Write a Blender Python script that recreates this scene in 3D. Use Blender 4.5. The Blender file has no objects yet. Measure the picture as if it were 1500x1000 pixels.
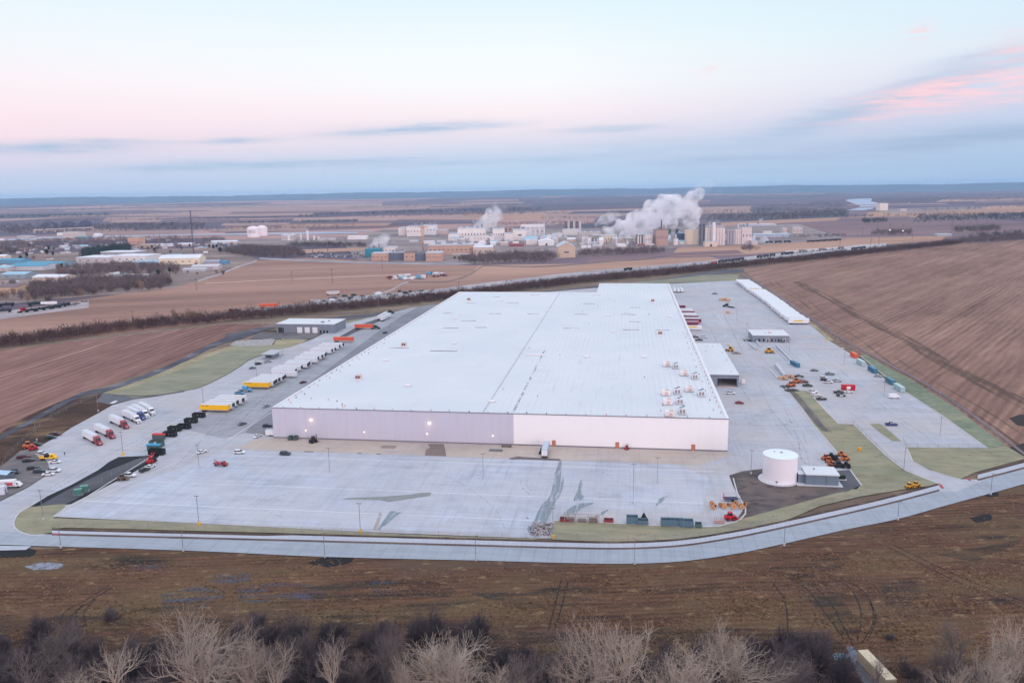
import bpy, math, random
import numpy as np

# ---------------------------------------------------------------- camera, sky, sun, exposure
H, F, CX, CY = 116.0, 1167.0, 750.0, 500.0          # camera height (m); focal length and centre in photo pixels
PITCH, ROLL = math.radians(10.75), math.radians(0.85)
scene = bpy.context.scene
COL = scene.collection
_f = (0.0, math.cos(PITCH), -math.sin(PITCH))
_u0 = (0.0, math.sin(PITCH), math.cos(PITCH))
_c, _s = math.cos(ROLL), math.sin(ROLL)
_r = (_c, -_s * _u0[1], -_s * _u0[2])
_u = (_s, _c * _u0[1], _c * _u0[2])
from mathutils import Matrix, Vector
cam = bpy.data.cameras.new("camera")
cam.sensor_fit, cam.sensor_width, cam.lens = 'HORIZONTAL', 36.0, 36.0 * F / 1500.0
cam.clip_start, cam.clip_end = 1.0, 80000.0
cam_ob = bpy.data.objects.new("camera", cam)
COL.objects.link(cam_ob)
cam_ob.matrix_world = Matrix(((_r[0], _u[0], -_f[0], 0), (_r[1], _u[1], -_f[1], 0), (_r[2], _u[2], -_f[2], H), (0, 0, 0, 1)))
scene.camera = cam_ob
scene.view_settings.view_transform = 'Standard'
scene.view_settings.look = 'None'
scene.view_settings.exposure = 0.0
scene.view_settings.gamma = 1.0
scene.render.engine = 'CYCLES'
scene.cycles.use_denoising = True
scene.cycles.volume_bounces = 10
scene.cycles.max_bounces = 12
scene.cycles.diffuse_bounces = 3
scene.cycles.transparent_max_bounces = 24
scene.cycles.volume_step_rate = .5

SUN_EL, SUN_AZ = math.radians(9.0), math.radians(152.0)   # azimuth from +Y clockwise: behind the camera, to the right


def lin(r, g, b, k=1.0):
    f = lambda v: (v / 255 / 12.92 if v / 255 <= 0.04045 else ((v / 255 + 0.055) / 1.055) ** 2.4) * k
    return (f(r), f(g), f(b), 1.0)


world = bpy.data.worlds.new("World")
scene.world = world
world.use_nodes = True
WN = world.node_tree
WN.nodes.clear()


class NT:
    def __init__(s, tree):
        s.t = tree

    def n(s, typ, **kw):
        nd = s.t.nodes.new(typ)
        for k, v in kw.items():
            setattr(nd, k, v)
        return nd

    def put(s, sock, v):
        if hasattr(v, 'is_output') or isinstance(v, bpy.types.NodeSocket):
            s.t.links.new(v, sock)
        else:
            sock.default_value = v

    def math(s, op, a, b=0.0, c=0.0, clamp=False):
        nd = s.n('ShaderNodeMath', operation=op, use_clamp=clamp)
        s.put(nd.inputs[0], a); s.put(nd.inputs[1], b); s.put(nd.inputs[2], c)
        return nd.outputs[0]

    def mix(s, fac, a, b, mode='MIX'):
        nd = s.n('ShaderNodeMix', data_type='RGBA', blend_type=mode)
        s.put(nd.inputs[0], fac); s.put(nd.inputs[6], a); s.put(nd.inputs[7], b)
        return nd.outputs[2]

    def ramp(s, fac, stops, interp='LINEAR'):
        nd = s.n('ShaderNodeValToRGB')
        nd.color_ramp.interpolation = interp
        e = nd.color_ramp.elements
        while len(e) < len(stops):
            e.new(0.5)
        for el, (p, c) in zip(e, stops):
            el.position = p; el.color = c
        s.put(nd.inputs[0], fac)
        return nd.outputs[0]

    def noise(s, vec, scale, detail=4.0, rough=0.55, dim='3D', lac=2.0):
        nd = s.n('ShaderNodeTexNoise', noise_dimensions=dim)
        s.put(nd.inputs['Vector'], vec)
        nd.inputs['Scale'].default_value = scale
        nd.inputs['Detail'].default_value = detail
        nd.inputs['Roughness'].default_value = rough
        return nd.outputs[0]

    def mapr(s, v, a, b, c=0.0, d=1.0):
        nd = s.n('ShaderNodeMapRange')
        s.put(nd.inputs[0], v)
        for i, x in enumerate((a, b, c, d)):
            nd.inputs[i + 1].default_value = x
        return nd.outputs[0]


def el_az(px, py):
    a, b = (px - CX) / F, -(py - CY) / F
    d = [_f[i] + a * _r[i] + b * _u[i] for i in range(3)]
    L = math.sqrt(sum(v * v for v in d))
    return math.asin(d[2] / L), math.atan2(d[0], d[1])


def build_sky():
    w = NT(WN)
    tc = w.n('ShaderNodeTexCoord')
    sep = w.n('ShaderNodeSeparateXYZ')
    WN.links.new(tc.outputs['Generated'], sep.inputs[0])
    x, y, z = sep.outputs
    el = w.math('ARCSINE', z)
    az = w.math('ARCTAN2', x, y)
    t = w.mapr(el, 0.0, 1.5708)           # 0 horizon, 1 zenith
    R = lambda deg: math.radians(deg) / 1.5708
    left = w.ramp(t, [(0.0, lin(190, 206, 234)), (R(.9), lin(192, 206, 234)), (R(2.0), lin(214, 212, 234)), (R(3.2), lin(246, 222, 234)), (R(5), lin(252, 230, 238)),
                      (R(7), lin(250, 240, 246)), (R(9.5), lin(240, 246, 251)), (R(12.5), lin(230, 243, 252)),
                      (R(22), lin(222, 232, 252, 1.12)), (R(50), lin(226, 236, 250, 1.40)), (1.0, lin(226, 236, 250, 1.40))])
    mid = w.ramp(t, [(0.0, lin(180, 207, 234)), (R(1.3), lin(188, 212, 238)), (R(2.6), lin(206, 216, 238)), (R(3.8), lin(232, 224, 238)), (R(5.2), lin(250, 236, 243)),
                     (R(7), lin(249, 249, 252)), (R(9), lin(244, 251, 253)), (R(12.5), lin(228, 244, 253)),
                     (R(22), lin(222, 232, 252, 1.12)), (R(50), lin(226, 236, 250, 1.40)), (1.0, lin(226, 236, 250, 1.40))])
    right = w.ramp(t, [(0.0, lin(166, 192, 226)), (R(1.5), lin(174, 200, 232)), (R(3), lin(186, 206, 234)), (R(4.8), lin(206, 216, 238)), (R(6.5), lin(222, 226, 242)),
                       (R(8), lin(224, 234, 246)), (R(10), lin(218, 238, 250)), (R(12.5), lin(212, 238, 250)),
                       (R(22), lin(220, 232, 252, 1.12)), (R(50), lin(226, 236, 250, 1.40)), (1.0, lin(226, 236, 250, 1.40))])
    c = w.mix(w.mapr(az, -0.62, -0.05), left, mid)
    c = w.mix(w.mapr(az, 0.05, 0.55), c, right)
    # thin cloud streaks: (photo x, y, half width, half height, slope, strength, colour)
    comb = w.n('ShaderNodeCombineXYZ')
    w.put(comb.inputs[0], w.math('MULTIPLY', az, 5.0)); w.put(comb.inputs[1], w.math('MULTIPLY', el, 52.0))
    warp = w.noise(comb.outputs[0], 1.0, 6.0, 0.62)
    fine = w.noise(comb.outputs[0], 3.2, 5.0, 0.6)
    blue, pink = lin(160, 190, 222), lin(255, 214, 222)
    dusk = lin(160, 184, 216)
    streaks = [(60, 217, 105, 6, 0.0, .9, blue), (165, 209, 60, 4, -.02, .5, blue), (345, 206, 55, 3.5, -.02, .6, blue), (590, 190, 100, 5.5, -.04, .8, blue), (700, 185, 60, 2.5, -.02, .4, blue),
               (420, 241, 190, 4.5, -.01, .75, blue), (700, 238, 170, 3, -.02, .45, blue), (240, 243, 60, 4, 0, .5, blue),
               (895, 190, 70, 4, 0, .5, blue), (1060, 236, 130, 6, 0.0, .55, dusk), (830, 236, 80, 5, -.05, .3, blue), (960, 215, 160, 12, 0, .25, blue),
               (1330, 178, 230, 26, -.10, .40, lin(196, 202, 230)), (1210, 172, 105, 12, -.20, .55, blue), (1300, 152, 110, 9, -.26, .5, blue), (1410, 112, 110, 9, -.22, .5, blue), (1420, 150, 120, 14, -.12, .45, lin(236, 214, 230)), (1340, 118, 60, 4, -.18, .5, blue), (1450, 78, 80, 7, -.15, .35, dusk),
               (1318, 147, 48, 11, .02, .9, pink), (1385, 127, 55, 9, -.06, .85, pink), (1455, 126, 80, 16, -.1, .6, pink), (1490, 70, 30, 12, -.1, .5, pink), (1347, 46, 14, 8, 0, .45, pink), (1038, 102, 12, 6, -.3, .3, pink), (1250, 177, 50, 3, -.02, .4, pink),
               (1400, 205, 130, 8, -.05, .6, dusk), (1470, 196, 90, 7, -.06, .6, dusk), (1300, 215, 160, 14, 0, .3, dusk), (1150, 250, 240, 6, 0, .25, dusk)]
    for (px, py, hw, hh, sl, am, colr) in streaks:
        e0, a0 = el_az(px, py)
        slope = -sl + ROLL
        dx = w.math('SUBTRACT', az, a0)
        dy = w.math('SUBTRACT', w.math('SUBTRACT', el, e0), w.math('MULTIPLY', dx, slope))
        dy = w.math('ADD', dy, w.math('MULTIPLY', w.math('SUBTRACT', warp, 0.5), 3.2 * hh / F))
        q = w.math('ADD', w.math('POWER', w.math('ABSOLUTE', w.math('DIVIDE', dx, hw / F)), 2.0), w.math('POWER', w.math('ABSOLUTE', w.math('DIVIDE', dy, 1.25 * hh / F)), 2.0))
        m = w.math('EXPONENT', w.math('MULTIPLY', q, -1.0))
        m = w.math('MULTIPLY', m, w.mapr(fine, .38, .60, 0.0, 1.15) if colr is pink else w.mapr(fine, .25, .65, .30, 1.0), clamp=True)
        c = w.mix(w.math('MULTIPLY', m, min(1.0, am * 1.25)), c, colr)
    # the lit side of the sky behind the camera, where the sun sits low
    back = w.math('MULTIPLY', w.mapr(y, 0.15, -0.9), w.mapr(el, 0.9, 0.05))
    c = w.mix(w.math('MULTIPLY', back, 0.75, clamp=True), c, (1.62, 1.24, 1.32, 1.0))
    # below the horizon: dull land
    c = w.mix(w.mapr(el, -0.004, -0.03), c, lin(120, 118, 130))
    bg = w.n('ShaderNodeBackground')
    w.put(bg.inputs[0], c)
    bg.inputs[1].default_value = 1.0
    sky = w.n('ShaderNodeTexSky', sky_type='NISHITA', sun_disc=False)
    sky.sun_elevation, sky.sun_rotation = SUN_EL, SUN_AZ
    bg2 = w.n('ShaderNodeBackground')
    w.put(bg2.inputs[0], sky.outputs[0])
    bg2.inputs[1].default_value = 0.006
    add = w.n('ShaderNodeAddShader')
    w.put(add.inputs[0], bg.outputs[0]); w.put(add.inputs[1], bg2.outputs[0])
    out = w.n('ShaderNodeOutputWorld')
    w.put(out.inputs[0], add.outputs[0])


build_sky()
sun = bpy.data.lights.new("sun", 'SUN')
sun.energy, sun.angle, sun.color = 0.9, math.radians(25), (1.0, 0.84, 0.87)
sun_ob = bpy.data.objects.new("sun", sun)
COL.objects.link(sun_ob)
sd = Vector((math.sin(SUN_AZ) * math.cos(SUN_EL), math.cos(SUN_AZ) * math.cos(SUN_EL), math.sin(SUN_EL)))
sun_ob.rotation_euler = sd.to_track_quat('Z', 'Y').to_euler()

# ---------------------------------------------------------------- where a pixel of the ground lies
def ray(px, py):
    a, b = (px - CX) / F, -(py - CY) / F
    return tuple(_f[i] + a * _r[i] + b * _u[i] for i in range(3))


def G(px, py, z=0.0):
    d = ray(px, py)
    t = (z - H) / d[2]
    return (d[0] * t, d[1] * t)


def ZH(px, py, wy):                      # height of a pixel seen at ground distance wy
    d = ray(px, py)
    return H + d[2] * wy / d[1]


SITE = (-115.95, 370.56)                 # front corner of the warehouse; the whole site is squared to it
SROT = math.radians(-8.2)
_cs, _sn = math.cos(SROT), math.sin(SROT)


def W(lx, ly):
    return (SITE[0] + lx * _cs - ly * _sn, SITE[1] + lx * _sn + ly * _cs)


def LOC(px, py, z=0.0):
    x, y = G(px, py, z)
    x, y = x - SITE[0], y - SITE[1]
    return (x * _cs + y * _sn, -x * _sn + y * _cs)


# ---------------------------------------------------------------- materials
def newmat(name):
    m = bpy.data.materials.new(name)
    m.use_nodes = True
    t = NT(m.node_tree)
    return m, t, m.node_tree.nodes['Principled BSDF']


_mats = {}


def mat(name, col, rough=0.6, var=0.14, scale=1.5, metal=0.0, spec=0.35):
    if name in _mats:
        return _mats[name]
    m, t, b = newmat(name)
    tc = t.n('ShaderNodeTexCoord')
    n = t.noise(tc.outputs['Object'], scale, 5.0, 0.6)
    k = t.ramp(n, [(0.25, (1 - var,) * 3 + (1,)), (0.75, (1 + var * .5,) * 3 + (1,))])
    t.put(b.inputs['Base Color'], t.mix(1.0, col, k, 'MULTIPLY'))
    b.inputs['Roughness'].default_value = rough
    b.inputs['Metallic'].default_value = metal
    b.inputs['Specular IOR Level'].default_value = spec
    _mats[name] = m
    return m


def emat(name, col, strength):
    m, t, b = newmat(name)
    b.inputs['Emission Color'].default_value = col
    b.inputs['Emission Strength'].default_value = strength
    b.inputs['Base Color'].default_value = (.8, .8, .8, 1)
    return m


def gmat(name, stops, layers, bump=0.0, rows=None, rough=0.95, patches=None, spec=0.2):
    """ground: layers = [(scale, weight, angle deg, stretch)], rows = (angle, period m, strength, wobble), patches = [(scale, lo, hi, colour, stretch, angle)]"""
    m, t, b = newmat(name)
    tc = t.n('ShaderNodeTexCoord')
    tot, acc = sum(l[1] for l in layers), None

    def mapped(ang, st):
        mp = t.n('ShaderNodeMapping')
        mp.inputs['Rotation'].default_value = (0, 0, -math.radians(ang))
        mp2 = t.n('ShaderNodeMapping')
        mp2.inputs['Scale'].default_value = (1 / st, 1, 1)
        t.put(mp.inputs[0], tc.outputs['Object']); t.put(mp2.inputs[0], mp.outputs[0])
        return mp2.outputs[0]
    for (sc, wt, ang, st) in layers:
        n = t.mapr(t.noise(mapped(ang, st), sc, 6.0, 0.62), 0.28, 0.72)
        v = t.math('MULTIPLY', n, wt / tot)
        acc = v if acc is None else t.math('ADD', acc, v)
    if rows:
        ang, per, st, wob = rows
        mp = t.n('ShaderNodeMapping')
        mp.inputs['Rotation'].default_value = (0, 0, -math.radians(ang))
        t.put(mp.inputs[0], tc.outputs['Object'])
        sp = t.n('ShaderNodeSeparateXYZ')
        t.put(sp.inputs[0], mp.outputs[0])
        wb = t.math('MULTIPLY', t.noise(tc.outputs['Object'], 0.012, 3.0), wob)
        yy = t.math('ADD', sp.outputs[1], wb)
        s1 = t.math('SINE', t.math('MULTIPLY', yy, 6.2832 / per))
        s2 = t.math('SINE', t.math('MULTIPLY', yy, 6.2832 / (per * 3.7)))
        a2 = t.mapr(t.noise(mapped(ang, 14.0), 0.05, 4.0), .35, .65)
        acc = t.math('ADD', acc, t.math('MULTIPLY', t.math('MULTIPLY', t.math('ADD', s1, t.math('MULTIPLY', s2, .6)), a2), st))
    c = t.ramp(acc, stops)
    for (sc, lo, hi, pc, st, ang) in (patches or []):
        n = t.mapr(t.noise(mapped(ang, st), sc, 5.0, 0.6), lo, hi)
        c = t.mix(n, c, pc)
    t.put(b.inputs['Base Color'], c)
    b.inputs['Roughness'].default_value = rough
    b.inputs['Specular IOR Level'].default_value = spec
    if bump:
        bp = t.n('ShaderNodeBump')
        bp.inputs['Strength'].default_value = bump
        bp.inputs['Distance'].default_value = 1.0
        t.put(bp.inputs['Height'], acc)
        t.put(b.inputs['Normal'], bp.outputs[0])
    return m


def concrete_mat(name, base, px=4.6, py=6.1, tint=None, dark=0.80, grime=0.5, joint=0.9):
    m, t, b = newmat(name)
    tc = t.n('ShaderNodeTexCoord')
    br = t.n('ShaderNodeTexBrick')
    br.offset = 0.0
    br.inputs['Scale'].default_value = 1.0
    br.inputs['Mortar Size'].default_value = 0.07
    br.inputs['Mortar Smooth'].default_value = 0.2
    br.inputs['Brick Width'].default_value = px
    br.inputs['Row Height'].default_value = py
    br.inputs['Bias'].default_value = 0.0
    br.inputs['Color1'].default_value = (.965, .965, .965, 1)
    br.inputs['Color2'].default_value = (1.025, 1.025, 1.025, 1)
    br.inputs['Mortar'].default_value = (joint * .92, joint * .92, joint * .95, 1)
    t.put(br.inputs['Vector'], tc.outputs['Object'])
    big = t.noise(tc.outputs['Object'], 0.018, 5.0, 0.6)
    mid = t.noise(tc.outputs['Object'], 0.11, 6.0, 0.65)
    mp = t.n('ShaderNodeMapping')
    mp.inputs['Scale'].default_value = (0.02, 0.35, 1)
    t.put(mp.inputs[0], tc.outputs['Object'])
    strk = t.noise(mp.outputs[0], 1.0, 7.0, 0.7)
    fine = t.noise(tc.outputs['Object'], 1.3, 3.0, 0.6)
    c = t.mix(1.0, base, br.outputs[0], 'MULTIPLY')
    g = (dark, dark, dark * 1.02, 1)
    c = t.mix(t.mapr(big, .38, .66), c, t.mix(1.0, c, g, 'MULTIPLY'))
    c = t.mix(t.math('MULTIPLY', t.mapr(mid, .46, .68), grime), c, t.mix(1.0, c, (.80, .77, .75, 1), 'MULTIPLY'))
    c = t.mix(t.math('MULTIPLY', t.mapr(strk, .47, .68), grime), c, t.mix(1.0, c, (.72, .73, .77, 1), 'MULTIPLY'))
    mq = t.n('ShaderNodeMapping')
    mq.inputs['Scale'].default_value = (.5, .022, 1)
    t.put(mq.inputs[0], tc.outputs['Object'])
    c = t.mix(t.math('MULTIPLY', t.mapr(t.noise(mq.outputs[0], 1.0, 7.0, .7), .50, .70), grime), c, t.mix(1.0, c, (.74, .74, .77, 1), 'MULTIPLY'))
    c = t.mix(t.math('MULTIPLY', t.mapr(fine, .55, .8), .35), c, t.mix(1.0, c, (.9, .9, .9, 1), 'MULTIPLY'))
    if tint:
        c = t.mix(t.math('MULTIPLY', t.mapr(t.noise(tc.outputs['Object'], 0.03, 6.0, 0.65), .36, .62), .55), c, tint)
    t.put(b.inputs['Base Color'], c)
    b.inputs['Roughness'].default_value = 0.85
    b.inputs['Specular IOR Level'].default_value = 0.25
    return m


def stain_mat(name, col, edge=0.5, scale=0.5, rough=0.5, stretch=(1, 1)):
    """a stain whose ragged outline lets the concrete below show"""
    m, t, b = newmat(name)
    tc = t.n('ShaderNodeTexCoord')
    mp = t.n('ShaderNodeMapping')
    mp.inputs['Scale'].default_value = (stretch[0], stretch[1], 1)
    t.put(mp.inputs[0], tc.outputs['Object'])
    n = t.noise(mp.outputs[0], scale, 6.0, 0.65)
    n2 = t.noise(tc.outputs['Object'], 0.9, 4.0)
    t.put(b.inputs['Base Color'], t.mix(n2, col, tuple(v * .8 for v in col[:3]) + (1,)))
    b.inputs['Roughness'].default_value = rough
    b.inputs['Alpha'].default_value = 1.0
    t.put(b.inputs['Alpha'], t.mapr(n, edge - .10, edge + .16, 0.0, .85))
    return m


# ---------------------------------------------------------------- mesh builders
class MB:
    def __init__(s):
        s.v, s.f, s.m = [], [], []

    def add(s, vs, fs, mi=0):
        o = len(s.v)
        s.v += vs
        s.f += [tuple(o + i for i in q) for q in fs]
        s.m += [mi] * len(fs)
        return s

    def box(s, x0, x1, y0, y1, z0, z1, mi=0):
        return s.add([(x0, y0, z0), (x1, y0, z0), (x1, y1, z0), (x0, y1, z0), (x0, y0, z1), (x1, y0, z1), (x1, y1, z1), (x0, y1, z1)],
                     [(3, 2, 1, 0), (4, 5, 6, 7), (0, 1, 5, 4), (1, 2, 6, 5), (2, 3, 7, 6), (3, 0, 4, 7)], mi)

    def prism(s, prof, y0, y1, mi=0, inset=0.0, zin=None):
        """side profile (x, z) drawn out along y; points above zin are pulled in by inset"""
        n = len(prof)
        yi = lambda z, y: y if zin is None or z < zin else y - math.copysign(inset, y)
        vs = [(x, yi(z, y0), z) for x, z in prof] + [(x, yi(z, y1), z) for x, z in prof]
        fs = [tuple(range(n)), tuple(range(2 * n - 1, n - 1, -1))] + [(i, i + n, (i + 1) % n + n, (i + 1) % n) for i in range(n)]
        return s.add(vs, fs, mi)

    def vprism(s, pts, z0, z1, mi=0):
        n = len(pts)
        vs = [(x, y, z0) for x, y in pts] + [(x, y, z1) for x, y in pts]
        fs = [tuple(range(n - 1, -1, -1)), tuple(range(n, 2 * n))] + [(i, (i + 1) % n, (i + 1) % n + n, i + n) for i in range(n)]
        return s.add(vs, fs, mi)

    def cyl(s, x, y, z0, z1, r0, r1=None, n=14, mi=0):
        r1 = r0 if r1 is None else r1
        a = [2 * math.pi * i / n for i in range(n)]
        vs = [(x + r0 * math.cos(k), y + r0 * math.sin(k), z0) for k in a] + [(x + r1 * math.cos(k), y + r1 * math.sin(k), z1) for k in a]
        fs = [tuple(range(n - 1, -1, -1)), tuple(range(n, 2 * n))] + [(i, (i + 1) % n, (i + 1) % n + n, i + n) for i in range(n)]
        return s.add(vs, fs, mi)

    def wheel(s, x, y, z, r, w, n=12, mi=0):
        a = [2 * math.pi * i / n for i in range(n)]
        vs = [(x + r * math.cos(k), y - w / 2, z + r * math.sin(k)) for k in a] + [(x + r * math.cos(k), y + w / 2, z + r * math.sin(k)) for k in a]
        fs = [tuple(range(n)), tuple(range(2 * n - 1, n - 1, -1))] + [(i, i + n, (i + 1) % n + n, (i + 1) % n) for i in range(n)]
        return s.add(vs, fs, mi)

    def tube(s, p, q, r0, r1=None, n=6, mi=0):
        r1 = r0 if r1 is None else r1
        p, q = Vector(p), Vector(q)
        d = (q - p).normalized()
        e = d.cross(Vector((0, 0, 1)) if abs(d.z) < .9 else Vector((1, 0, 0))).normalized()
        g = d.cross(e)
        vs = [tuple(p + r0 * (math.cos(k) * e + math.sin(k) * g)) for k in [2 * math.pi * i / n for i in range(n)]]
        vs += [tuple(q + r1 * (math.cos(k) * e + math.sin(k) * g)) for k in [2 * math.pi * i / n for i in range(n)]]
        fs = [tuple(range(n - 1, -1, -1)), tuple(range(n, 2 * n))] + [(i, (i + 1) % n, (i + 1) % n + n, i + n) for i in range(n)]
        return s.add(vs, fs, mi)

    def gable(s, x0, x1, y0, y1, z0, z1, over=0.3, th=0.25, mi=0, along='x'):
        """a pitched roof slab whose ridge runs along x or y"""
        if along == 'x':
            ym = (y0 + y1) / 2
            pr = [(y0 - over, z0), (ym, z1), (y1 + over, z0), (y1 + over, z0 + th), (ym, z1 + th), (y0 - over, z0 + th)]
            vs = [(x0 - over, a, z) for a, z in pr] + [(x1 + over, a, z) for a, z in pr]
        else:
            xm = (x0 + x1) / 2
            pr = [(x0 - over, z0), (xm, z1), (x1 + over, z0), (x1 + over, z0 + th), (xm, z1 + th), (x0 - over, z0 + th)]
            vs = [(a, y0 - over, z) for a, z in pr] + [(a, y1 + over, z) for a, z in pr]
        fs = [(0, 1, 4, 5), (1, 2, 3, 4), (11, 10, 7, 6), (10, 9, 8, 7)] + [(i, i + 6, (i + 1) % 6 + 6, (i + 1) % 6) for i in range(6)]
        return s.add(vs, fs, mi)

    def mesh(s, name, mats):
        me = bpy.data.meshes.new(name)
        me.from_pydata(s.v, [], s.f)
        for m in (mats if isinstance(mats, (list, tuple)) else [mats]):
            me.materials.append(m)
        me.polygons.foreach_set('material_index', s.m)
        me.validate()
        import bmesh
        bm = bmesh.new(); bm.from_mesh(me)
        bmesh.ops.recalc_face_normals(bm, faces=bm.faces)
        bm.to_mesh(me); bm.free()
        me.update()
        return me


def np_mesh(name, verts, faces, m, k, smooth=False):
    """verts (N,3) and faces (M,k) straight from numpy"""
    me = bpy.data.meshes.new(name)
    verts = np.asarray(verts, dtype=np.float32); faces = np.asarray(faces, dtype=np.int32)
    me.vertices.add(len(verts)); me.vertices.foreach_set('co', verts.ravel())
    me.loops.add(faces.size); me.loops.foreach_set('vertex_index', faces.ravel())
    me.polygons.add(len(faces))
    me.polygons.foreach_set('loop_start', np.arange(0, faces.size, k, dtype=np.int32))
    me.polygons.foreach_set('loop_total', np.full(len(faces), k, dtype=np.int32))
    me.materials.append(m)
    me.update(calc_edges=True)
    return me


def ob(name, me, parent=None, loc=(0, 0, 0), rz=0.0, **props):
    o = bpy.data.objects.new(name, me)
    COL.objects.link(o)
    o.location = loc
    o.rotation_euler = (0, 0, rz)
    if parent is not None:
        o.parent = parent
    for k, v in props.items():
        if v is not None:
            o[k] = v
    return o


def thing(name, label, cat, loc=(0, 0, 0), rz=0.0, group=None):
    return ob(name, None, None, loc, rz, label=label, category=cat, group=group)


def place(kit, name, label, cat, loc, rz=0.0, group=None, scale=None, sub=True):
    """kit = [(part, mesh, [(sub-part, mesh)])]: a thing of its own with copies of every part"""
    if len(kit) == 1 and not kit[0][2]:
        t = ob(name, kit[0][1], None, loc, rz, label=label, category=cat, group=group)
    else:
        t = thing(name, label, cat, loc, rz, group)
        for pn, me, subs in kit:
            p = ob(pn, me, t)
            for sn, sm in subs:
                ob(sn, sm, p)
    if scale:
        t.scale = scale if isinstance(scale, tuple) else (scale,) * 3
    return t


def sheet(name, pts, z, m, site=True, kind='structure', px=True):
    """a flat sheet of ground; pts in photo pixels (px) or site metres"""
    if px:
        q = [LOC(*p) if site else G(*p) for p in pts]
    else:
        q = list(pts)
    me = bpy.data.meshes.new(name)
    a = sum(q[i][0] * q[(i + 1) % len(q)][1] - q[(i + 1) % len(q)][0] * q[i][1] for i in range(len(q)))
    if a < 0:
        q = q[::-1]
    me.from_pydata([(x, y, 0) for x, y in q], [], [tuple(range(len(q)))])
    me.materials.append(m)
    return ob(name, me, None, (SITE[0], SITE[1], z) if site else (0, 0, z), SROT if site else 0, kind=kind)


def ribbon(name, left, right, z, m, site=True):
    """a strip between two pixel polylines of the same length"""
    L = [LOC(*p) if site else G(*p) for p in left]
    Rr = [LOC(*p) if site else G(*p) for p in right]
    me = bpy.data.meshes.new(name)
    n = len(L)
    me.from_pydata([(x, y, 0) for x, y in L + Rr], [], [(i, i + n, i + n + 1, i + 1) for i in range(n - 1)])
    me.materials.append(m)
    import bmesh
    bm = bmesh.new(); bm.from_mesh(me)
    bmesh.ops.recalc_face_normals(bm, faces=bm.faces)
    if sum(f.normal.z for f in bm.faces) < 0:
        bmesh.ops.reverse_faces(bm, faces=bm.faces)
    bm.to_mesh(me); bm.free()
    return ob(name, me, None, (SITE[0], SITE[1], z) if site else (0, 0, z), SROT if site else 0, kind='structure')


def dense(pts, n=8):
    """smooth a pixel polyline with Catmull-Rom"""
    P = [np.array(p, float) for p in pts]
    P = [2 * P[0] - P[1]] + P + [2 * P[-1] - P[-2]]
    out = []
    for i in range(1, len(P) - 2):
        for k in range(n):
            t = k / n
            out.append(tuple(.5 * (2 * P[i] + (P[i + 1] - P[i - 1]) * t + (2 * P[i - 1] - 5 * P[i] + 4 * P[i + 1] - P[i + 2]) * t * t + (3 * P[i] - P[i - 1] - 3 * P[i + 1] + P[i + 2]) * t ** 3)))
    out.append(tuple(P[-2]))
    return out

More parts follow.
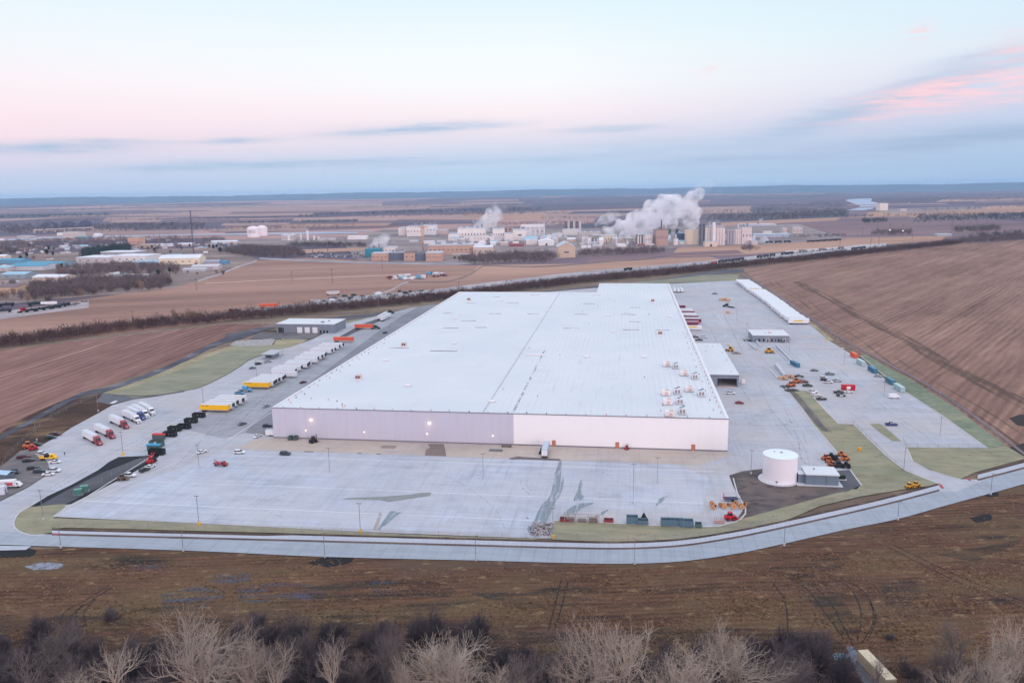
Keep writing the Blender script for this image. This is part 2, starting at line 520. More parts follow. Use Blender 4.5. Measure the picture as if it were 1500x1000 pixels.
# ---------------------------------------------------------------- the land
def build_land():
    # base plain: one sheet to the horizon, finer cells near the camera
    xs = [-30000, -12000, -5000, -2500, -1200, -600, -300, 0, 300, 600, 1200, 2500, 5000, 12000, 30000]
    ys = [-300, 0, 150, 300, 600, 1200, 2400, 5000, 9000, 14000, 22000]
    vs = [(x, y, 0) for y in ys for x in xs]
    n = len(xs)
    fs = [(j * n + i, j * n + i + 1, (j + 1) * n + i + 1, (j + 1) * n + i) for j in range(len(ys) - 1) for i in range(n - 1)]
    m, t, b = newmat('plain_soil')
    tc = t.n('ShaderNodeTexCoord')
    mp = t.n('ShaderNodeMapping')
    mp.inputs['Scale'].default_value = (1 / 1700, 1 / 1500, 1)
    mp.inputs['Rotation'].default_value = (0, 0, .12)
    t.put(mp.inputs[0], tc.outputs['Object'])
    vo = t.n('ShaderNodeTexVoronoi', distance='CHEBYCHEV')
    vo.inputs['Scale'].default_value = 1.0
    vo.inputs['Randomness'].default_value = 0.85
    t.put(vo.inputs['Vector'], mp.outputs[0])
    sp = t.n('ShaderNodeSeparateColor')
    t.put(sp.inputs[0], vo.outputs['Color'])
    c = t.ramp(sp.outputs[0], [(0, lin(106, 92, 104)), (.3, lin(126, 108, 116)), (.5, lin(158, 128, 126)), (.62, lin(112, 98, 112)), (.8, lin(178, 142, 136)), (1, lin(98, 88, 104))], 'CONSTANT')
    nz = t.noise(tc.outputs['Object'], 0.004, 6.0, .6)
    c = t.mix(1.0, c, t.ramp(nz, [(.3, (.8, .8, .84, 1)), (.7, (1.1, 1.08, 1.06, 1))]), 'MULTIPLY')
    t.put(b.inputs['Base Color'], c)
    b.inputs['Roughness'].default_value = 1.0
    b.inputs['Specular IOR Level'].default_value = 0.1
    me = bpy.data.meshes.new('ground')
    me.from_pydata(vs, [], fs); me.materials.append(m)
    ob('ground', me, None, (0, 0, -0.6), 0, kind='structure')
    # far bluffs along the horizon, blue haze painted into their colour
    rng = np.random.default_rng(3)
    na = 260
    V, Fc = [], []
    for i in range(na):
        a = -0.85 + 1.7 * i / (na - 1)
        hgt = 104 + 9 * math.sin(a * 7 + 1) + 7 * math.sin(a * 23) + 4 * math.sin(a * 61) + 3 * rng.normal() + max(0, a - .1) * 26 + (10 if a > .18 else 0) * min(1, max(0, (a - .15) * 12))
        for d, hh in ((14500, -2), (15600, hgt * .55), (16500, hgt), (18500, hgt * .9)):
            V.append((d * math.sin(a), d * math.cos(a), hh))
    for i in range(na - 1):
        for j in range(3):
            Fc.append((i * 4 + j, (i + 1) * 4 + j, (i + 1) * 4 + j + 1, i * 4 + j + 1))
    me = bpy.data.meshes.new('hills')
    me.from_pydata(V, [], Fc)
    me.materials.append(gmat('hazy_bluff_woods', [(.3, lin(74, 92, 112)), (.7, lin(96, 110, 126))], [(.002, 1, 0, 1), (.01, .5, 0, 1)]))
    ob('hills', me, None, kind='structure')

    # far fields and woods, as patches of crop and woodland floor
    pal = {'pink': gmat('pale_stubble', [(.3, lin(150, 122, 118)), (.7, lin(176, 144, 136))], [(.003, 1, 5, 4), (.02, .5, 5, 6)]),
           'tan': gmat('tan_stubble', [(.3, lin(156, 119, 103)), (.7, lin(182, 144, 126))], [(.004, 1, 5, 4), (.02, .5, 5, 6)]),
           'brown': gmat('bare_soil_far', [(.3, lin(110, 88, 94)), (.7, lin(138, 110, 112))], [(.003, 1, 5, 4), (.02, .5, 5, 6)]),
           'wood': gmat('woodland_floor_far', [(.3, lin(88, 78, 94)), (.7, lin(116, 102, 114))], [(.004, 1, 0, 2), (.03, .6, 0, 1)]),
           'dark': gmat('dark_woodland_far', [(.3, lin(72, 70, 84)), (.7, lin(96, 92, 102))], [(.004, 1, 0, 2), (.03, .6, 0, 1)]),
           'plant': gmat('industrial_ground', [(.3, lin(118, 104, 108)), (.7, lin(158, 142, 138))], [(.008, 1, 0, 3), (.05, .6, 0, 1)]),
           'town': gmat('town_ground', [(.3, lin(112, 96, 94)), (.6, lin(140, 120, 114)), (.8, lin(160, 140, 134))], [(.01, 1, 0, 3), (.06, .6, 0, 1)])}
    bands = [('pink', [(-60, 327), (110, 318), (160, 313), (-60, 318)]), ('pink', [(150, 324), (420, 312), (330, 308), (160, 314)]), ('pink', [(150, 306), (560, 297), (560, 302), (250, 309)]),
             ('wood', [(-80, 349), (200, 340), (430, 330), (430, 320), (180, 325), (-80, 331)]), ('dark', [(-60, 316), (160, 311), (160, 316), (-60, 322)]),
             ('pink', [(300, 308), (700, 298), (760, 301), (420, 313)]), ('tan', [(520, 331), (800, 321), (800, 314), (600, 318), (520, 325)]), ('brown', [(330, 342), (560, 334), (700, 322), (560, 321), (330, 328)]),
             ('pink', [(800, 322), (945, 314), (1160, 310), (1160, 300), (945, 305), (800, 309)]), ('dark', [(690, 306), (1000, 298), (1000, 292), (800, 296), (690, 300)]), ('wood', [(760, 300), (1250, 288), (1500, 280), (1500, 276), (1250, 281), (760, 290)]),
             ('dark', [(1035, 325), (1160, 322), (1244, 317), (1244, 306), (1160, 311), (1035, 317)]), ('wood', [(1040, 299), (1500, 286), (1500, 281), (1250, 285), (1040, 292)]), ('wood', [(1100, 313), (1236, 308), (1240, 296), (1160, 298), (1100, 302)]),
             ('tan', [(1056, 331), (1266, 321), (1266, 317), (1160, 321), (1056, 326)]), ('tan', [(1266, 321), (1500, 311), (1500, 300), (1380, 304), (1271, 311)]), ('plant', [(1300, 313), (1440, 306), (1440, 302), (1300, 306)]), ('pink', [(1370, 296), (1500, 293), (1500, 289), (1380, 292)]),
             ('brown', [(1159, 328), (1236, 345), (1420, 342), (1500, 336), (1500, 326), (1390, 322), (1266, 324)]), ('tan', [(1100, 372), (1240, 362), (1390, 351), (1390, 345), (1240, 348), (1100, 352)]),
             ('tan', [(1000, 356), (1110, 354), (1110, 372), (980, 376)]),
             ('plant', [(536, 388), (700, 386), (850, 377), (1000, 362), (1120, 358), (1240, 350), (1170, 328), (1060, 331), (760, 336), (560, 336), (500, 352), (520, 378)]),
             ('brown', [(860, 390), (960, 376), (1090, 371), (1080, 366), (960, 371), (860, 376)]),
             ('plant', [(300, 352), (560, 344), (560, 352), (430, 358), (300, 362)]), ('tan', [(430, 372), (540, 366), (540, 362), (430, 366)]), ('tan', [(200, 378), (250, 376), (250, 370), (200, 372)]),
             ('town', [(-200, 470), (0, 446), (130, 434), (260, 424), (330, 395), (380, 380), (330, 362), (180, 366), (0, 374), (-200, 380)]),
             ('wood', [(-60, 366), (180, 362), (330, 354), (330, 348), (180, 350), (-60, 356)])]
    for i, (k, p) in enumerate(bands):
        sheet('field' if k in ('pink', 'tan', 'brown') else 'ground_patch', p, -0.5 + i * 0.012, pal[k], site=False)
    rq = random.Random(14)
    for i in range(46):
        y0 = rq.uniform(287, 330); x0 = rq.uniform(-60, 1450) ; w_ = rq.uniform(70, 260) * (1.0 if y0 < 305 else .7); tl = -.0148
        hh = (y0 - 280) * rq.uniform(.05, .13)
        y0 -= (x0 - 750) * .0148
        sheet('field', [(x0, y0), (x0 + w_, y0 + tl * w_), (x0 + w_ * .96, y0 + tl * w_ + hh), (x0 - w_ * .05, y0 + hh)], -.14 + i * .01, pal[rq.choice(('pink', 'pink', 'brown', 'wood', 'dark', 'tan'))], site=False)
    water = mat('river_water', lin(150, 160, 184), 0.45, .05, .01, 0, .5)
    sheet('river', dense([(1240, 308), (1260, 303), (1247, 297), (1239, 293), (1262, 291), (1277, 291), (1276, 295), (1287, 298), (1280, 305), (1265, 308)], 4), 0.2, water, site=False)
    sheet('river', [(-60, 354), (60, 347.5), (277, 343), (400, 341.4), (524, 340), (524, 342), (400, 343.6), (277, 344.6), (60, 349.5), (-60, 357)], 0.25, water, site=False)
    sheet('pond', [(440, 340.4), (545, 338), (545, 338.8), (440, 341.2)], 0.25, water, site=False)

    sheet('site_soil', [(-900, 760), (-900, 520), (0, 480), (330, 460), (640, 430), (1060, 386), (1500, 352), (2300, 330), (2400, 1400), (-300, 1400)], -.28, gmat('site_soil', [(.2, lin(92, 76, 68)), (.5, lin(124, 106, 92)), (.8, lin(150, 132, 112))], [(.03, 1, 10, 3), (.2, .8, 0, 2), (1.2, .4, 0, 1)], .3), site=False)
    # ploughed fields and pasture round the site
    plough = gmat('ploughed_field', [(.15, lin(90, 66, 58)), (.42, lin(127, 95, 84)), (.62, lin(146, 113, 99)), (.88, lin(170, 135, 121))],
                  [(.010, 1.0, 50, 3), (.06, .8, 50, 7), (.3, .8, 50, 9), (1.4, .5, 50, 3)], .3, (50, 5.2, .12, 6))
    sheet('field', [(1088, 394), (1150, 385), (1250, 373), (1350, 363), (1400, 356), (1436, 356), (1500, 351), (1800, 330), (2300, 480), (2300, 800), (1500, 668), (1474, 652), (1340, 556), (1262, 517), (1186, 474)], -0.2, plough, site=False)
    plough2 = gmat('dark_ploughed_field', [(.18, lin(94, 67, 62)), (.42, lin(123, 88, 80)), (.62, lin(142, 106, 96)), (.85, lin(167, 131, 117))],
                   [(.012, .8, 84, 3), (.09, .9, 84, 9), (.4, .9, 84, 10), (1.4, .3, 84, 2)], .3, (84, 7.0, .13, 6))
    sheet('field', [(-700, 640), (-400, 540), (0, 512), (160, 494), (330, 474), (395, 474), (355, 490), (326, 497), (270, 525), (180, 556), (118, 575), (60, 600), (0, 634), (-300, 760)], -0.19, plough2, site=False)
    pasture = gmat('dry_pasture', [(.15, lin(116, 87, 79)), (.42, lin(148, 113, 100)), (.7, lin(167, 131, 117)), (.92, lin(186, 151, 135))],
                   [(.006, 1.2, 12, 5), (.02, 1.1, 12, 9), (.2, .5, 12, 4), (1.0, .3, 0, 1)], .2)
    sheet('field', [(-500, 560), (-60, 512), (160, 490), (330, 470), (500, 450), (640, 434), (760, 418), (880, 402), (980, 392), (1060, 382), (980, 377), (850, 388), (700, 389), (520, 381), (450, 377), (375, 381), (300, 407), (262, 420), (150, 434), (30, 452), (-200, 480)], -0.18, pasture, site=False)
    sheet('field', [(700, 388), (860, 386), (980, 378), (1040, 376), (1060, 381), (960, 390), (860, 397), (760, 403), (690, 405)], -0.16, pal['tan'], site=False)
    # farm tracks across the pasture
    track = gmat('dirt_track', [(.3, lin(112, 92, 92)), (.7, lin(136, 116, 112))], [(.02, 1, 0, 1), (.2, .6, 0, 1)])
    pale = gmat('gravel_lane', [(.3, lin(150, 138, 142)), (.7, lin(178, 166, 166))], [(.03, 1, 0, 1), (.3, .6, 0, 1)])
    def lane(name, pts, hw, m, z):
        p = dense(pts, 6)
        ribbon(name, [(x, y - hw) for x, y in p], [(x, y + hw) for x, y in p], z, m, site=False)
    lane('track', [(590, 413), (650, 412.6), (672, 408), (690, 401), (704, 392), (716, 389), (800, 390), (960, 377)], .9, track, -.08)
    lane('lane', [(540, 434), (570, 426), (590, 415), (598, 413)], 1.2, pale, -.07)
    lane('lane', [(290, 411), (320, 402), (345, 392), (376, 382)], 1.3, pale, -.07)
    lane('track', [(300, 415), (420, 409), (520, 405), (600, 402)], .5, gmat('mown_strip', [(.3, lin(180, 150, 132)), (.7, lin(198, 168, 150))], [(.02, 1, 0, 1)]), -.06)
    lane('track', [(380, 378.5), (500, 383.5), (640, 386.5), (690, 386)], 1.3, gmat('plant_road', [(.3, lin(136, 134, 142)), (.7, lin(160, 156, 160))], [(.03, 1, 0, 1)]), -.05)
    # railway bed behind the hedge: pale ballast
    bal = gmat('rail_ballast', [(.22, lin(112, 102, 108)), (.55, lin(172, 164, 168)), (.8, lin(206, 200, 204))], [(.02, 1, 10, 4), (.12, .8, 10, 3), (.8, .4, 0, 1)])
    lane('railway_bed', [(300, 465), (366, 456), (430, 449), (500, 441.5), (560, 436), (600, 431), (640, 426.5), (700, 419), (800, 407), (880, 398.5), (940, 394), (1000, 388.5), (1080, 381), (1160, 372), (1240, 364), (1300, 359)], 3.4, bal, -.05)
    lane('gravel_yard', [(455, 442), (520, 436), (580, 431), (640, 427), (740, 414)], 2.0, bal, -.04)
    lane('lane', [(-100, 474), (0, 462), (60, 454), (130, 445)], 5.5, pale, -.05)
    # grass bank and drain behind the yard
    grass2 = gmat('bank_grass', [(.3, lin(120, 122, 106)), (.6, lin(150, 142, 122)), (.85, lin(170, 158, 136))], [(.02, 1, 8, 5), (.2, .6, 8, 3)])
    lane('ditch', [(330, 492), (420, 475), (500, 466), (560, 460), (640, 448), (720, 437), (860, 423), (960, 412), (1040, 400), (1090, 396)], 2.6, gmat('ditch_mud', [(.3, lin(74, 74, 84)), (.7, lin(102, 98, 104))], [(.05, 1, 8, 3)]), -.03)
    sheet('grass', [(900, 416), (965, 410), (1040, 402), (1082, 402), (1080, 412), (1000, 414), (940, 415)], -.02, grass2)
    sheet('grass', [(498, 472), (560, 461), (550, 468), (520, 476), (500, 478)], -.02, grass2)

    # brown field in front, with wet hollows
    fore = gmat('rough_brown_field', [(.15, lin(42, 32, 30)), (.36, lin(75, 53, 42)), (.52, lin(98, 69, 54)), (.70, lin(115, 84, 64)), (.9, lin(138, 104, 80))],
                [(.03, .9, 2, 5), (.16, 1.0, 2, 6), (.8, 1.0, 2, 5), (3.0, .7, 0, 1.5)], .7, (2, 2.3, .12, 6),
                patches=[(.045, .46, .70, lin(108, 90, 66), 2.5, 4), (.10, .58, .70, lin(44, 40, 39), 5, 2), (.02, .52, .68, lin(90, 72, 66), 2, 0), (.35, .58, .72, lin(146, 120, 90), 2, 2)])
    sheet('field', [(-300, 806), (0, 806), (130, 800), (300, 806), (475, 814), (700, 819), (930, 824.5), (1060, 812), (1240, 774), (1389, 738), (1500, 707), (1800, 610), (2400, 900), (1800, 1350), (750, 1400), (-300, 1350)], -0.15, fore, site=False)
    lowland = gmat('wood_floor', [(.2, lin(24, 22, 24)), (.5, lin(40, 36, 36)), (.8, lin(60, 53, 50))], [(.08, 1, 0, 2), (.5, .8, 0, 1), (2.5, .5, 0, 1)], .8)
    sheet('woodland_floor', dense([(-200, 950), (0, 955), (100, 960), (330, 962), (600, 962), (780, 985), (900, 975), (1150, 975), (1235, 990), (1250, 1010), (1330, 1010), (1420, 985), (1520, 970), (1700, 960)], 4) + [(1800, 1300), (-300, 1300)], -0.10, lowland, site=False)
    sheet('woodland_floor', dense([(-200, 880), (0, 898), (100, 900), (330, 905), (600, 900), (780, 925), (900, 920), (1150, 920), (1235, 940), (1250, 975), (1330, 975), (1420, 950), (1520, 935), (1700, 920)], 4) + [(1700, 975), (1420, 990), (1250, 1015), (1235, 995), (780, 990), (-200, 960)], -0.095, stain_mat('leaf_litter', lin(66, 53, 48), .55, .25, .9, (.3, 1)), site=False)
    mud = stain_mat('wet_mud', lin(44, 42, 44), .48, .22, .35)
    pud = mat('puddle_water', lin(58, 78, 112), .12, .2, .3, 0, .5)
    pudm = stain_mat('puddle_sky', lin(34, 60, 96), .55, .42, .15, (.16, .9))
    for p in ([(35, 829), (60, 823), (92, 825), (84, 832), (50, 834)],):
        sheet('puddle', dense(p, 3), -.10, stain_mat('pale_puddle', lin(140, 140, 158), .4, .3, .15), site=False)
    for p in ([(235, 870), (290, 858), (330, 868), (300, 885), (245, 890)], [(345, 862), (400, 853), (470, 858), (468, 878), (400, 882), (350, 880)], [(300, 845), (360, 836), (365, 850), (310, 856)], [(535, 858), (550, 850), (580, 852), (582, 866), (555, 872)], [(190, 828), (240, 826), (250, 834), (200, 836)],
              [(275, 882), (300, 878), (298, 890), (250, 892)]):
        sheet('puddle', dense(p, 3), -.10, pudm, site=False)
    for p in ([(450, 824), (480, 814), (516, 815), (510, 824), (480, 830)], [(-20, 803), (45, 803), (52, 808), (40, 815), (-20, 816)], [(1420, 758), (1448, 752), (1452, 760), (1430, 765)], [(1440, 722), (1460, 720), (1462, 726), (1446, 727)]):
        sheet('mud_patch', dense(p, 3), -.09, mat('black_mud', lin(30, 29, 32), .97, .3, .4), site=False)
    for p in ([(1120, 832), (1180, 822), (1230, 815), (1235, 828), (1170, 845)], [(1290, 856), (1340, 850), (1345, 880), (1300, 896)], [(1370, 812), (1440, 800), (1500, 790), (1430, 822)], [(690, 868), (760, 868), (900, 880), (760, 892)], [(1150, 838), (1190, 838), (1262, 914), (1235, 934)], [(430, 860), (620, 848), (660, 872), (480, 884)]):
        sheet('mud_patch', dense(p, 3), -.085, stain_mat('dark_soil', lin(50, 44, 42), .55, .35, .8, (.12, 1.0)), site=False)
    # vehicle ruts in the field
    rut = stain_mat('rut_soil', lin(44, 35, 33), .38, .5, .9)
    for pts in ([(1135, 836), (1180, 860), (1215, 905), (1240, 940)], [(1155, 838), (1205, 868), (1235, 915), (1250, 945)], [(1200, 838), (1245, 860), (1262, 900), (1256, 935)], [(1208, 838), (1262, 862), (1280, 905), (1262, 942)], [(1275, 880), (1283, 905), (1270, 940)],
                [(88, 915), (95, 895), (125, 878), (160, 856)], [(98, 918), (108, 897), (135, 878), (165, 858)], [(110, 918), (112, 896), (122, 884)], [(126, 916), (124, 895), (140, 876)],
                [(822, 848), (812, 890), (803, 922)], [(832, 850), (822, 890), (812, 922)], [(1130, 850), (1150, 880), (1155, 930)], [(1300, 800), (1400, 850), (1500, 890)], [(1310, 798), (1410, 845), (1500, 880)]):
        p = dense(pts, 5)
        ribbon('wheel_rut', [(x - 1.1, y) for x, y in p], [(x + 1.1, y) for x, y in p], -.08, rut, site=False)


def build_site():
    z = 0.0
    conc = concrete_mat('yard_concrete', lin(184, 187, 197), 4.6, 6.1, lin(186, 174, 170), grime=.7, dark=.83, joint=.82)
    # whole paved yard
    yard = [(0, 734), (40, 714), (74, 692), (70, 677), (52, 654), (90, 635), (105, 625), (142, 605), (165, 592), (195, 584), (225, 581), (270, 573.5), (294, 568), (330, 551), (356, 535), (366, 528), (400, 515), (424, 509), (440, 503), (456, 497.5),
            (500, 476), (560, 461), (620, 451), (700, 439), (800, 428), (880, 421), (1075, 411), (1100, 413), (1140, 440), (1186, 475), (1215, 499), (1236, 512), (1262, 527), (1300, 558), (1324, 573), (1380, 609), (1446, 656), (1328, 655),
            (1337, 676), (1361, 689), (1406, 702), (1431, 703), (1378, 719), (1375, 708), (1326, 689), (1297, 666), (1271, 642), (1250, 621), (1228, 620), (1226, 660), (1246, 690), (1200, 715), (1118, 700), (1075, 700), (1092, 742), (1076, 764), (1050, 771), (1000, 771), (870, 764), (812, 762), (808, 788), (780, 788), (530, 778.5), (300, 766.5), (80, 756.5), (60, 765), (20, 790), (-120, 800), (-120, 790)]
    sheet('yard', yard, 0.0, conc)
    # brighter slabs and pale strips of the front trailer park
    slab = concrete_mat('new_concrete', lin(188, 193, 206), 4.6, 6.1, lin(188, 184, 188), grime=.75, dark=.84, joint=.84)
    sheet('trailer_park', [(-41, -98.6), (137.5, -97.4), (140, -70), (196, -71), (202, -34), (190, -20), (-14, -20)], .012, slab, px=False)
    line = mat('white_line', lin(220, 222, 228), .7, .06, .4)
    for (x0, x1, ly, w) in ((-8, 205, -26.6, .32), (-28, 197, -61.6, .32), (-40, 140, -84.4, .32)):
        sheet('yard_line', [(x0, ly - w / 2), (x1, ly - w / 2), (x1, ly + w / 2), (x0, ly + w / 2)], .03, line, px=False)
    for (a, bq, w) in (((-40.5, -99), (-22, -8), .22), ((-21, -4), (-21, 300), .3), ((-64, -12), (-64, 250), .25), ((252, 330), (252, 420), .3)):
        d = math.hypot(bq[0] - a[0], bq[1] - a[1]); nx, ny = -(bq[1] - a[1]) / d * w / 2, (bq[0] - a[0]) / d * w / 2
        sheet('yard_line', [(a[0] - nx, a[1] - ny), (bq[0] - nx, bq[1] - ny), (bq[0] + nx, bq[1] + ny), (a[0] + nx, a[1] + ny)], .032, line, px=False)
    # dusty apron along the front wall
    sheet('apron', [(-9, -17.5), (60, -18.5), (200, -19), (214, -6), (214, 0), (0, 0), (-9, -4)], .018, concrete_mat('dusty_concrete', lin(196, 184, 178), 4.6, 6.1, lin(192, 172, 156), grime=.6), px=False)
    # greyer pavement of the truck court, the long wall's shade partly painted into it
    sheet('truck_court', [(-18, 6), (-3, 4), (0, 4), (0, 441), (-10, 470), (-44, 440), (-40, 300), (-26, 100), (-22, 30)], .014, concrete_mat('shaded_grey_concrete', lin(142, 142, 148), 4.6, 6.1, grime=.7, joint=.95), px=False)
    sheet('truck_court', [(-44, 440), (-40, 300), (-26, 100), (-22, 30), (-18, 6), (-24, -4), (-52, 10), (-58, 100), (-60, 300), (-58, 400)], .010, concrete_mat('grey_concrete', lin(168, 168, 174), 4.6, 6.1, grime=.6), px=False)
    # wet marks
    wet = stain_mat('wet_concrete', lin(126, 142, 152), .47, .8, .35, (1.0, .10))
    damp = stain_mat('damp_concrete', lin(150, 150, 158), .46, .3, .5, (1.2, .35))
    for p in ([(819, 674), (823, 674), (822, 692), (820, 712), (812, 740), (806, 752), (797, 770), (783, 780), (776, 775), (783, 760), (793, 740), (806, 725), (811, 700)],
              [(850, 703), (853, 703), (851, 722), (856, 728), (847, 734), (840, 732), (845, 720)], [(828, 748), (846, 738), (866, 736), (868, 738), (850, 745), (842, 756), (830, 760), (820, 762)], [(868, 758), (884, 748), (892, 746), (880, 756), (872, 763)],
              [(824, 700), (826, 700), (824, 716), (818, 730), (815, 728)], [(960, 740), (966, 730), (978, 726), (972, 733), (962, 741)], [(770, 756), (774, 758), (776, 760), (772, 760)], [(772, 775), (776, 770), (790, 785), (778, 787)]):
        sheet('wet_mark', dense(p, 3), .036, wet)
    sheet('wet_mark', [(500, 731), (508, 729), (560, 727), (600, 724), (620, 721), (632, 721), (630, 726), (590, 732), (570, 735), (555, 732)], .037, stain_mat('dark_wet_concrete', lin(140, 142, 140), .30, .3, .4))
    dirt = stain_mat('spilt_soil', lin(140, 122, 116), .30, .5, .9)
    sheet('soil_stain', [(626, 650), (650, 650), (652, 657), (654, 668), (622, 667), (624, 659), (630, 655)], .038, dirt)
    sheet('soil_stain', [(745, 671), (760, 668), (766, 669), (820, 672), (820, 674.5), (770, 672.6), (748, 672.6)], .039, stain_mat('dark_crack', lin(112, 104, 102), .3, .5, .8))
    for p in ([(523, 663), (530, 663), (530, 664.4), (524, 664.4)], [(552, 664), (558, 664), (557, 665.6), (551, 665.4)], [(446, 660.6), (458, 661), (460, 662.2), (446, 662)]):
        sheet('soil_stain', p, .038, dirt)
    for p, q in (([(546, 776), (552, 776), (560, 752), (556, 750)], 'tan'), ([(552, 776), (556, 776), (580, 748), (572, 748)], 'blue'), ([(560, 770), (563, 770), (588, 750), (580, 750)], 'blue')):
        sheet('wet_mark', p, .037, stain_mat('smear_' + q, lin(190, 168, 150) if q == 'tan' else lin(138, 150, 162), .42, .9, .5, (1.4, .2)))
    # tyre marks: arcs and long strokes
    tyre = stain_mat('tyre_mark', lin(150, 149, 156), .56, .6, .8)
    for pts in ([(775, 697), (764, 703), (764, 713), (776, 724)], [(780, 698), (772, 704), (773, 713), (783, 722)], [(1168, 636), (1180, 660), (1186, 680)], [(1176, 634), (1182, 652)], [(1150, 600), (1168, 640), (1174, 672), (1190, 684)], [(420, 540), (350, 590), (300, 640), (250, 690)], [(470, 520), (400, 570), (350, 620)],
                [(1040, 480), (1070, 540), (1100, 590)], [(1060, 460), (1090, 520)], [(240, 640), (180, 660), (110, 700), (40, 740)], [(270, 620), (190, 650), (60, 722)], [(380, 735), (440, 720), (520, 722), (600, 742)], [(230, 720), (330, 728), (420, 760)], [(600, 690), (660, 700), (720, 740), (740, 775)], [(880, 690), (930, 715), (1000, 722)], [(990, 680), (1040, 660), (1085, 630)], [(1110, 560), (1130, 600), (1160, 636)], [(1230, 540), (1300, 600), (1360, 640)], [(1250, 600), (1310, 590), (1390, 612)]):
        p = dense(pts, 5)
        ribbon('tyre_track', [(x - .7, y) for x, y in p], [(x + .7, y) for x, y in p], .041, tyre)
    for (x, y, w) in ((1090, 604, 9), (1096, 612, 7), (1098, 619, 5), (1112, 607, 8), (1138, 614, 6), (1060, 597, 6), (1125, 600, 7), (1145, 622, 10), (1166, 651, 7), (1160, 618, 5), (985, 434, 12), (1010, 434, 14), (1055, 489, 5), (330, 630, 4), (430, 628, 6), (700, 700, 5), (870, 690, 5), (880, 728, 4), (740, 644, 3)):
        sheet('oil_stain', [(x - w, y - .5), (x + w, y - .3), (x + w * .8, y + .5), (x - w * .7, y + .6)], .042, tyre)

    # grass
    gr = gmat('winter_grass', [(.2, lin(114, 110, 90)), (.45, lin(139, 134, 112)), (.65, lin(153, 147, 123)), (.85, lin(172, 161, 137))], [(.04, 1, 0, 3), (.25, .9, 0, 3), (1.6, .6, 0, 1)], .3,
              patches=[(.06, .55, .75, lin(122, 132, 110), 3, 0), (.11, .56, .70, lin(160, 144, 120), 2, 0), (.3, .60, .72, lin(112, 100, 84), 1.5, 0)])
    gg = gmat('green_grass', [(.2, lin(114, 115, 98)), (.5, lin(137, 136, 116)), (.8, lin(158, 152, 130))], [(.03, 1, 8, 4), (.25, .8, 8, 3), (1.6, .5, 0, 1)], .3)
    gt = gmat('tan_grass', [(.2, lin(128, 122, 96)), (.5, lin(150, 140, 112)), (.8, lin(172, 158, 132))], [(.03, 1, 20, 4), (.25, .8, 0, 3)], .3)
    sheet('grass', [(150, 576), (195, 582), (225, 580), (270, 573), (294, 568), (330, 551), (356, 535), (366, 528), (400, 515), (424, 509), (440, 503), (452, 497), (430, 496), (408, 497), (400, 505), (346, 504), (320, 512), (270, 530), (200, 556)], .03, gg)
    sheet('grass', [(150, 576), (200, 556), (270, 530), (320, 512), (346, 504), (400, 505), (396, 507), (350, 508), (322, 516), (275, 537), (205, 563), (165, 577)], .05, gt)
    sheet('riprap', [(336, 505), (346, 499), (398, 496), (404, 497), (398, 505.5), (350, 507)], .052, gmat('riprap_stone', [(.3, lin(128, 122, 124)), (.55, lin(176, 170, 170)), (.8, lin(214, 208, 208))], [(.9, 1, 0, 1), (.3, .5, 0, 1)], .8))
    sheet('grass', [(405, 497), (452, 497), (440, 503), (420, 507), (400, 506)], .045, gt)
    sheet('grass', dense([(44, 742), (60, 741), (96, 738), (88, 748), (76, 757), (90, 759), (150, 760.5), (300, 767), (530, 779), (640, 784), (700, 786), (780, 789), (780, 790.5), (700, 789), (530, 783.5), (300, 777.5), (96, 772.5), (84, 778), (66, 781), (44, 782), (26, 775), (21, 765), (29, 751)], 2), .05, gr)
    sheet('grass', [(812, 762), (870, 764.4), (900, 766), (1000, 771.5), (1032, 771.4), (1060, 768), (1078, 762), (1140, 745), (1224, 722), (1242, 719.5), (1262, 710), (1320, 700), (1374, 708), (1374, 709.5), (1320, 717), (1260, 727), (1200, 741), (1160, 758.5), (1100, 774.5), (1020, 787.5), (920, 793), (860, 792), (808, 790)], .05, gr)
    sheet('grass', [(1176, 600), (1190.5, 621), (1226, 662), (1246, 688), (1262, 710), (1290, 713), (1320, 713), (1374, 708), (1326, 689), (1297, 667), (1271, 642), (1250, 622), (1228, 620), (1208, 600), (1183, 572), (1165, 572), (1150, 566)], .04, gr)
    sheet('grass', [(1274, 621), (1288, 620), (1296, 625), (1320, 646), (1308, 646), (1290, 634)], .05, gr)
    sheet('grass', [(1328, 655), (1446, 656.5), (1474, 653), (1500, 668), (1500, 672), (1430, 691), (1406, 702), (1378, 694.5), (1337, 676)], .04, gr)
    sheet('grass', [(1260, 520), (1300, 557), (1324, 572), (1380, 608), (1446, 656), (1474, 653), (1400, 597), (1340, 559), (1290, 532), (1268, 519)], .05, gmat('fence_grass', [(.2, lin(98, 108, 92)), (.5, lin(121, 129, 108)), (.8, lin(142, 142, 120))], [(.05, 1, 0, 2), (.4, .8, 0, 2)], .3))
    sheet('grass', [(1186, 475), (1215, 499.5), (1222, 499), (1192, 474), (1150, 443), (1120, 422), (1110, 420), (1140, 441)], .05, gt)
    # mulch, mud, gravel
    dk = gmat('dark_soil_bank', [(.2, lin(42, 31, 28)), (.5, lin(72, 52, 44)), (.8, lin(108, 80, 62))], [(.05, 1, 30, 3), (.3, .8, 30, 2), (1.5, .5, 0, 1)], .5, patches=[(.04, .55, .64, lin(124, 100, 74), 3, 35)])
    sheet('soil_bank', [(0, 634), (34, 612), (60, 600), (118, 575), (150, 577), (200, 583), (225, 581), (195, 585), (165, 593), (142, 606), (105, 626), (90, 636), (60, 652), (34, 660), (0, 690), (-120, 720), (-120, 680)], .04, dk)
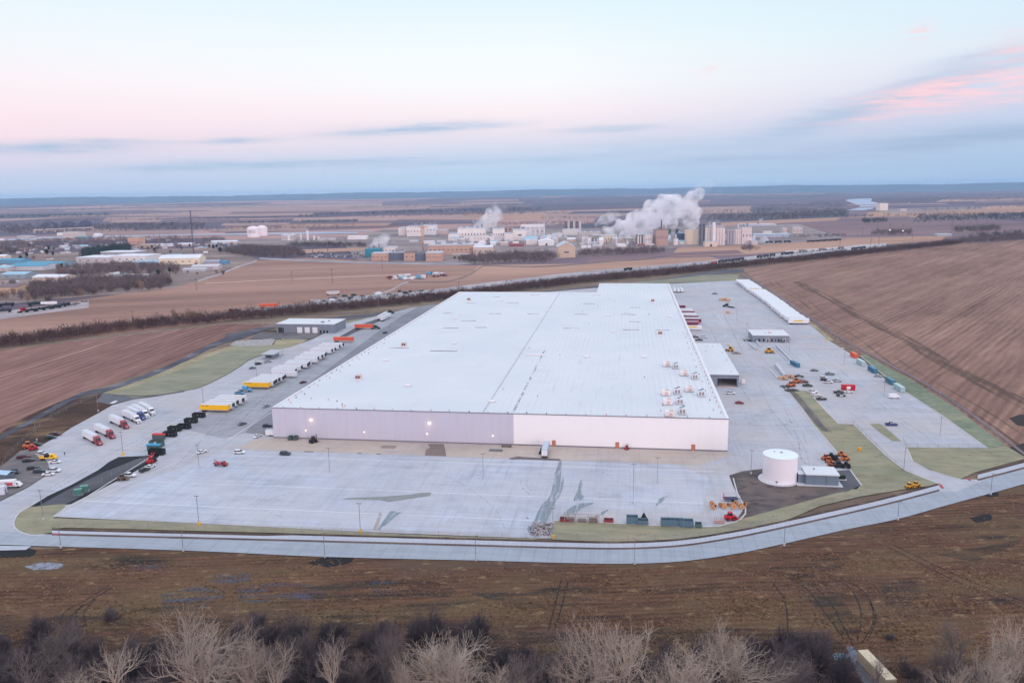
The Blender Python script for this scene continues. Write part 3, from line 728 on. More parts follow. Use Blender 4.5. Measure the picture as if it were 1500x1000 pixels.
    sheet('gravel_lot', [(0, 733), (40, 713), (74, 691), (70, 677), (50, 656), (30, 660), (0, 684), (-160, 720), (-160, 760)], .05, gmat('dark_gravel', [(.2, lin(92, 88, 92)), (.5, lin(116, 110, 112)), (.8, lin(146, 138, 138))], [(.06, 1, 20, 4), (.4, .8, 20, 2), (2, .4, 0, 1)], .3))
    lanem = gmat('ditch_gravel', [(.2, lin(58, 58, 68)), (.55, lin(84, 83, 93)), (.9, lin(150, 148, 158))], [(.04, 1, 40, 6), (.4, .8, 40, 4)])
    p = dense([(-60, 672), (0, 641), (40, 620), (90, 592), (120, 578), (150, 572), (180, 563), (240, 541), (300, 511), (326, 500), (356, 492), (392, 479)], 5)
    ribbon('ditch', [(x, y - 3.4) for x, y in p], [(x, y + 3.0) for x, y in p], .06, lanem)
    sheet('puddle', dense([(160, 591), (168, 587), (172, 587.6), (166, 591)], 3), .08, mat('snow_pool', lin(206, 206, 220), .3, .05))
    sheet('gravel_lot', [(150, 577), (158, 575.5), (195, 582), (222, 581), (196, 584.5), (160, 592), (140, 588)], .055, mat('wet_gravel', lin(74, 74, 82), .5, .3, .2))
    # excavated strip beside the trailer park
    pit = gmat('black_earth', [(.2, lin(28, 28, 32)), (.6, lin(46, 46, 52)), (.85, lin(84, 80, 82))], [(.08, 1, 50, 3), (.6, .8, 50, 2), (2.5, .5, 0, 1)], .6)
    sheet('soil_pit', [(44, 742), (70, 726), (104, 710), (144, 688), (160, 676), (174, 669), (218, 667), (236, 662), (232, 669), (220, 678), (176, 702), (104, 738), (96, 739)], .02, pit)
    sheet('asphalt_strip', [(56, 741), (90, 722), (150, 692), (200, 672), (217, 669), (222, 672), (172, 700), (100, 736), (96, 738)], .04, concrete_mat('pit_asphalt', lin(90, 90, 97), 6, 3, grime=.7))
    # mud round the tank
    sheet('soil_patch', [(1068, 696), (1086, 690), (1118, 686), (1160, 690), (1232, 689), (1246, 688), (1262, 710), (1242, 719.5), (1224, 722.5), (1160, 741), (1140, 745), (1078, 762), (1086, 759), (1091, 744), (1074, 712)], .02, gmat('wet_soil', [(.2, lin(62, 58, 61)), (.5, lin(90, 81, 82)), (.8, lin(122, 109, 104))], [(.06, 1, 10, 3), (.4, .8, 10, 2), (2, .5, 0, 1)], .5, rough=.9, patches=[(.05, .48, .66, lin(118, 104, 98), 2, 10), (.12, .58, .70, lin(54, 50, 54), 2, 40)]))
    sheet('asphalt_strip', [(1229, 689), (1243, 688), (1261, 710), (1255, 716), (1236, 717), (1228, 711)], .05, concrete_mat('tank_asphalt', lin(92, 92, 100), 9, 9, grime=.5))
    # muddy court in front of the small workshop
    sheet('soil_patch', [(366, 496), (378, 487), (405, 487), (470, 488), (466, 491), (456, 496), (430, 497), (400, 496)], .025, gmat('court_mud', [(.2, lin(80, 78, 86)), (.6, lin(112, 106, 110)), (.85, lin(140, 130, 126))], [(.05, 1, 0, 3), (.4, .8, 0, 2)]))
    sheet('asphalt_strip', [(497, 493), (530, 475), (566, 462), (572, 463), (548, 474), (505, 494)], .05, mat('dark_asphalt', lin(84, 80, 86), .8, .2, .2))
    # ditch and dirt inside the grass median
    p = dense([(1148, 566), (1165, 580), (1185, 604), (1205, 628), (1214, 632)], 5)
    ribbon('ditch', [(x - 4, y) for x, y in p], [(x + 6, y) for x, y in p], .06, gmat('median_soil', [(.3, lin(92, 88, 86)), (.7, lin(122, 116, 108))], [(.1, 1, 60, 3), (.8, .6, 0, 1)]))
    p = dense([(1082, 404), (1120, 424), (1192, 473), (1240, 504), (1300, 536), (1345, 560), (1405, 598), (1478, 652), (1510, 676)], 5)
    ribbon('ditch', [(x + 1, y - 1.5) for x, y in p], [(x + 7, y - 1.5) for x, y in p], .055, gmat('fence_soil', [(.3, lin(108, 94, 98)), (.7, lin(136, 118, 118))], [(.05, 1, 60, 3), (.5, .6, 0, 1)]))
    # track beyond the fence, with dark wheel lines in the ploughed soil
    trk = stain_mat('field_track', lin(98, 76, 66), .50, .12, .9, (1.5, .12))
    for off, hw in ((13, 1.6), (21, 1.0), (47, 12)):
        q = [(off + x, y) for x, y in ((0, 0), (0, 0))]
        pts = [(331 + off + 2 * math.sin(k * .7), ly) for k, ly in enumerate(range(20, 690, 24))]
        me_l = [(x - hw / 2, y) for x, y in pts]; me_r = [(x + hw / 2, y) for x, y in pts]
        sheet('field_track', me_l + me_r[::-1], -.14 + off * .0003, trk, px=False)
    for pts in ([(1345, 590), (1385, 596), (1440, 630), (1500, 650)], ):
        pass
    sheet('mud_patch', dense([(1478, 612), (1500, 606), (1530, 615), (1530, 628), (1490, 622)], 3), -.12, mat('black_mud2', lin(52, 44, 44), .97, .3, .3))
    sheet('mud_patch', [(1478, 655), (1500, 648), (1560, 680), (1560, 700), (1500, 668)], -.11, mat('black_mud3', lin(56, 48, 46), .97, .3, .3))

    # public road, mulch strip, sidewalk
    lo = dense([(-140, 795), (0, 797.5), (50, 799), (120, 801), (300, 807), (475, 815), (700, 820.5), (850, 824.5), (930, 825), (1000, 821.5), (1070, 812), (1130, 800), (1240, 775), (1314, 760), (1389, 739), (1500, 708.5), (1700, 650)], 4)
    hi = dense([(-140, 776), (0, 778), (50, 781), (120, 784), (300, 788.5), (475, 793), (700, 799.5), (850, 803.5), (930, 803.6), (1000, 799.5), (1070, 789), (1130, 777), (1240, 752.7), (1314, 735), (1378, 718.5), (1500, 686), (1700, 632)], 4)
    ribbon('road', lo, hi, .02, concrete_mat('road_concrete', lin(162, 168, 178), 4.5, 4.5, grime=.45, dark=.92, joint=.80))
    sheet('road', [(-140, 776), (0, 740), (20, 752), (24, 775), (44, 783), (70, 785), (60, 789), (-100, 790)], .016, concrete_mat('road_concrete2', lin(182, 182, 190), 4.5, 4.5, grime=.4, dark=.92))
    sheet('road', [(1365, 720), (1378, 708), (1406, 701.5), (1431, 702), (1440, 704), (1400, 720)], .028, concrete_mat('road_concrete3', lin(182, 182, 190), 4.5, 4.5, grime=.4, dark=.92))
    md = gmat('mulch_strip', [(.3, lin(84, 68, 64)), (.7, lin(116, 96, 90))], [(.2, 1, 0, 3), (1.5, .6, 0, 1)], .3)
    wk = concrete_mat('sidewalk_concrete', lin(182, 184, 194), 1.6, 1.6, grime=.25, dark=.93)
    def strips(edge, tag):
        ribbon('mulch_strip', [(x, y + .5) for x, y in edge], [(x, y - 2.0) for x, y in edge], .06, md)
        ribbon('sidewalk', [(x, y - 2.0) for x, y in edge], [(x, y - 8.2 + (2 if x < 400 else 0)) for x, y in edge], .10, wk)
        ribbon('soil_strip', [(x, y - 8.2 + (2 if x < 400 else 0)) for x, y in edge], [(x, y - 11.4 + (2 if x < 400 else 0)) for x, y in edge], .055, gmat('edge_soil' + tag, [(.3, lin(56, 46, 46)), (.6, lin(92, 74, 66)), (.85, lin(130, 112, 92))], [(.3, 1, 0, 3), (1.5, .6, 0, 1)], .4))
    strips(dense([(76, 783), (120, 784.4), (300, 788.8), (475, 793.4), (700, 799.5), (850, 803.5), (930, 803.6), (1000, 799.5), (1070, 789), (1130, 777), (1240, 752.7), (1314, 735), (1376, 718.5)], 4), '_a')
    strips(dense([(1432, 703.5), (1500, 686), (1700, 632)], 4), '_b')
    sheet('sidewalk', [(-60, 801), (0, 799), (34, 799.5), (46, 799.5), (38, 805), (0, 806), (-60, 808)], .06, wk)
    red = mat('tactile_red', lin(178, 70, 78), .8, .2, .6)
    for p in ([(1374, 708.5), (1379, 709.6), (1383, 714.5), (1380, 715.8)], [(1415, 700.6), (1418, 699.8), (1423, 703.2), (1420, 704)], [(80, 781), (88, 781), (84, 783.5), (76, 783.5)]):
        sheet('kerb_ramp', p, .12, red)
    # kerbs where paving meets grass
    kb = mat('kerb_concrete', lin(196, 192, 194), .8, .15, .5)
    dkk = mat('kerb_gap', lin(84, 80, 82), .9, .15, .5)
    def kerb(pts, w=.5):
        P = [LOC(*p) for p in pts]
        mb = MB()
        for a, c in zip(P, P[1:]):
            d = math.hypot(c[0] - a[0], c[1] - a[1]) or 1
            nx, ny = -(c[1] - a[1]) / d * w / 2, (c[0] - a[0]) / d * w / 2
            mb.vprism([(a[0] - nx, a[1] - ny), (c[0] - nx, c[1] - ny), (c[0] + nx, c[1] + ny), (a[0] + nx, a[1] + ny)], -.02, .15)
        ob('kerb', mb.mesh('kerb', kb), None, (SITE[0], SITE[1], 0), SROT, kind='structure')
    kerb([(1141, 556), (1176, 600), (1190.5, 621), (1226, 662), (1246, 689), (1262, 711)])
    kerb([(1183, 572), (1208, 600), (1228, 620), (1250, 621.5)])
    kerb([(1092, 744), (1092, 752), (1086, 759), (1078, 764), (1050, 771), (1000, 771.6), (870, 764.4), (812, 762)])
    kerb([(1074, 700), (1080, 722), (1092, 744)])
    kerb([(1250, 621), (1271, 641.5), (1297, 666.5), (1326, 689), (1375, 708.5)])
    kerb([(1328, 655), (1337, 676), (1361, 688.6), (1406, 702)])
    kerb([(1260, 521), (1324, 572.4), (1380, 608.6), (1446, 656)])
    kerb(dense([(270, 573), (294, 568), (330, 551), (356, 535), (366, 528), (400, 515), (424, 509)], 3))
    kerb([(80, 757), (235, 660)])
    kerb(dense([(66, 783), (44, 783.5), (25, 776), (20, 765), (28, 751), (44, 741)], 4))
    p = dense([(165, 579), (225, 579.5), (270, 572.4), (294, 567.2), (330, 550), (356, 534), (366, 527.2), (400, 514.2)], 4)
    ribbon('soil_strip', [(x, y - .9) for x, y in p], [(x, y + .5) for x, y in p], .07, dkk)


build_land()
build_site()

# ---------------------------------------------------------------- the big warehouse and the small site buildings
def panel_mat(name, col, rib=1.05, k=.965, var=.04, axis=0):
    """metal wall panels: fine vertical joints every rib metres"""
    m, t, b = newmat(name)
    tc = t.n('ShaderNodeTexCoord')
    sp = t.n('ShaderNodeSeparateXYZ')
    t.put(sp.inputs[0], tc.outputs['Object'])
    u = t.math('ADD', sp.outputs[0], sp.outputs[1]) if axis == 2 else sp.outputs[axis]
    fr = t.math('FRACT', t.math('DIVIDE', u, rib))
    ln = t.math('LESS_THAN', fr, 0.12)
    fl = t.math('FLOOR', t.math('DIVIDE', u, rib * 3))
    wn = t.n('ShaderNodeTexWhiteNoise', noise_dimensions='1D')
    t.put(wn.inputs['W'], fl)
    c = t.mix(t.math('MULTIPLY', wn.outputs[0], var * 1.6), col, tuple(v * .8 for v in col[:3]) + (1,))
    c = t.mix(ln, c, tuple(v * k for v in col[:3]) + (1,))
    mp = t.n('ShaderNodeMapping')
    mp.inputs['Scale'].default_value = (.5, .5, .06)
    t.put(mp.inputs[0], tc.outputs['Object'])
    c = t.mix(t.math('MULTIPLY', t.mapr(t.noise(mp.outputs[0], 1.0, 5.0), .5, .75), var * 2), c, (.62, .58, .56, 1), 'MULTIPLY')
    t.put(b.inputs['Base Color'], c)
    b.inputs['Roughness'].default_value = .5
    b.inputs['Specular IOR Level'].default_value = .3
    return m


def roof_mat():
    m, t, b = newmat('white_seam_roof')
    tc = t.n('ShaderNodeTexCoord')
    sp = t.n('ShaderNodeSeparateXYZ')
    t.put(sp.inputs[0], tc.outputs['Object'])
    base = lin(211, 213, 217)
    x, y = sp.outputs[0], sp.outputs[1]
    def line(u, per, w):
        return t.math('LESS_THAN', t.math('FRACT', t.math('DIVIDE', u, per)), w / per)
    nz = t.noise(tc.outputs['Object'], .02, 4.0, .6)
    c = t.mix(t.mapr(nz, .38, .62), base, lin(204, 207, 213))
    seam = t.math('MULTIPLY', line(x, 3.05, .34), t.mapr(t.noise(tc.outputs['Object'], .03, 3.0), .35, .65))
    right = t.mapr(x, 100, 130)
    c = t.mix(t.math('MULTIPLY', seam, t.math('ADD', t.math('MULTIPLY', right, .30), .08)), c, lin(150, 150, 168))
    c = t.mix(t.math('MULTIPLY', line(y, 73.5, .5), .28), c, lin(200, 178, 186))
    c = t.mix(t.math('MULTIPLY', line(t.math('ADD', y, 30.0), 147, .6), .2), c, lin(246, 236, 240))
    # streaks of dirt along the fall of the roof
    mp = t.n('ShaderNodeMapping')
    mp.inputs['Scale'].default_value = (.55, .03, 1)
    t.put(mp.inputs[0], tc.outputs['Object'])
    st = t.mapr(t.noise(mp.outputs[0], 1.0, 5.0, .65), .60, .80)
    c = t.mix(t.math('MULTIPLY', st, t.math('ADD', t.math('MULTIPLY', right, .40), .10)), c, lin(140, 136, 146))
    # short scuffs across
    mp2 = t.n('ShaderNodeMapping')
    mp2.inputs['Scale'].default_value = (.035, .16, 1)
    t.put(mp2.inputs[0], tc.outputs['Object'])
    sc = t.mapr(t.noise(mp2.outputs[0], 1.0, 6.0, .7), .68, .78)
    c = t.mix(t.math('MULTIPLY', sc, .45), c, lin(150, 138, 148))
    pond = t.mapr(t.noise(tc.outputs['Object'], .05, 6.0, .7), .56, .72)
    c = t.mix(t.math('MULTIPLY', pond, .20), c, lin(176, 172, 176))
    t.put(b.inputs['Base Color'], c)
    b.inputs['Roughness'].default_value = .55
    b.inputs['Specular IOR Level'].default_value = .3
    return m


MW = dict(
    white=panel_mat('white_wall', lin(240, 236, 238), 1.05, .975, .03, 2), grey=panel_mat('lilac_grey_wall', lin(197, 195, 208), 1.05, .94, .08, 2),
    slate=panel_mat('slate_wall', lin(128, 134, 146), 1.0, .92, .08, 2), slate2=panel_mat('slate_blue_wall', lin(112, 126, 142), 1.0, .92, .08, 2))
ROOF = roof_mat()
dark = mat('dark_opening', lin(52, 54, 60), .6, .2, .4)
glass = mat('dark_glass', lin(34, 38, 48), .12, .1, .5, 0, .6)
trim = mat('grey_trim', lin(120, 118, 128), .5, .08, .5)
coping_m = mat('white_coping', lin(226, 222, 226), .5, .05, .4)
orange = mat('orange_door', lin(190, 126, 100), .5, .1, .8)
door_w = mat('white_door', lin(230, 228, 230), .5, .06, .8)
gal = mat('galvanised_steel', lin(150, 150, 156), .45, .12, 1.0, .3)
black = mat('black_rubber', lin(28, 28, 30), .8, .2, 2)
lampm = emat('lit_lamp', (1.0, .66, .40, 1), 3.5)
RH = 14.85


def site_thing(name, label, cat, lx, ly, rz=0.0, z=0.0, group=None):
    x, y = W(lx, ly)
    return thing(name, label, cat, (x, y, z), SROT + rz, group)


def bx(*a):
    return MB().box(*a)


def build_warehouse():
    w = site_thing('warehouse', 'huge flat white warehouse with half grey and half white front wall', 'warehouse', 0, 0)
    wl = ob('wall', bx(0, 117.3, 0, .4, 0, RH).mesh('wall', MW['grey']), w, label='lilac grey front wall panel')
    for i, x in enumerate((19.5, 77.5)):
        ob('wall_light', bx(x - .55, x + .55, -.55, -.02, 9.3, 9.75).mesh('wall_light', lampm), wl)
        l = bpy.data.lights.new('wall_lamp_glow', 'POINT'); l.energy = 55; l.color = (1, .62, .36); l.shadow_soft_size = .4
        ob('wall_lamp_glow', l, wl, (x, -1.7, 8.9))
    for x in (16.5, 45.6, 76.2, 107.5):
        ob('wall_light', bx(x - .2, x + .2, -.3, -.02, 4.1, 4.35).mesh('wall_light', lampm), wl)
        l = bpy.data.lights.new('wall_lamp_glow', 'POINT'); l.energy = 8; l.color = (1, .72, .5); l.shadow_soft_size = .3
        ob('wall_lamp_glow', l, wl, (x, -1.2, 4.0))
    ob('plinth', bx(0, 213.6, -.06, -.004, 0, .55).mesh('plinth', trim), w)
    for x in (18.5, 45.9, 76.4, 107.8):
        ob('door', bx(x - .55, x + .55, -.04, -.005, .05, 2.3).mesh('door', MW['grey']), w)
    ww = ob('wall', bx(117.3, 213.6, 0, .4, 0, RH).mesh('wall', MW['white']), w, label='white front wall panel')
    for x in (135.9, 164.8, 198.6):
        d = ob('door', bx(x - .6, x + .6, -.10, -.005, .05, 2.6).mesh('door', orange), w, label='orange door in the white wall')
        ob('frame', MB().box(x - .82, x - .61, -.14, -.005, 0, 2.85).box(x + .61, x + .82, -.14, -.005, 0, 2.85).box(x - .6, x + .6, -.14, -.005, 2.61, 2.85).mesh('frame', mat('rust_frame', lin(170, 92, 70), .6)), d)
    m = MB()
    m.box(0, .4, .4, 441, 0, RH).box(.4, 139.6, 440.6, 441, 0, RH).box(139.6, 140, 440.6, 518, 0, RH).box(140, 213.2, 517.6, 518, 0, RH)
    ob('wall', m.mesh('wall', MW['grey']), w)
    ob('wall', bx(213.2, 213.6, .4, 518, 0, RH).mesh('wall', MW['white']), w)
    r = MB()
    r.vprism([(0.4, .4), (213.2, .4), (213.2, 517.6), (140, 517.6), (140, 440.6), (.4, 440.6)], RH - .5, RH - .06)
    rf = ob('roof', r.mesh('roof', ROOF), w)
    c = MB()
    c.box(-.15, 117.3, -.18, .42, RH, RH + .28).box(117.3, 213.8, -.18, .42, RH, RH + .28)
    ob('coping', c.mesh('coping', trim), rf)
    c = MB()
    c.box(-.2, .9, .42, 441.2, RH, RH + .22).box(.9, 139.6, 440.4, 441.2, RH, RH + .22).box(139.6, 140.3, 440.4, 518.2, RH, RH + .22).box(140.3, 213.8, 517.4, 518.2, RH, RH + .22).box(212.5, 213.9, .42, 517.4, RH, RH + .22)
    ob('coping', c.mesh('coping', coping_m), rf)
    # expansion joint running the length of the roof, and the base rail of the walls
    j = MB().box(102.6, 103.0, .6, 440, RH - .055, RH + .10)
    ob('expansion_joint', j.mesh('expansion_joint', mat('joint_grey', lin(176, 176, 184), .6, .3, .3)), rf)
    j = MB().box(116.2, 117.4, 3, 150, RH - .057, RH - .03)
    ob('dirt_streak', j.mesh('dirt_streak', stain_mat('roof_dirt', lin(188, 180, 184), .55, .7, .8, (1.2, .25))), rf)
    for (x, y, l) in ((20, 300, 9), (60, 300, 10), (38, 228, 12), (92, 300, 10), (132, 300, 12), (170, 300, 12), (60, 232, 9), (128, 232, 12), (172, 228, 12), (195, 228, 10), (28, 360, 10), (66, 365, 11), (135, 362, 10), (20, 150, 14), (52, 142, 18), (80, 420, 9), (140, 420, 8), (176, 340, 9), (44, 405, 7), (45, 262, 12), (175, 264, 9)):
        ob('drain_stain', bx(x - l / 2, x + l / 2, y - 1.4, y + 1.4, RH - .058, RH - .045).mesh('drain_stain', stain_mat('drain_dirt', lin(168, 152, 162), .5, .35, .8, (.3, 1.5)) if 'drain_dirt' not in bpy.data.materials else bpy.data.materials['drain_dirt']), rf)
    for y in range(30, 430, 25):
        ob('dock_door', bx(-.06, -.005, y, y + 3, 1.1, 4.2).mesh('dock_door', dark), w)
    for y in list(range(232, 510, 9)):
        ob('dock_door', bx(213.61, 213.7, y, y + 3, 1.1, 4.2).mesh('dock_door', dark), w)

    # annex with the drive-through bay
    a = site_thing('loading_annex', 'low slate grey annex with open bay built against the long warehouse side', 'annex', 213.75, 120.6)
    m = MB().box(0, 8.4, 0, .3, 0, 6.9).box(8.4, 19.6, 0, .3, 5.0, 6.9).box(19.6, 20.7, 0, .3, 0, 6.9).box(20.4, 20.7, .3, 98, 0, 6.9).box(0, 20.4, 97.7, 98, 0, 6.9)
    ob('wall', m.mesh('wall', MW['slate']), a)
    ob('bay_floor', bx(8.4, 19.6, -3.5, 20, .02, .06).mesh('bay_floor', mat('bay_floor', lin(206, 190, 186), .8, .1, .2)), a)
    ob('inner_wall', bx(.3, 20.4, 14, 14.3, 0, 6.5).mesh('inner_wall', mat('inner_wall', lin(120, 124, 134), .7)), a)
    ob('roof', bx(-.1, 21.0, -.5, 98.4, 6.92, 7.3).mesh('roof', ROOF), a)
    ob('fascia', bx(-.1, 21.05, -.56, -.503, 6.75, 7.32).mesh('fascia', trim), a)

    # workshop on the far side of the truck court
    b = site_thing('workshop', 'slate grey workshop with three white roller doors and a white roof', 'workshop', -125.3, 281.5)
    L, D, h = 51.3, 28.0, 7.4
    ob('wall', MB().box(0, L, 0, .3, 0, h).box(L - .3, L, .3, D - .3, 0, h).box(0, .3, .3, D - .3, 0, h).box(0, L, D - .3, D, 0, h).mesh('wall', MW['slate']), b)
    for x in (18.5, 25.2, 32.0):
        ob('roller_door', bx(x, x + 4.4, -.08, -.005, .05, 4.9).mesh('roller_door', door_w), b)
    ob('open_bay', bx(1.6, 6.6, -.06, -.005, .05, 4.6).mesh('open_bay', dark), b)
    for x in (38.4, 41.5, 44.2):
        ob('door', bx(x, x + 1.4, -.07, -.005, .05, 2.4).mesh('door', glass), b)
    ob('roof', bx(-.2, L + .2, -.2, D + .2, h + .005, h + .35).mesh('roof', ROOF), b)
    ob('canopy', MB().box(-16, -.25, 4, 13, 3.6, 3.9).tube((-15.5, 4.5, 0), (-15.5, 4.5, 3.6), .15).tube((-15.5, 12.5, 0), (-15.5, 12.5, 3.6), .15).mesh('canopy', mat('rust_canopy', lin(120, 100, 100), .7)), b)
    ob('roof_vent', bx(37, 39.4, 7, 9.2, h + .36, h + 1.5).mesh('roof_vent', gal), b)
    ob('roof_vent', bx(40.6, 42, 14, 15.6, h + .36, h + 1.2).mesh('roof_vent', gal), b)

    # drivers' office
    o = site_thing('office', 'small slate grey office with a row of dark windows and white roof', 'office', 263.7, 264.0)
    L, D, h = 26.8, 22.0, 5.0
    ob('wall', MB().box(0, L, 0, .3, 0, h).box(L - .3, L, .3, D - .3, 0, h).box(0, .3, .3, D - .3, 0, h).box(0, L, D - .3, D, 0, h).mesh('wall', MW['slate']), o)
    for x in (2.2, 4.4, 7.6, 13.6, 16.4, 18.4, 20.6):
        ob('window', bx(x, x + (1.3 if x not in (2.2, 16.4, 20.6) else .6), -.06, -.005, .5, 2.6).mesh('window', glass), o)
    for x in (10.6, 22.6):
        d = ob('door', bx(x, x + 1.2, -.07, -.005, .05, 2.5).mesh('door', dark), o)
        ob('door_surround', MB().box(x - .35, x - .02, -.12, -.005, .02, 2.9).box(x + 1.22, x + 1.55, -.12, -.005, .02, 2.9).box(x - .02, x + 1.22, -.12, -.005, 2.55, 2.9).mesh('door_surround', mat('pink_surround', lin(226, 206, 206), .6)), d)
    ob('roof', bx(-.25, L + .25, -.25, D + .25, h + .005, h + .3).mesh('roof', ROOF), o)
    ob('parapet', MB().box(-.26, L + .26, D - .1, D + .26, h + .31, h + .7).box(-.26, .1, -.25, D - .1, h + .31, h + .6).mesh('parapet', coping_m), o)
    for q in ((13, 15, 8, 10, h + .31, h + 1.3), (10, 11.4, 9, 10, h + .31, h + .8)):
        ob('roof_unit', bx(*q).mesh('roof_unit', mat('pink_unit', lin(206, 176, 178), .5)), o)

    # gate house
    g = site_thing('gate_house', 'small grey gate house with overhanging flat canopy beside the entry lane', 'gate house', -88, 176)
    ob('wall', MB().box(1.2, 6.6, 1, 12, 0, 3.2).mesh('wall', MW['slate']), g)
    ob('window', MB().box(1.14, 1.195, 2, 11, 1.1, 2.4).box(2, 6, .94, .995, 1.1, 2.4).mesh('window', glass), g)
    ob('canopy', bx(-1.4, 8.4, -1.5, 16, 3.25, 3.75).mesh('canopy', mat('canopy_grey', lin(176, 176, 184), .5, .08)), g)
    ob('fascia', bx(-1.45, 8.45, -1.56, -1.503, 3.2, 3.78).mesh('fascia', trim), g)
    for y in (-1, 15):
        ob('post', MB().cyl(7.9, y, 0, 3.25, .14, n=8).mesh('post', trim), g)

    # fire water tank and pump house
    t = site_thing('water_tank', 'tall white cylindrical water tank at the yard corner', 'water tank', 230.0, -33.2)
    tw = mat('tank_white', lin(236, 230, 236), .5, .05, .12)
    ob('shell', MB().cyl(0, 0, .25, 10.6, 6.65, n=64).mesh('shell', tw), t)
    ob('roof', MB().cyl(0, 0, 10.6, 10.9, 6.8, .4, n=64).mesh('roof', mat('tank_roof', lin(222, 230, 238), .5, .04, .2)), t)
    ob('hatch', MB().cyl(.5, 1, 10.85, 11.25, .5, n=12).mesh('hatch', gal), t)
    ob('vent', MB().cyl(-2, 2.5, 10.75, 11.05, .3, n=10).mesh('vent', gal), t)
    ob('manhole', MB().wheel(-2.2, -6.32, 1.1, .42, .25, 14).mesh('manhole', trim), t)
    ob('footing', MB().cyl(-.3, -.2, .0, .24, 8.0, n=48).mesh('footing', mat('footing_concrete', lin(205, 203, 208), .8)), t)
    lad = MB()
    for s in (-.25, .25):
        lad.tube((6.8, s, .5), (6.8, s, 10.8), .05, n=5)
    for k in range(20):
        lad.tube((6.8, -.25, .8 + k * .5), (6.8, .25, .8 + k * .5), .03, n=4)
    ob('ladder', lad.mesh('ladder', gal), t)
    p = site_thing('pump_house', 'slate blue pump house with white flat roof joined to the white tank', 'pump house', 239.1, -38.6)
    ob('wall', bx(0, 12.3, 0, 9.2, .2, 4.2).mesh('wall', MW['slate2']), p)
    ob('roof', bx(-.3, 12.6, -.3, 9.5, 4.205, 4.6).mesh('roof', ROOF), p)
    lk = ob('link_wall', bx(-2.6, -.005, 1.8, 5.6, .2, 3.7).mesh('link_wall', MW['slate2']), p)
    ob('link_roof', bx(-2.7, -.31, 1.6, 5.8, 3.705, 4.0).mesh('link_roof', ROOF), lk)
    ob('downpipe', MB().box(7.6, 7.85, -.16, -.003, .3, 4.1).box(6.4, 8.2, -.45, -.31, 4.0, 4.25).mesh('downpipe', trim), p)
    ob('roof_vent', MB().cyl(4, 5.5, 4.6, 5.2, .35, n=10).mesh('roof_vent', gal), p)
    ob('plinth', bx(-3.5, 13.8, -1.3, 10.2, .05, .19).mesh('plinth', mat('footing_concrete', lin(205, 203, 208), .8)), p)
    ge = site_thing('generator', 'dark green generator on pad beside the pump house end', 'generator', 253.2, -31.6)
    ob('housing', bx(0, 2.6, 0, 1.5, .3, 2.0).mesh('housing', mat('dark_green_paint', lin(40, 56, 48), .5)), ge)
    ob('louvre', MB().box(.3, 1.1, -.04, -.003, .6, 1.7).box(1.5, 2.3, -.04, -.003, .6, 1.7).mesh('louvre', black), ge)
    ob('base', bx(-.4, 3.0, -.4, 1.9, .06, .28).mesh('base', mat('footing_concrete', lin(205, 203, 208), .8)), ge)

    # roof equipment
    bm_ = mat('unit_beige', lin(232, 222, 220), .5, .08, .6)
    gm = mat('unit_white', lin(214, 216, 222), .5, .08, .6)
    gdark = mat('unit_grille', lin(92, 104, 124), .5, .2, 2)
    boxk = [('casing', bx(-2.1, 2.1, -2.0, 2.0, .25, 2.5).mesh('casing', bm_), []), ('duct', MB().box(-.2, 1.6, -1.2, .6, 2.51, 2.9).wheel(.4, -2.1, 1.3, .8, .2, 14).mesh('duct', mat('duct_pink', lin(210, 186, 180), .5)), []), ('curb', bx(-2.3, 2.3, -2.2, 2.2, 0, .24).mesh('curb', gal), [])]
    fank = [('casing', bx(-1.6, 1.6, -2.6, 2.6, .3, 3.0).mesh('casing', gm), []), ('fan', MB().cyl(-.6, -1.2, 3.01, 3.2, .75, n=14).cyl(.7, 1.0, 3.01, 3.2, .75, n=14).mesh('fan', gdark), []),
            ('grille', MB().box(-1.2, -.2, -2.66, -2.605, .7, 2.5).box(.2, 1.2, -2.66, -2.605, .7, 2.5).mesh('grille', mat('grille_mid', lin(150, 140, 142), .5, .2)), []), ('curb', bx(-1.8, 1.8, -2.8, 2.8, 0, .29).mesh('curb', gal), [])]
    def roof_at(px, py):
        lx, ly = LOC(px, py, RH)
        return W(lx, ly) + (RH - .06,)
    pos_b = [(976.5, 536), (1002, 549.5), (1009, 572.5), (975, 578), (978, 591.5), (981, 609)]
    wh = ['at the back of the roof cluster', 'in the back diagonal pair of the roof cluster', 'beside the nearest unit to the roof edge', 'at the back of the front column of three', 'in the middle of the front column of three', 'nearest the front wall in the column of three']
    for (x, y), s in zip(pos_b, wh):
        place(boxk, 'air_handler', 'beige air handler ' + s, 'air handler', roof_at(x, y), SROT, 'beige air handlers on the warehouse roof')
    pos_f = [(989.5, 539), (1017.5, 554), (1027, 579), (992, 576), (995.5, 590.5), (999, 605)]
    wh = ['farthest back in the roof cluster', 'second from the back of the roof cluster', 'closest to the long side edge of the roof', 'behind the other two of the front column', 'between two like it in the front column', 'nearest the front wall of the warehouse']
    for (x, y), s in zip(pos_f, wh):
        place(fank, 'condenser_unit', 'white fan unit with blue grille top ' + s, 'condenser unit', roof_at(x, y), SROT, 'white condenser units on the warehouse roof')
    smallk = [('casing', bx(-1.5, 1.5, -1.6, 1.6, .5, 2.6).mesh('casing', mat('unit_tan', lin(208, 188, 182), .5)), []), ('hood', MB().box(-1.2, -.2, -1.9, -1.603, .9, 2.2).box(.2, 1.2, -1.9, -1.603, .9, 2.2).mesh('hood', mat('hood_brown', lin(120, 92, 88), .6)), []), ('curb', bx(-1.8, 1.8, -1.9, 1.9, 0, .49).mesh('curb', coping_m), [])]
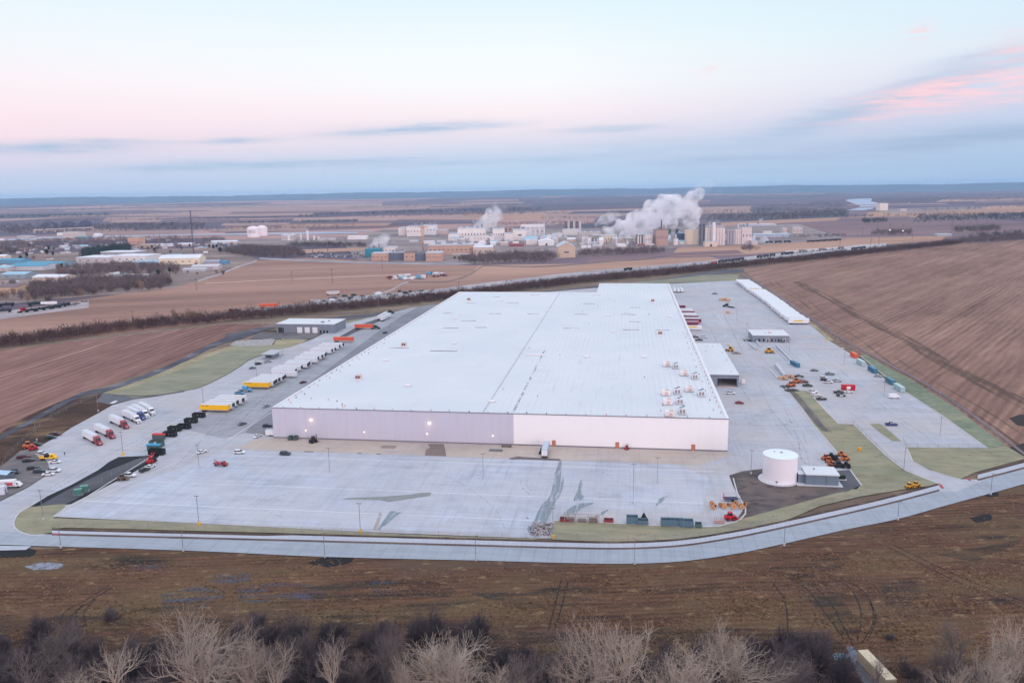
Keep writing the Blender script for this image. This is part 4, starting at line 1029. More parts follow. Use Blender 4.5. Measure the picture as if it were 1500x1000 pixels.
    for (x, y), s in zip([(525.5, 555), (592, 507), (687, 440), (956, 442), (967, 490)], ['nearest the grey half of the front wall', 'halfway along the truck court edge', 'at the far corner by the hedge', 'farthest back near the dock trailers', 'level with the dock trailers']):
        place(smallk, 'roof_unit', 'tan roof heater ' + s, 'roof unit', roof_at(x, y), SROT, 'tan heater units on the warehouse roof')
    curb = [('cap', MB().box(-1.5, 1.5, -1.5, 1.5, .4, .75).mesh('cap', coping_m), []), ('curb', bx(-1.3, 1.3, -1.3, 1.3, 0, .39).mesh('curb', mat('curb_pink', lin(214, 196, 198), .6)), [])]
    for x, y in [(721, 588), (859, 523), (944, 523), (898, 486), (890, 462), (803, 456), (665, 503), (598, 565), (735, 440), (902, 441), (668, 466), (981, 464), (565, 528)]:
        place(curb, 'roof_hatch', 'low white square hatch curb scattered on the white warehouse roof', 'roof hatch', roof_at(x, y), SROT, 'low hatch curbs on the warehouse roof')
    place([('stack', MB().box(-6, 6, -.7, .7, .1, .9).mesh('stack', coping_m), []), ('batten', MB().box(-5, -4.6, -.8, .8, 0, .099).box(4.6, 5, -.8, .8, 0, .099).mesh('batten', mat('batten_wood', lin(180, 150, 120))), [])], 'roof_sheet_bundle', 'long bundle of white roof sheets lying near the roof joint', 'bundle', roof_at(784, 520), SROT)
    # small red safety anchors round the roof edge
    anc = MB().box(-.22, .22, -.22, .22, 0, .1).cyl(0, 0, .1, .75, .09, n=6).box(-.25, .25, -.06, .06, .6, .8).mesh('roof_anchor', mat('anchor_red', lin(186, 84, 92), .6))
    anc_d = MB().box(-.3, .3, -.3, .3, 0, .12).cyl(0, 0, .12, .7, .16, n=6).mesh('roof_anchor_dark', mat('anchor_dark', lin(104, 74, 82), .6))
    pts = [(2.2, 14 + 8.6 * k) for k in range(50)] + [(211.5, 10 + 9.2 * k) for k in range(55)] + [(5 + 9.1 * k, 1.6) for k in range(23)] + [(208.5, 14 + 18.4 * k) for k in range(12)] + [(5.5, 10 + 17.2 * k) for k in range(10)]
    pts += [LOC(x, y, RH) for x, y in ((482, 585), (493, 588), (502, 592), (506, 594.5), (501.5, 597), (455, 584), (433, 583), (675, 461), (775, 509), (916, 459), (922, 459), (919, 459), (950, 460), (952, 461), (820, 520), (738, 570), (788, 580), (970, 594), (968, 601), (944, 553), (1090, 395))][:20]
    rg = random.Random(5)
    for k, (lx, ly) in enumerate(pts):
        x, y = W(lx + rg.uniform(-.2, .2), ly + rg.uniform(-1, 1))
        drk = rg.random() < .25
        ob('roof_anchor', anc_d if drk else anc, None, (x, y, RH - .06), SROT, category='roof anchor', group='safety anchors on the warehouse roof',
           label='small dark roof anchor on the white warehouse roof' if drk else 'small red roof anchor near the warehouse roof edge')
    for px, py in ((1034, 515), (1036, 507.5), (1044, 508), (1052, 506), (1058, 517), (1064, 528), (1071, 545)):
        lx, ly = LOC(px, py, 7.3)
        x, y = W(min(lx, 233.6), ly)
        ob('roof_anchor', anc, None, (x, y, 7.3), SROT, category='roof anchor', group='safety anchors on the annex roof', label='small red anchor on the low annex roof')


build_warehouse()

# ---------------------------------------------------------------- vehicles and yard things
def paint(name, r, g, b):
    k = 'paint_' + name
    return _mats.get(k) or mat(k, lin(r, g, b), .28, .06, .8, 0, .5)


PAINT = dict(white=(226, 226, 230), silver=(166, 170, 178), grey=(98, 100, 108), black=(40, 42, 48), red=(146, 24, 42), maroon=(92, 28, 44), blue=(32, 56, 128), teal=(38, 66, 76), green=(34, 60, 54), navy=(34, 40, 66), yellow=(222, 158, 26), orange=(200, 88, 54), sky=(96, 158, 196))
_cars = {}
tyre_k = MB().wheel(0, 0, .36, .36, .26, 12).mesh('wheel', black)
hub = mat('wheel_hub', lin(150, 150, 156), .35, .1, 2, .6)
hub_k = MB().wheel(0, 0, .36, .18, .275, 8).mesh('hub', hub)


def car_kit(kind, colr):
    key = (kind, colr)
    if key in _cars:
        return _cars[key]
    p = paint(colr, *PAINT[colr])
    if kind == 'sedan':
        L, w = 2.35, .9
        body = [(-L, .35), (-L, .85), (-L + .2, .96), (-1.5, .98), (1.0, .96), (2.0, .84), (L, .68), (L, .32)]
        cab, roof = [(-1.62, .97), (-1.0, 1.36), (.3, 1.38), (1.15, .96)], [(-1.0, 1.37), (-.9, 1.44), (.2, 1.45), (.3, 1.385)]
    elif kind == 'suv':
        L, w = 2.4, .96
        body = [(-L, .42), (-L, 1.05), (1.15, 1.08), (2.1, .98), (L, .8), (L, .4)]
        cab, roof = [(-2.32, 1.07), (-2.1, 1.64), (.35, 1.66), (1.2, 1.08)], [(-2.12, 1.65), (-2.0, 1.75), (.25, 1.76), (.35, 1.67)]
    elif kind == 'van':
        L, w = 2.95, 1.0
        body = [(-L, .42), (-L, 2.2), (-L + .1, 2.35), (1.2, 2.35), (1.5, 2.2), (2.25, 1.3), (L, 1.05), (L, .4)]
        cab, roof = [(1.24, 1.45), (1.24, 2.18), (1.62, 2.16), (2.24, 1.4)], [(-2.6, 2.355), (-2.6, 2.42), (1.0, 2.42), (1.1, 2.355)]
    else:  # pickup
        L, w = 2.85, .98
        body = [(-L, .5), (-L, 1.12), (1.35, 1.12), (2.6, 1.05), (L, .9), (L, .45)]
        cab, roof = [(-.95, 1.12), (-.75, 1.72), (.65, 1.74), (1.45, 1.13)], [(-.77, 1.73), (-.7, 1.82), (.55, 1.83), (.66, 1.75)]
    kit = [('body', MB().prism(body, -w, w).mesh('body', p), []),
           ('window', MB().prism(cab, -w + .05, w - .05, 0, .13, cab[0][1] + .1).mesh('window', glass), []),
           ('roof', MB().prism(roof, -w + .18, w - .18).mesh('roof', p), []),
           ('headlight', MB().box(L - .06, L + .02, -w + .08, -w + .42, .66, .80).box(L - .06, L + .02, w - .42, w - .08, .66, .80).mesh('headlight', mat('lamp_glass', lin(210, 214, 220), .2)), [])]
    if kind == 'pickup':
        kit.append(('bed', MB().box(-L + .12, -1.05, -w + .12, w - .12, 1.125, 1.15).mesh('bed', mat('bed_liner', lin(40, 41, 46), .8)), []))
    _cars[key] = (kit, L, w)
    return _cars[key]


def car(kind, colr, px, py, head, label, group='cars and pickups parked round the yard', loc=None):
    kit, L, w = car_kit(kind, colr)
    lx, ly = loc or LOC(px, py)
    x, y = W(lx, ly)
    t = place(kit, {'sedan': 'car', 'suv': 'suv', 'van': 'van', 'pickup': 'pickup_truck'}[kind], label, {'pickup': 'pickup truck', 'sedan': 'car', 'suv': 'car', 'van': 'van'}[kind], (x, y, .045), SROT + math.radians(head), group)
    ax = L * .62
    for sx in (-ax, ax):
        for sy in (-w + .12, w - .12):
            o = ob('wheel', tyre_k, t, (sx, sy, 0))
            ob('hub', hub_k, o)
    return t


FRONT = [
    ('suv', 'white', 351, 664, 8, 'white suv driving across the front yard, left of the dark pickup'),
    ('sedan', 'white', 296, 663, 60, 'small white car near the light pole in the front yard'),
    ('suv', 'teal', 418, 666, 4, 'dark teal suv in front of the lilac grey wall'),
    ('sedan', 'grey', 355, 622, 65, 'dark grey car in the truck court beyond the warehouse corner'),
    ('sedan', 'silver', 390, 596, 70, 'silver car in the truck court, nearest the yellow trailers'),
    ('suv', 'navy', 392, 625, 20, 'dark suv half hidden behind the front corner of the warehouse'),
    ('sedan', 'maroon', 444, 561, 62, 'dark maroon car in the middle of the truck court'),
    ('sedan', 'black', 564, 488, 62, 'black car far up the truck court near the orange truck'),
    ('sedan', 'grey', 370, 540, 40, 'dark car in the entry lane before the gate house'),
    ('suv', 'black', 378.5, 534, 60, 'black suv waiting at the gate house'),
    ('pickup', 'silver', 392, 531, 50, 'silver pickup beside the gate house wall'),
    ('pickup', 'maroon', 81, 637.5, 10, 'long burgundy pickup at the edge of the truck lot'),
    ('suv', 'teal', 75, 642, 12, 'dark teal suv parked in front of the burgundy pickup'),
    ('pickup', 'black', 52, 653, 15, 'black pickup beside the light pole at the gravel edge'),
    ('suv', 'white', 62, 666, 12, 'white suv parked behind the yellow flatbed'),
    ('pickup', 'white', 66, 668.5, 12, 'white pickup tucked close behind the yellow flatbed'),
    ('sedan', 'white', 81, 678, 15, 'white car parked just in front of the yellow flatbed'),
    ('pickup', 'maroon', 35, 671, 25, 'dark maroon pickup with white nose on the gravel'),
    ('suv', 'black', 42, 676, 30, 'black suv on the gravel next to the maroon pickup'),
    ('suv', 'black', 49, 687, 28, 'black suv in the middle of the gravel lot'),
    ('suv', 'teal', 58, 692, 25, 'dark teal suv near the concrete edge of the gravel lot'),
    ('pickup', 'white', 79, 691, 10, 'white and black pickup standing on the concrete by the gravel lot'),
    ('sedan', 'white', 71, 696, 22, 'low white car nearest the road in the gravel lot'),
    ('pickup', 'navy', 22.5, 692, -40, 'navy pickup with bright nose driving out of the gravel lot'),
    ('sedan', 'white', 220.5, 685, 80, 'white car beside the red lift at the black earth strip'),
    ('suv', 'green', 212, 690, 75, 'dark green suv parked left of the white car by the earth strip'),
    ('pickup', 'white', 189, 698, 5, 'white pickup parked along the edge of the black earth strip'),
    ('pickup', 'sky', 351, 577, 0, 'light blue pickup in the gap between the trailers'),
    ('sedan', 'white', 377.5, 640, 75, 'tiny white utility car near the front corner of the warehouse'),
]
RIGHT = [
    ('pickup', 'white', 1070, 577, 5, 'white pickup near the annex bay'), ('sedan', 'red', 1083, 591, -4, 'bright red car alone on the side yard concrete'),
    ('pickup', 'black', 1024, 499, 5, 'black pickup behind the annex, under the dock trailers'), ('pickup', 'white', 1031, 494.5, 5, 'white pickup behind the annex, under the dock trailers'), ('suv', 'navy', 1019, 494.5, 10, 'dark suv against the warehouse wall behind the annex'),
    ('sedan', 'grey', 1192.8, 543.5, 8, 'dark grey car alone at the back of the staff lot'), ('pickup', 'grey', 1215.6, 549, 8, 'grey pickup in the middle of the staff lot'),
    ('suv', 'white', 1206, 554.5, 0, 'white suv next to a black one in the staff lot'), ('suv', 'black', 1207.7, 557.5, -10, 'black suv wedged between white vehicles in the staff lot'),
    ('pickup', 'white', 1213, 561, 3, 'white pickup in front of the black suv in the staff lot'), ('pickup', 'silver', 1226, 559, 8, 'silver pickup at the end of the staff lot cluster'),
    ('pickup', 'black', 1228.5, 576, 0, 'black pickup directly below the red container'), ('sedan', 'white', 1243, 575, 10, 'white car parked at the corner of the red container'),
    ('suv', 'black', 1231.7, 580.5, 3, 'black and white suv nearest the road below the red container'), ('pickup', 'black', 1203, 585.5, 10, 'black pickup alone near the end of the median'),
    ('pickup', 'black', 1170, 552.5, 6, 'black pickup first in the row beside the median'), ('suv', 'silver', 1173, 556.8, 8, 'silver suv second in the row beside the median'),
    ('suv', 'maroon', 1178, 560.3, 6, 'maroon suv in the row beside the median'), ('pickup', 'green', 1182.6, 566, 0, 'dark green pickup in the row beside the median'),
    ('pickup', 'white', 1190, 575, 4, 'white pickup in the row beside the median'), ('suv', 'white', 1194, 579.5, 6, 'white suv at the road end of the row beside the median'),
    ('pickup', 'blue', 1305.5, 623, 4, 'deep blue pickup by the grass island'), ('van', 'white', 1310, 583, 5, 'white van near the pale containers'),
    ('sedan', 'silver', 1286, 552, -20, 'silver car between the blue containers by the fence'), ('sedan', 'black', 1073, 451, -30, 'black car far back on the trailer yard'),
    ('pickup', 'grey', 1047, 431, 5, 'grey pickup farthest back on the trailer yard'), ('pickup', 'black', 1075, 543, 80, 'black pickup beside the annex wall'),
]
for r in FRONT + RIGHT:
    car(*r)
# police markings of the black and white suv are simply its white doors
_bw = [o for o in COL.objects if o.get('label', '').startswith('black and white suv')][0]
ob('door', MB().box(-.9, .9, -.985, -.962, .5, 1.05).box(-.9, .9, .962, .985, .5, 1.05).mesh('door', paint('white', *PAINT['white'])), _bw)

# --- box trailers
t_white = mat('trailer_white', lin(228, 226, 230), .45, .07, .25)
t_roof = mat('trailer_roof', lin(205, 208, 216), .5, .12, .15)
t_yel = mat('trailer_yellow', lin(246, 186, 28), .4, .05, .3)
t_org = mat('trailer_orange', lin(220, 98, 66), .4, .08, .3)
t_red = mat('trailer_red', lin(176, 30, 56), .4, .08, .3)
t_dred = mat('trailer_dark_red', lin(110, 44, 70), .5, .1, .3)
t_gry = mat('trailer_grey', lin(158, 168, 182), .45, .1, .3)
t_rail = mat('trailer_rail', lin(186, 182, 184), .5, .1)
t_under = mat('trailer_under', lin(36, 36, 40), .8, .2)
t_teal = mat('reefer_green', lin(28, 66, 66), .5, .1)
t_blk = mat('reefer_black', lin(40, 42, 48), .5, .1)
banner_y = mat('banner_yellow', lin(250, 206, 50), .5, .03)
_text = {}


def text_mesh(body, size, m, name='lettering'):
    if (body, size, name) in _text:
        return _text[(body, size, name)]
    cu = bpy.data.curves.new('txt', 'FONT')
    cu.body, cu.size, cu.align_x, cu.align_y, cu.extrude = body, size, 'CENTER', 'CENTER', .006
    o = bpy.data.objects.new('txt', cu)
    COL.objects.link(o)
    bpy.context.view_layer.update()
    me = bpy.data.meshes.new_from_object(o.evaluated_get(bpy.context.evaluated_depsgraph_get()))
    bpy.data.objects.remove(o); bpy.data.curves.remove(cu)
    me.name = name
    me.transform(Matrix.Rotation(math.pi / 2, 4, 'X'))
    me.materials.clear(); me.materials.append(m)
    _text[(body, size, name)] = me
    return me


_tr = {}
TL = 8.05


def trailer_kit(side, nose=None, banner=False, roof=None, L=TL):
    key = (side.name, nose, banner, L)
    if key in _tr:
        return _tr[key]
    w = 1.3
    k = [('box', bx(-L, L, -w, w, 1.2, 4.05).mesh('box', side), []),
         ('roof', bx(-L + .02, L - .02, -w + .03, w - .03, 4.055, 4.09).mesh('roof', roof or t_roof), []),
         ('rail', MB().box(-L - .02, L + .02, -w - .03, -w - .003, 1.15, 1.33).box(-L - .02, L + .02, w + .003, w + .03, 1.15, 1.33).mesh('rail', t_rail), []),
         ('rear_door', MB().box(-L - .05, -L - .003, -w + .08, -.03, 1.3, 3.9).box(-L - .05, -L - .003, .03, w - .08, 1.3, 3.9).mesh('rear_door', t_white), []),
         ('landing_gear', MB().box(L - 3.1, L - 2.9, -.9, -.7, .05, 1.19).box(L - 3.1, L - 2.9, .7, .9, .05, 1.19).mesh('landing_gear', gal), []),
         ('underframe', MB().box(-L + .4, -L + 4.2, -.5, .5, .75, 1.19).box(-L + 4.2, L - .6, -.25, .25, .98, 1.19).mesh('underframe', t_under), [])]
    wh = MB()
    for x in (-L + 1.5, -L + 2.8):
        for y in (-1.0, 1.0):
            k.append(('wheel', MB().wheel(x, y, .52, .5, .55, 12).mesh('wheel', black), []))
    if nose:
        k.append(('cooling_unit', MB().box(L + .005, L + .55, -.95, .95, 1.9, 3.9).mesh('cooling_unit', nose), []))
    if banner == 'side':
        k.append(('banner', bx(-4.1, 4.1, -w - .02, -w - .004, 2.5, 3.6).mesh('banner', banner_y), [('lettering', None)]))
    if banner == 'marks':
        mk = MB()
        for i, ln in enumerate((.3, .34, .3, .36, 0, .3, .34, .32, .36, .3)):
            if ln:
                mk.box(-L + .9 + i * .44, -L + .9 + i * .44 + ln, -w - .012, -w - .003, 3.35, 3.75)
        k.append(('marking', mk.mesh('marking', mat('marking_dark', lin(96, 70, 30), .6)), []))
    if banner == 'tag':
        k.append(('tag', bx(2.6, 6.0, -w - .012, -w - .003, 2.9, 3.7).mesh('tag', banner_y), []))
    _tr[key] = k
    return k


def trailer(kit, lx, ly, label, group, flip=False, name='box_trailer', cat='trailer'):
    x, y = W(lx, ly)
    t = thing(name, label, cat, (x, y, .045), SROT + (math.pi if flip else 0), group)
    for pn, me, subs in kit:
        p = ob(pn, me, t)
        for sn, sm in subs:
            if sn == 'lettering':
                ob('lettering', text_mesh('DOLLAR GENERAL', .92, mat('lettering_black', lin(30, 28, 26), .5)), p, (0, -1.325, 3.03))
    return t


GL = 'box trailers standing in the long row beside the truck court'
rg = random.Random(11)
yk = trailer_kit(t_yel, None, 'marks', t_roof)
trailer(yk, -52.5, 41.6, 'bright yellow box trailer at the front end of the long row', GL)
trailer(yk, -52.9, 93.0, 'bright yellow box trailer halfway along the row, just before a gap', GL)
LR = [(45.6, t_teal, 0, 0.3), (51, t_blk, 0, -.1), (56, t_blk, 0, .6), (61, None, 'tag', .3),
      (97, t_blk, 0, .6), (101, t_blk, 0, 0), (105, t_blk, 0, .3), (109, t_blk, 0, 1.0), (113.2, t_blk, 0, .4),
      (122.5, None, 0, 4.2), (129.5, t_blk, 0, .8), (135, None, 0, -.6), (140, t_blk, 0, .4), (148, t_blk, 0, 1.2), (152, t_blk, 0, .6), (156, None, 0, .4),
      (164, None, 0, 1.3), (168.5, t_teal, 0, .2), (175.5, t_blk, 0, .6), (180, t_blk, 0, 1.2), (184.5, t_teal, 0, 0), (196, t_blk, 0, .4), (201, t_teal, 0, .7), (212, t_teal, 0, .3), (219, t_blk, 0, .5)]
for i, (ly, nose, ban, dx) in enumerate(LR):
    front = 'between the two yellow ones' if ly < 90 else ('in the tight block behind the farther yellow one' if ly < 120 else ('in the middle of the long row' if ly < 190 else 'at the far end of the row'))
    what = 'white box trailer with orange side tag ' if ban else ('white trailer with dark green cooling unit ' if nose is t_teal else ('white trailer with black cooling unit ' if nose else 'plain white box trailer '))
    trailer(trailer_kit(t_white, nose, ban), -52.4 + dx + rg.uniform(-.2, .2), ly, what + front, GL)
trailer(trailer_kit(t_org, None, 0, t_org), -52.3, 243.5, 'orange box trailer closing the far end of the white row', GL)
# right-hand row along the fence: noses to the court
GR = 'white box trailers packed along the field fence'
bk = trailer_kit(t_white, None, 'side')
ly, i, was_gap = 347.6, 0, False
while ly < 655:
    gap = 558 < ly < 566
    if gap:
        was_gap = True
    else:
        ban = i == 0 or was_gap or i == 3
        was_gap = False
        lx = 314.6 + rg.uniform(-1.3, .6) - (0 if ly < 480 else (ly - 480) * .028) + (1.2 if i in (1, 2) else 0)
        lab = 'white box trailer packed tight in the row along the field fence'
        if ban:
            lab = 'white trailer with yellow banner at the open end of the fence row' if i == 0 else ('white trailer with yellow banner partly hidden, fourth from the open end' if i == 3 else 'white trailer with yellow banner at the gap in the fence row')
        if ban:
            o = trailer(trailer_kit(t_white, None, 'side'), lx, ly, lab, GR)
        else:
            o = trailer(trailer_kit(t_white, None, 'bright', mat('roof_white2', lin(226, 230, 236), .5)), lx, ly, lab, GR, flip=True)
    ly += 3.72 + rg.uniform(-.05, .1)
    i += 1
# trailers backed onto the warehouse docks
GD = 'trailers backed onto the docks of the warehouse side'
trailer(trailer_kit(t_white, None, 'side'), 222.4, 312.6, 'white trailer with yellow banner nearest the annex at the docks', GD)
for i, (ly, m, lx) in enumerate([(327, t_dred, 219.5), (334, t_red, 221.6), (346, t_dred, 224.8), (355, t_white, 224.5), (364, t_dred, 224.0), (373, t_white, 224.2), (382, t_white, 223.0), (391, t_dred, 222.8), (400, t_white, 222.4), (409, t_white, 221.9), (428, t_dred, 217.2)]):
    lab = ['low dark red trailer next to the bannered one at the docks', 'bright red trailer with pale plate at the docks', '', '', '', '', '', '', '', '', 'dark red trailer at the far end of the docked ones'][i] or \
        ('dark red sided trailer among the white ones at the docks' if m is t_dred else 'plain white trailer among the docked ones, roof and nose showing')
    trailer(trailer_kit(m, None, 0, t_white if i not in (0, 10) else t_dred), lx, ly, lab, GD)
for i, px in enumerate((988, 993.2, 998.4)):
    lx, ly = LOC(px, 427.5)
    x, y = W(lx, ly)
    place(trailer_kit(t_white, None), 'box_trailer', 'white trailer seen end on at the back warehouse corner, ' + ['nearest the wall', 'middle of the three', 'outermost of the three'][i], 'trailer', (x, y, .045), SROT + math.pi / 2, 'three trailers seen end on')
for px in (839.5, 849, 858.5, 868):
    lx, ly = LOC(px, 425)
    x, y = W(lx, 449)
    place(trailer_kit(t_white, None, 0, None, 4.2), 'box_trailer', 'short pale trailer peeping over the back edge of the warehouse roof', 'trailer', W(lx, 466) + (.045,), SROT + math.pi / 2, 'short trailers behind the warehouse')
lx, ly = LOC(802, 672)
x, y = W(133.2, -11.5)
place(trailer_kit(t_gry, None, 0, mat('trailer_roof_pale', lin(186, 196, 210), .5), 6.2), 'box_trailer', 'pale grey trailer standing end on before the white front wall', 'trailer', (x, y, .045), SROT + math.radians(91))

# --- tractors and semi trucks
_semi = {}


def cab_kit(colr, sleeper=True, ox=0.0):
    p = paint(colr, *PAINT[colr])
    b = ox
    k = [('cab', MB().prism([(b - 2.4, 1.0), (b - 2.4, 3.5 if sleeper else 3.0), (b - 1.9, 3.75 if sleeper else 3.05), (b + .15, 3.15), (b + .75, 2.1), (b + .75, 1.0)], -1.2, 1.2).mesh('cab', p), []),
         ('hood', MB().prism([(b + .752, 1.0), (b + .752, 2.05), (b + 2.5, 1.75), (b + 2.75, 1.4), (b + 2.75, .7), (b + .752, .7)], -1.0, 1.0).mesh('hood', p), []),
         ('windscreen', MB().prism([(b + .20, 3.10), (b + .24, 3.12), (b + .80, 2.16), (b + .76, 2.12)], -1.08, 1.08).mesh('windscreen', glass), []),
         ('grille', bx(b + 2.76, b + 2.82, -.6, .6, .75, 1.5).mesh('grille', mat('chrome_grille', lin(176, 176, 182), .3, .1, 2, .5)), []),
         ('bumper', bx(b + 2.5, b + 2.95, -1.2, 1.2, .35, .68).mesh('bumper', p if colr != 'black' else gal), []),
         ('chassis', bx(b - 5.2, b + 2.4, -.5, .5, .7, .98).mesh('chassis', t_under), [])]
    for x in (b + 1.7, b - 3.2, b - 4.5):
        for y in (-1.0, 1.0):
            k.append(('wheel', MB().wheel(x, y, .52, .5, .5, 12).mesh('wheel', black), []))
    return k


def semi(colr, rear, front, label, dark_front=False):
    a, c = LOC(*rear), LOC(*front)
    hd = math.atan2(c[1] - a[1], c[0] - a[0])
    key = colr
    if key not in _semi:
        L = 6.6
        k = [(n, me, []) for n, me, s in trailer_kit(t_white, None, 0, t_roof, L) if n != 'landing_gear']
        _semi[key] = (k, cab_kit(colr, True, 10.4))
    k, ck = _semi[key]
    mx, my = (a[0] + c[0]) / 2, (a[1] + c[1]) / 2
    mx -= 3.2 * math.cos(hd); my -= 3.2 * math.sin(hd)
    t = thing('semi_truck', label, 'semi truck', W(mx, my) + (.045,), SROT + hd, 'semi trucks parked slantwise in the lot')
    for n, me, s in k + ck:
        ob(n if n != 'box' else 'trailer_box', me, t)
    return t


semi('red', (124, 640), (148, 653), 'red cab semi truck nearest the gravel lot')
semi('red', (141.5, 631), (167, 643), 'red cab semi truck second from the gravel lot')
semi('red', (162, 617), (188, 629), 'red cab semi truck right next to the white semi trucks')
semi('white', (180, 609), (207, 621.5), 'white cab semi truck between a red and a blue one')
semi('blue', (187, 604), (213, 616.5), 'blue cab semi truck among the white ones')
semi('white', (194, 601), (219, 613.5), 'white cab semi truck between the blue one and the last one')
semi('white', (203.5, 597.5), (227.5, 609.5), 'last white cab semi truck of the slanting line, nearest the yellow trailer')
# orange trailer with a green tractor, flatbeds beyond it
t = thing('semi_truck', 'orange trailer with dark green tractor turning in the truck court', 'semi truck', W(-55.5, 303.5) + (.045,), SROT + .05)
for n, me, s in trailer_kit(t_org, None, 0, t_org):
    if n != 'landing_gear':
        ob(n, me, t)
for n, me, s in cab_kit('green', True, 11.2):
    ob(n, me, t)
for i, (px, py, px2, py2) in enumerate(((549, 472, 571, 460), (555, 473, 574, 463))):
    a, c = LOC(px, py), LOC(px2, py2)
    hd = math.atan2(c[1] - a[1], c[0] - a[0])
    place(trailer_kit(t_white, None, 0, mat('roof_white', lin(232, 234, 240), .5)), 'box_trailer', 'white trailer angled far up the truck court, ' + ('behind its twin' if i == 0 else 'in front of its twin'), 'trailer', W((a[0] + c[0]) / 2, (a[1] + c[1]) / 2 + i * 1) + (.045,), SROT + hd, 'two angled trailers far up the truck court', (1.6, 1, 1))
place(cab_kit('green'), 'tractor_unit', 'dark green tractor unit alone at the far end of the truck court', 'tractor unit', W(*LOC(573, 459)) + (.045,), SROT + .6)
place(cab_kit('sky'), 'tractor_unit', 'light blue tractor unit in the gap behind the white trailers', 'tractor unit', W(*LOC(362, 573.5)) + (.045,), SROT + .05)


# --- skips, containers, plant and people
def rolloff(colr, L=6.6, hgt=2.3):
    p = mat('skip_' + colr, {'black': lin(34, 36, 41), 'green': lin(78, 92, 90), 'slate': lin(96, 122, 140), 'red': lin(164, 54, 66), 'dgreen': lin(84, 116, 118)}[colr], .5, .15)
    w = 1.2
    m = MB().box(-L / 2, L / 2, -w, -w + .12, .25, hgt).box(-L / 2, L / 2, w - .12, w, .25, hgt).box(-L / 2, -L / 2 + .12, -w + .12, w - .12, .25, hgt).box(L / 2 - .12, L / 2, -w + .12, w - .12, .25, hgt).box(-L / 2, L / 2, -w, w, .15, .249)
    rib = MB()
    x = -L / 2 + .5
    while x < L / 2 - .3:
        rib.box(x, x + .12, -w - .08, -w - .003, .25, hgt).box(x, x + .12, w + .003, w + .08, .25, hgt)
        x += .9
    return [('bin', m.mesh('bin', p), []), ('rib', rib.mesh('rib', p), []), ('rim', MB().box(-L / 2 - .04, L / 2 + .04, -w - .06, -w + .06, hgt + .003, hgt + .12).box(-L / 2 - .04, L / 2 + .04, w - .06, w + .06, hgt + .003, hgt + .12).mesh('rim', p), []),
            ('load', bx(-L / 2 + .13, L / 2 - .13, -w + .13, w - .13, .26, hgt * .72).mesh('load', mat('skip_load', lin(52, 50, 52), .9, .4, .8)), [])]


pl = mat('plate_white', lin(224, 224, 226), .6)
bk_ = rolloff('black')
bk_.append(('plate', MB().box(-.2, .3, -1.30, -1.285, 1.3, 1.7).box(1.8, 2.2, -1.30, -1.285, 1.3, 1.6).mesh('plate', gal), []))
GB = 'black roll-off skips beside the yellow trailer'
for (x, y, dx), s in zip(((291.5, 611, 0), (280, 619, 0), (270, 627.5, 0), (256, 631, 0), (249, 639, 0)), ('nearest the yellow trailer', 'second from the yellow trailer', 'in the middle of the line', 'touching its neighbour in the line', 'nearest the grey compactor')):
    lx, ly = LOC(x, y)
    place(bk_, 'skip', 'black roll-off skip with white plate, ' + s, 'skip', W(lx, ly) + (.05,), SROT + rg.uniform(-.06, .06), GB)
lx, ly = LOC(230, 653)
t = place(rolloff('green', 6.6, 2.6), 'skip', 'grey green compactor skip with white sign', 'skip', W(lx, ly) + (.05,), SROT)
ob('sign', bx(-.6, .6, -1.32, -1.30, 1.3, 2.3).mesh('sign', pl), t)
lx2, ly2 = LOC(233, 643)
cl = MB()
cl.vprism([(-3.2, -.9), (3.2, -.9), (3.0, .9), (-3.0, .9)], 2.3, 2.75)
place([('tarpaulin', cl.mesh('tarpaulin', mat('tarp_red', lin(204, 60, 66), .7)), []), ('bin', bx(-3.0, 3.0, -.8, .8, .1, 2.29).mesh('bin', mat('skip_green', lin(78, 92, 90))), [])], 'skip', 'skip under a red tarpaulin behind the grey compactor', 'skip', W(lx2, ly2) + (.05,), SROT)
lx, ly = LOC(230, 665.5)
place(rolloff('black', 7.4, 2.6), 'skip', 'black skip nearest the dug earth strip, in front of a blue one', 'skip', W(lx, ly) + (.05,), SROT)
lx, ly = LOC(226, 658.5)
place([('bin', bx(-3.0, 3.0, -1.0, 1.0, .1, 2.2).mesh('bin', mat('skip_green', lin(78, 92, 90))), []), ('tarpaulin', MB().vprism([(-3.3, -1.2), (3.1, -1.15), (3.2, 1.2), (-3.1, 1.1)], 2.21, 2.7).mesh('tarpaulin', mat('tarp_blue', lin(58, 150, 190), .6)), [])], 'skip', 'skip under a bright blue tarpaulin between black and grey ones', 'skip', W(lx, ly) + (.05,), SROT)
for px, py, s in ((926, 766, 'with a tapered back, standing alone'), (941, 767, 'low, beside the taller one')):
    lx, ly = LOC(px, py)
    place(rolloff('slate', 4.0, 2.6 if px < 930 else 1.6), 'skip', 'slate blue skip ' + s, 'skip', W(lx, ly) + (.05,), SROT + .03, 'slate blue skips at the front grass')
for px, py, s in ((977.5, 769, 'first'), (991.5, 769.5, 'second'), (1005.5, 770.5, 'third')):
    lx, ly = LOC(px, py)
    place(rolloff('slate', 4.6, 2.3), 'skip', 'slate blue skip, %s of three side by side on the kerb edge' % s, 'skip', W(lx, ly) + (.05,), SROT + .05, 'slate blue skips at the front grass')
lx, ly = LOC(1023, 771)
place(rolloff('dgreen', 2.2, 1.2), 'bin', 'small dark green bin at the bend of the kerb', 'bin', W(lx, ly) + (.05,), SROT)
for px, py, s in ((891.5, 763.5, 'long red skip lying low on the kerb'), (827, 762, 'flat dark red skip half behind the kerb')):
    lx, ly = LOC(px, py)
    place(rolloff('red', 3.4, .75), 'skip', s, 'skip', W(lx, ly) + (.05,), SROT)
x, y = W(*LOC(943, 760))
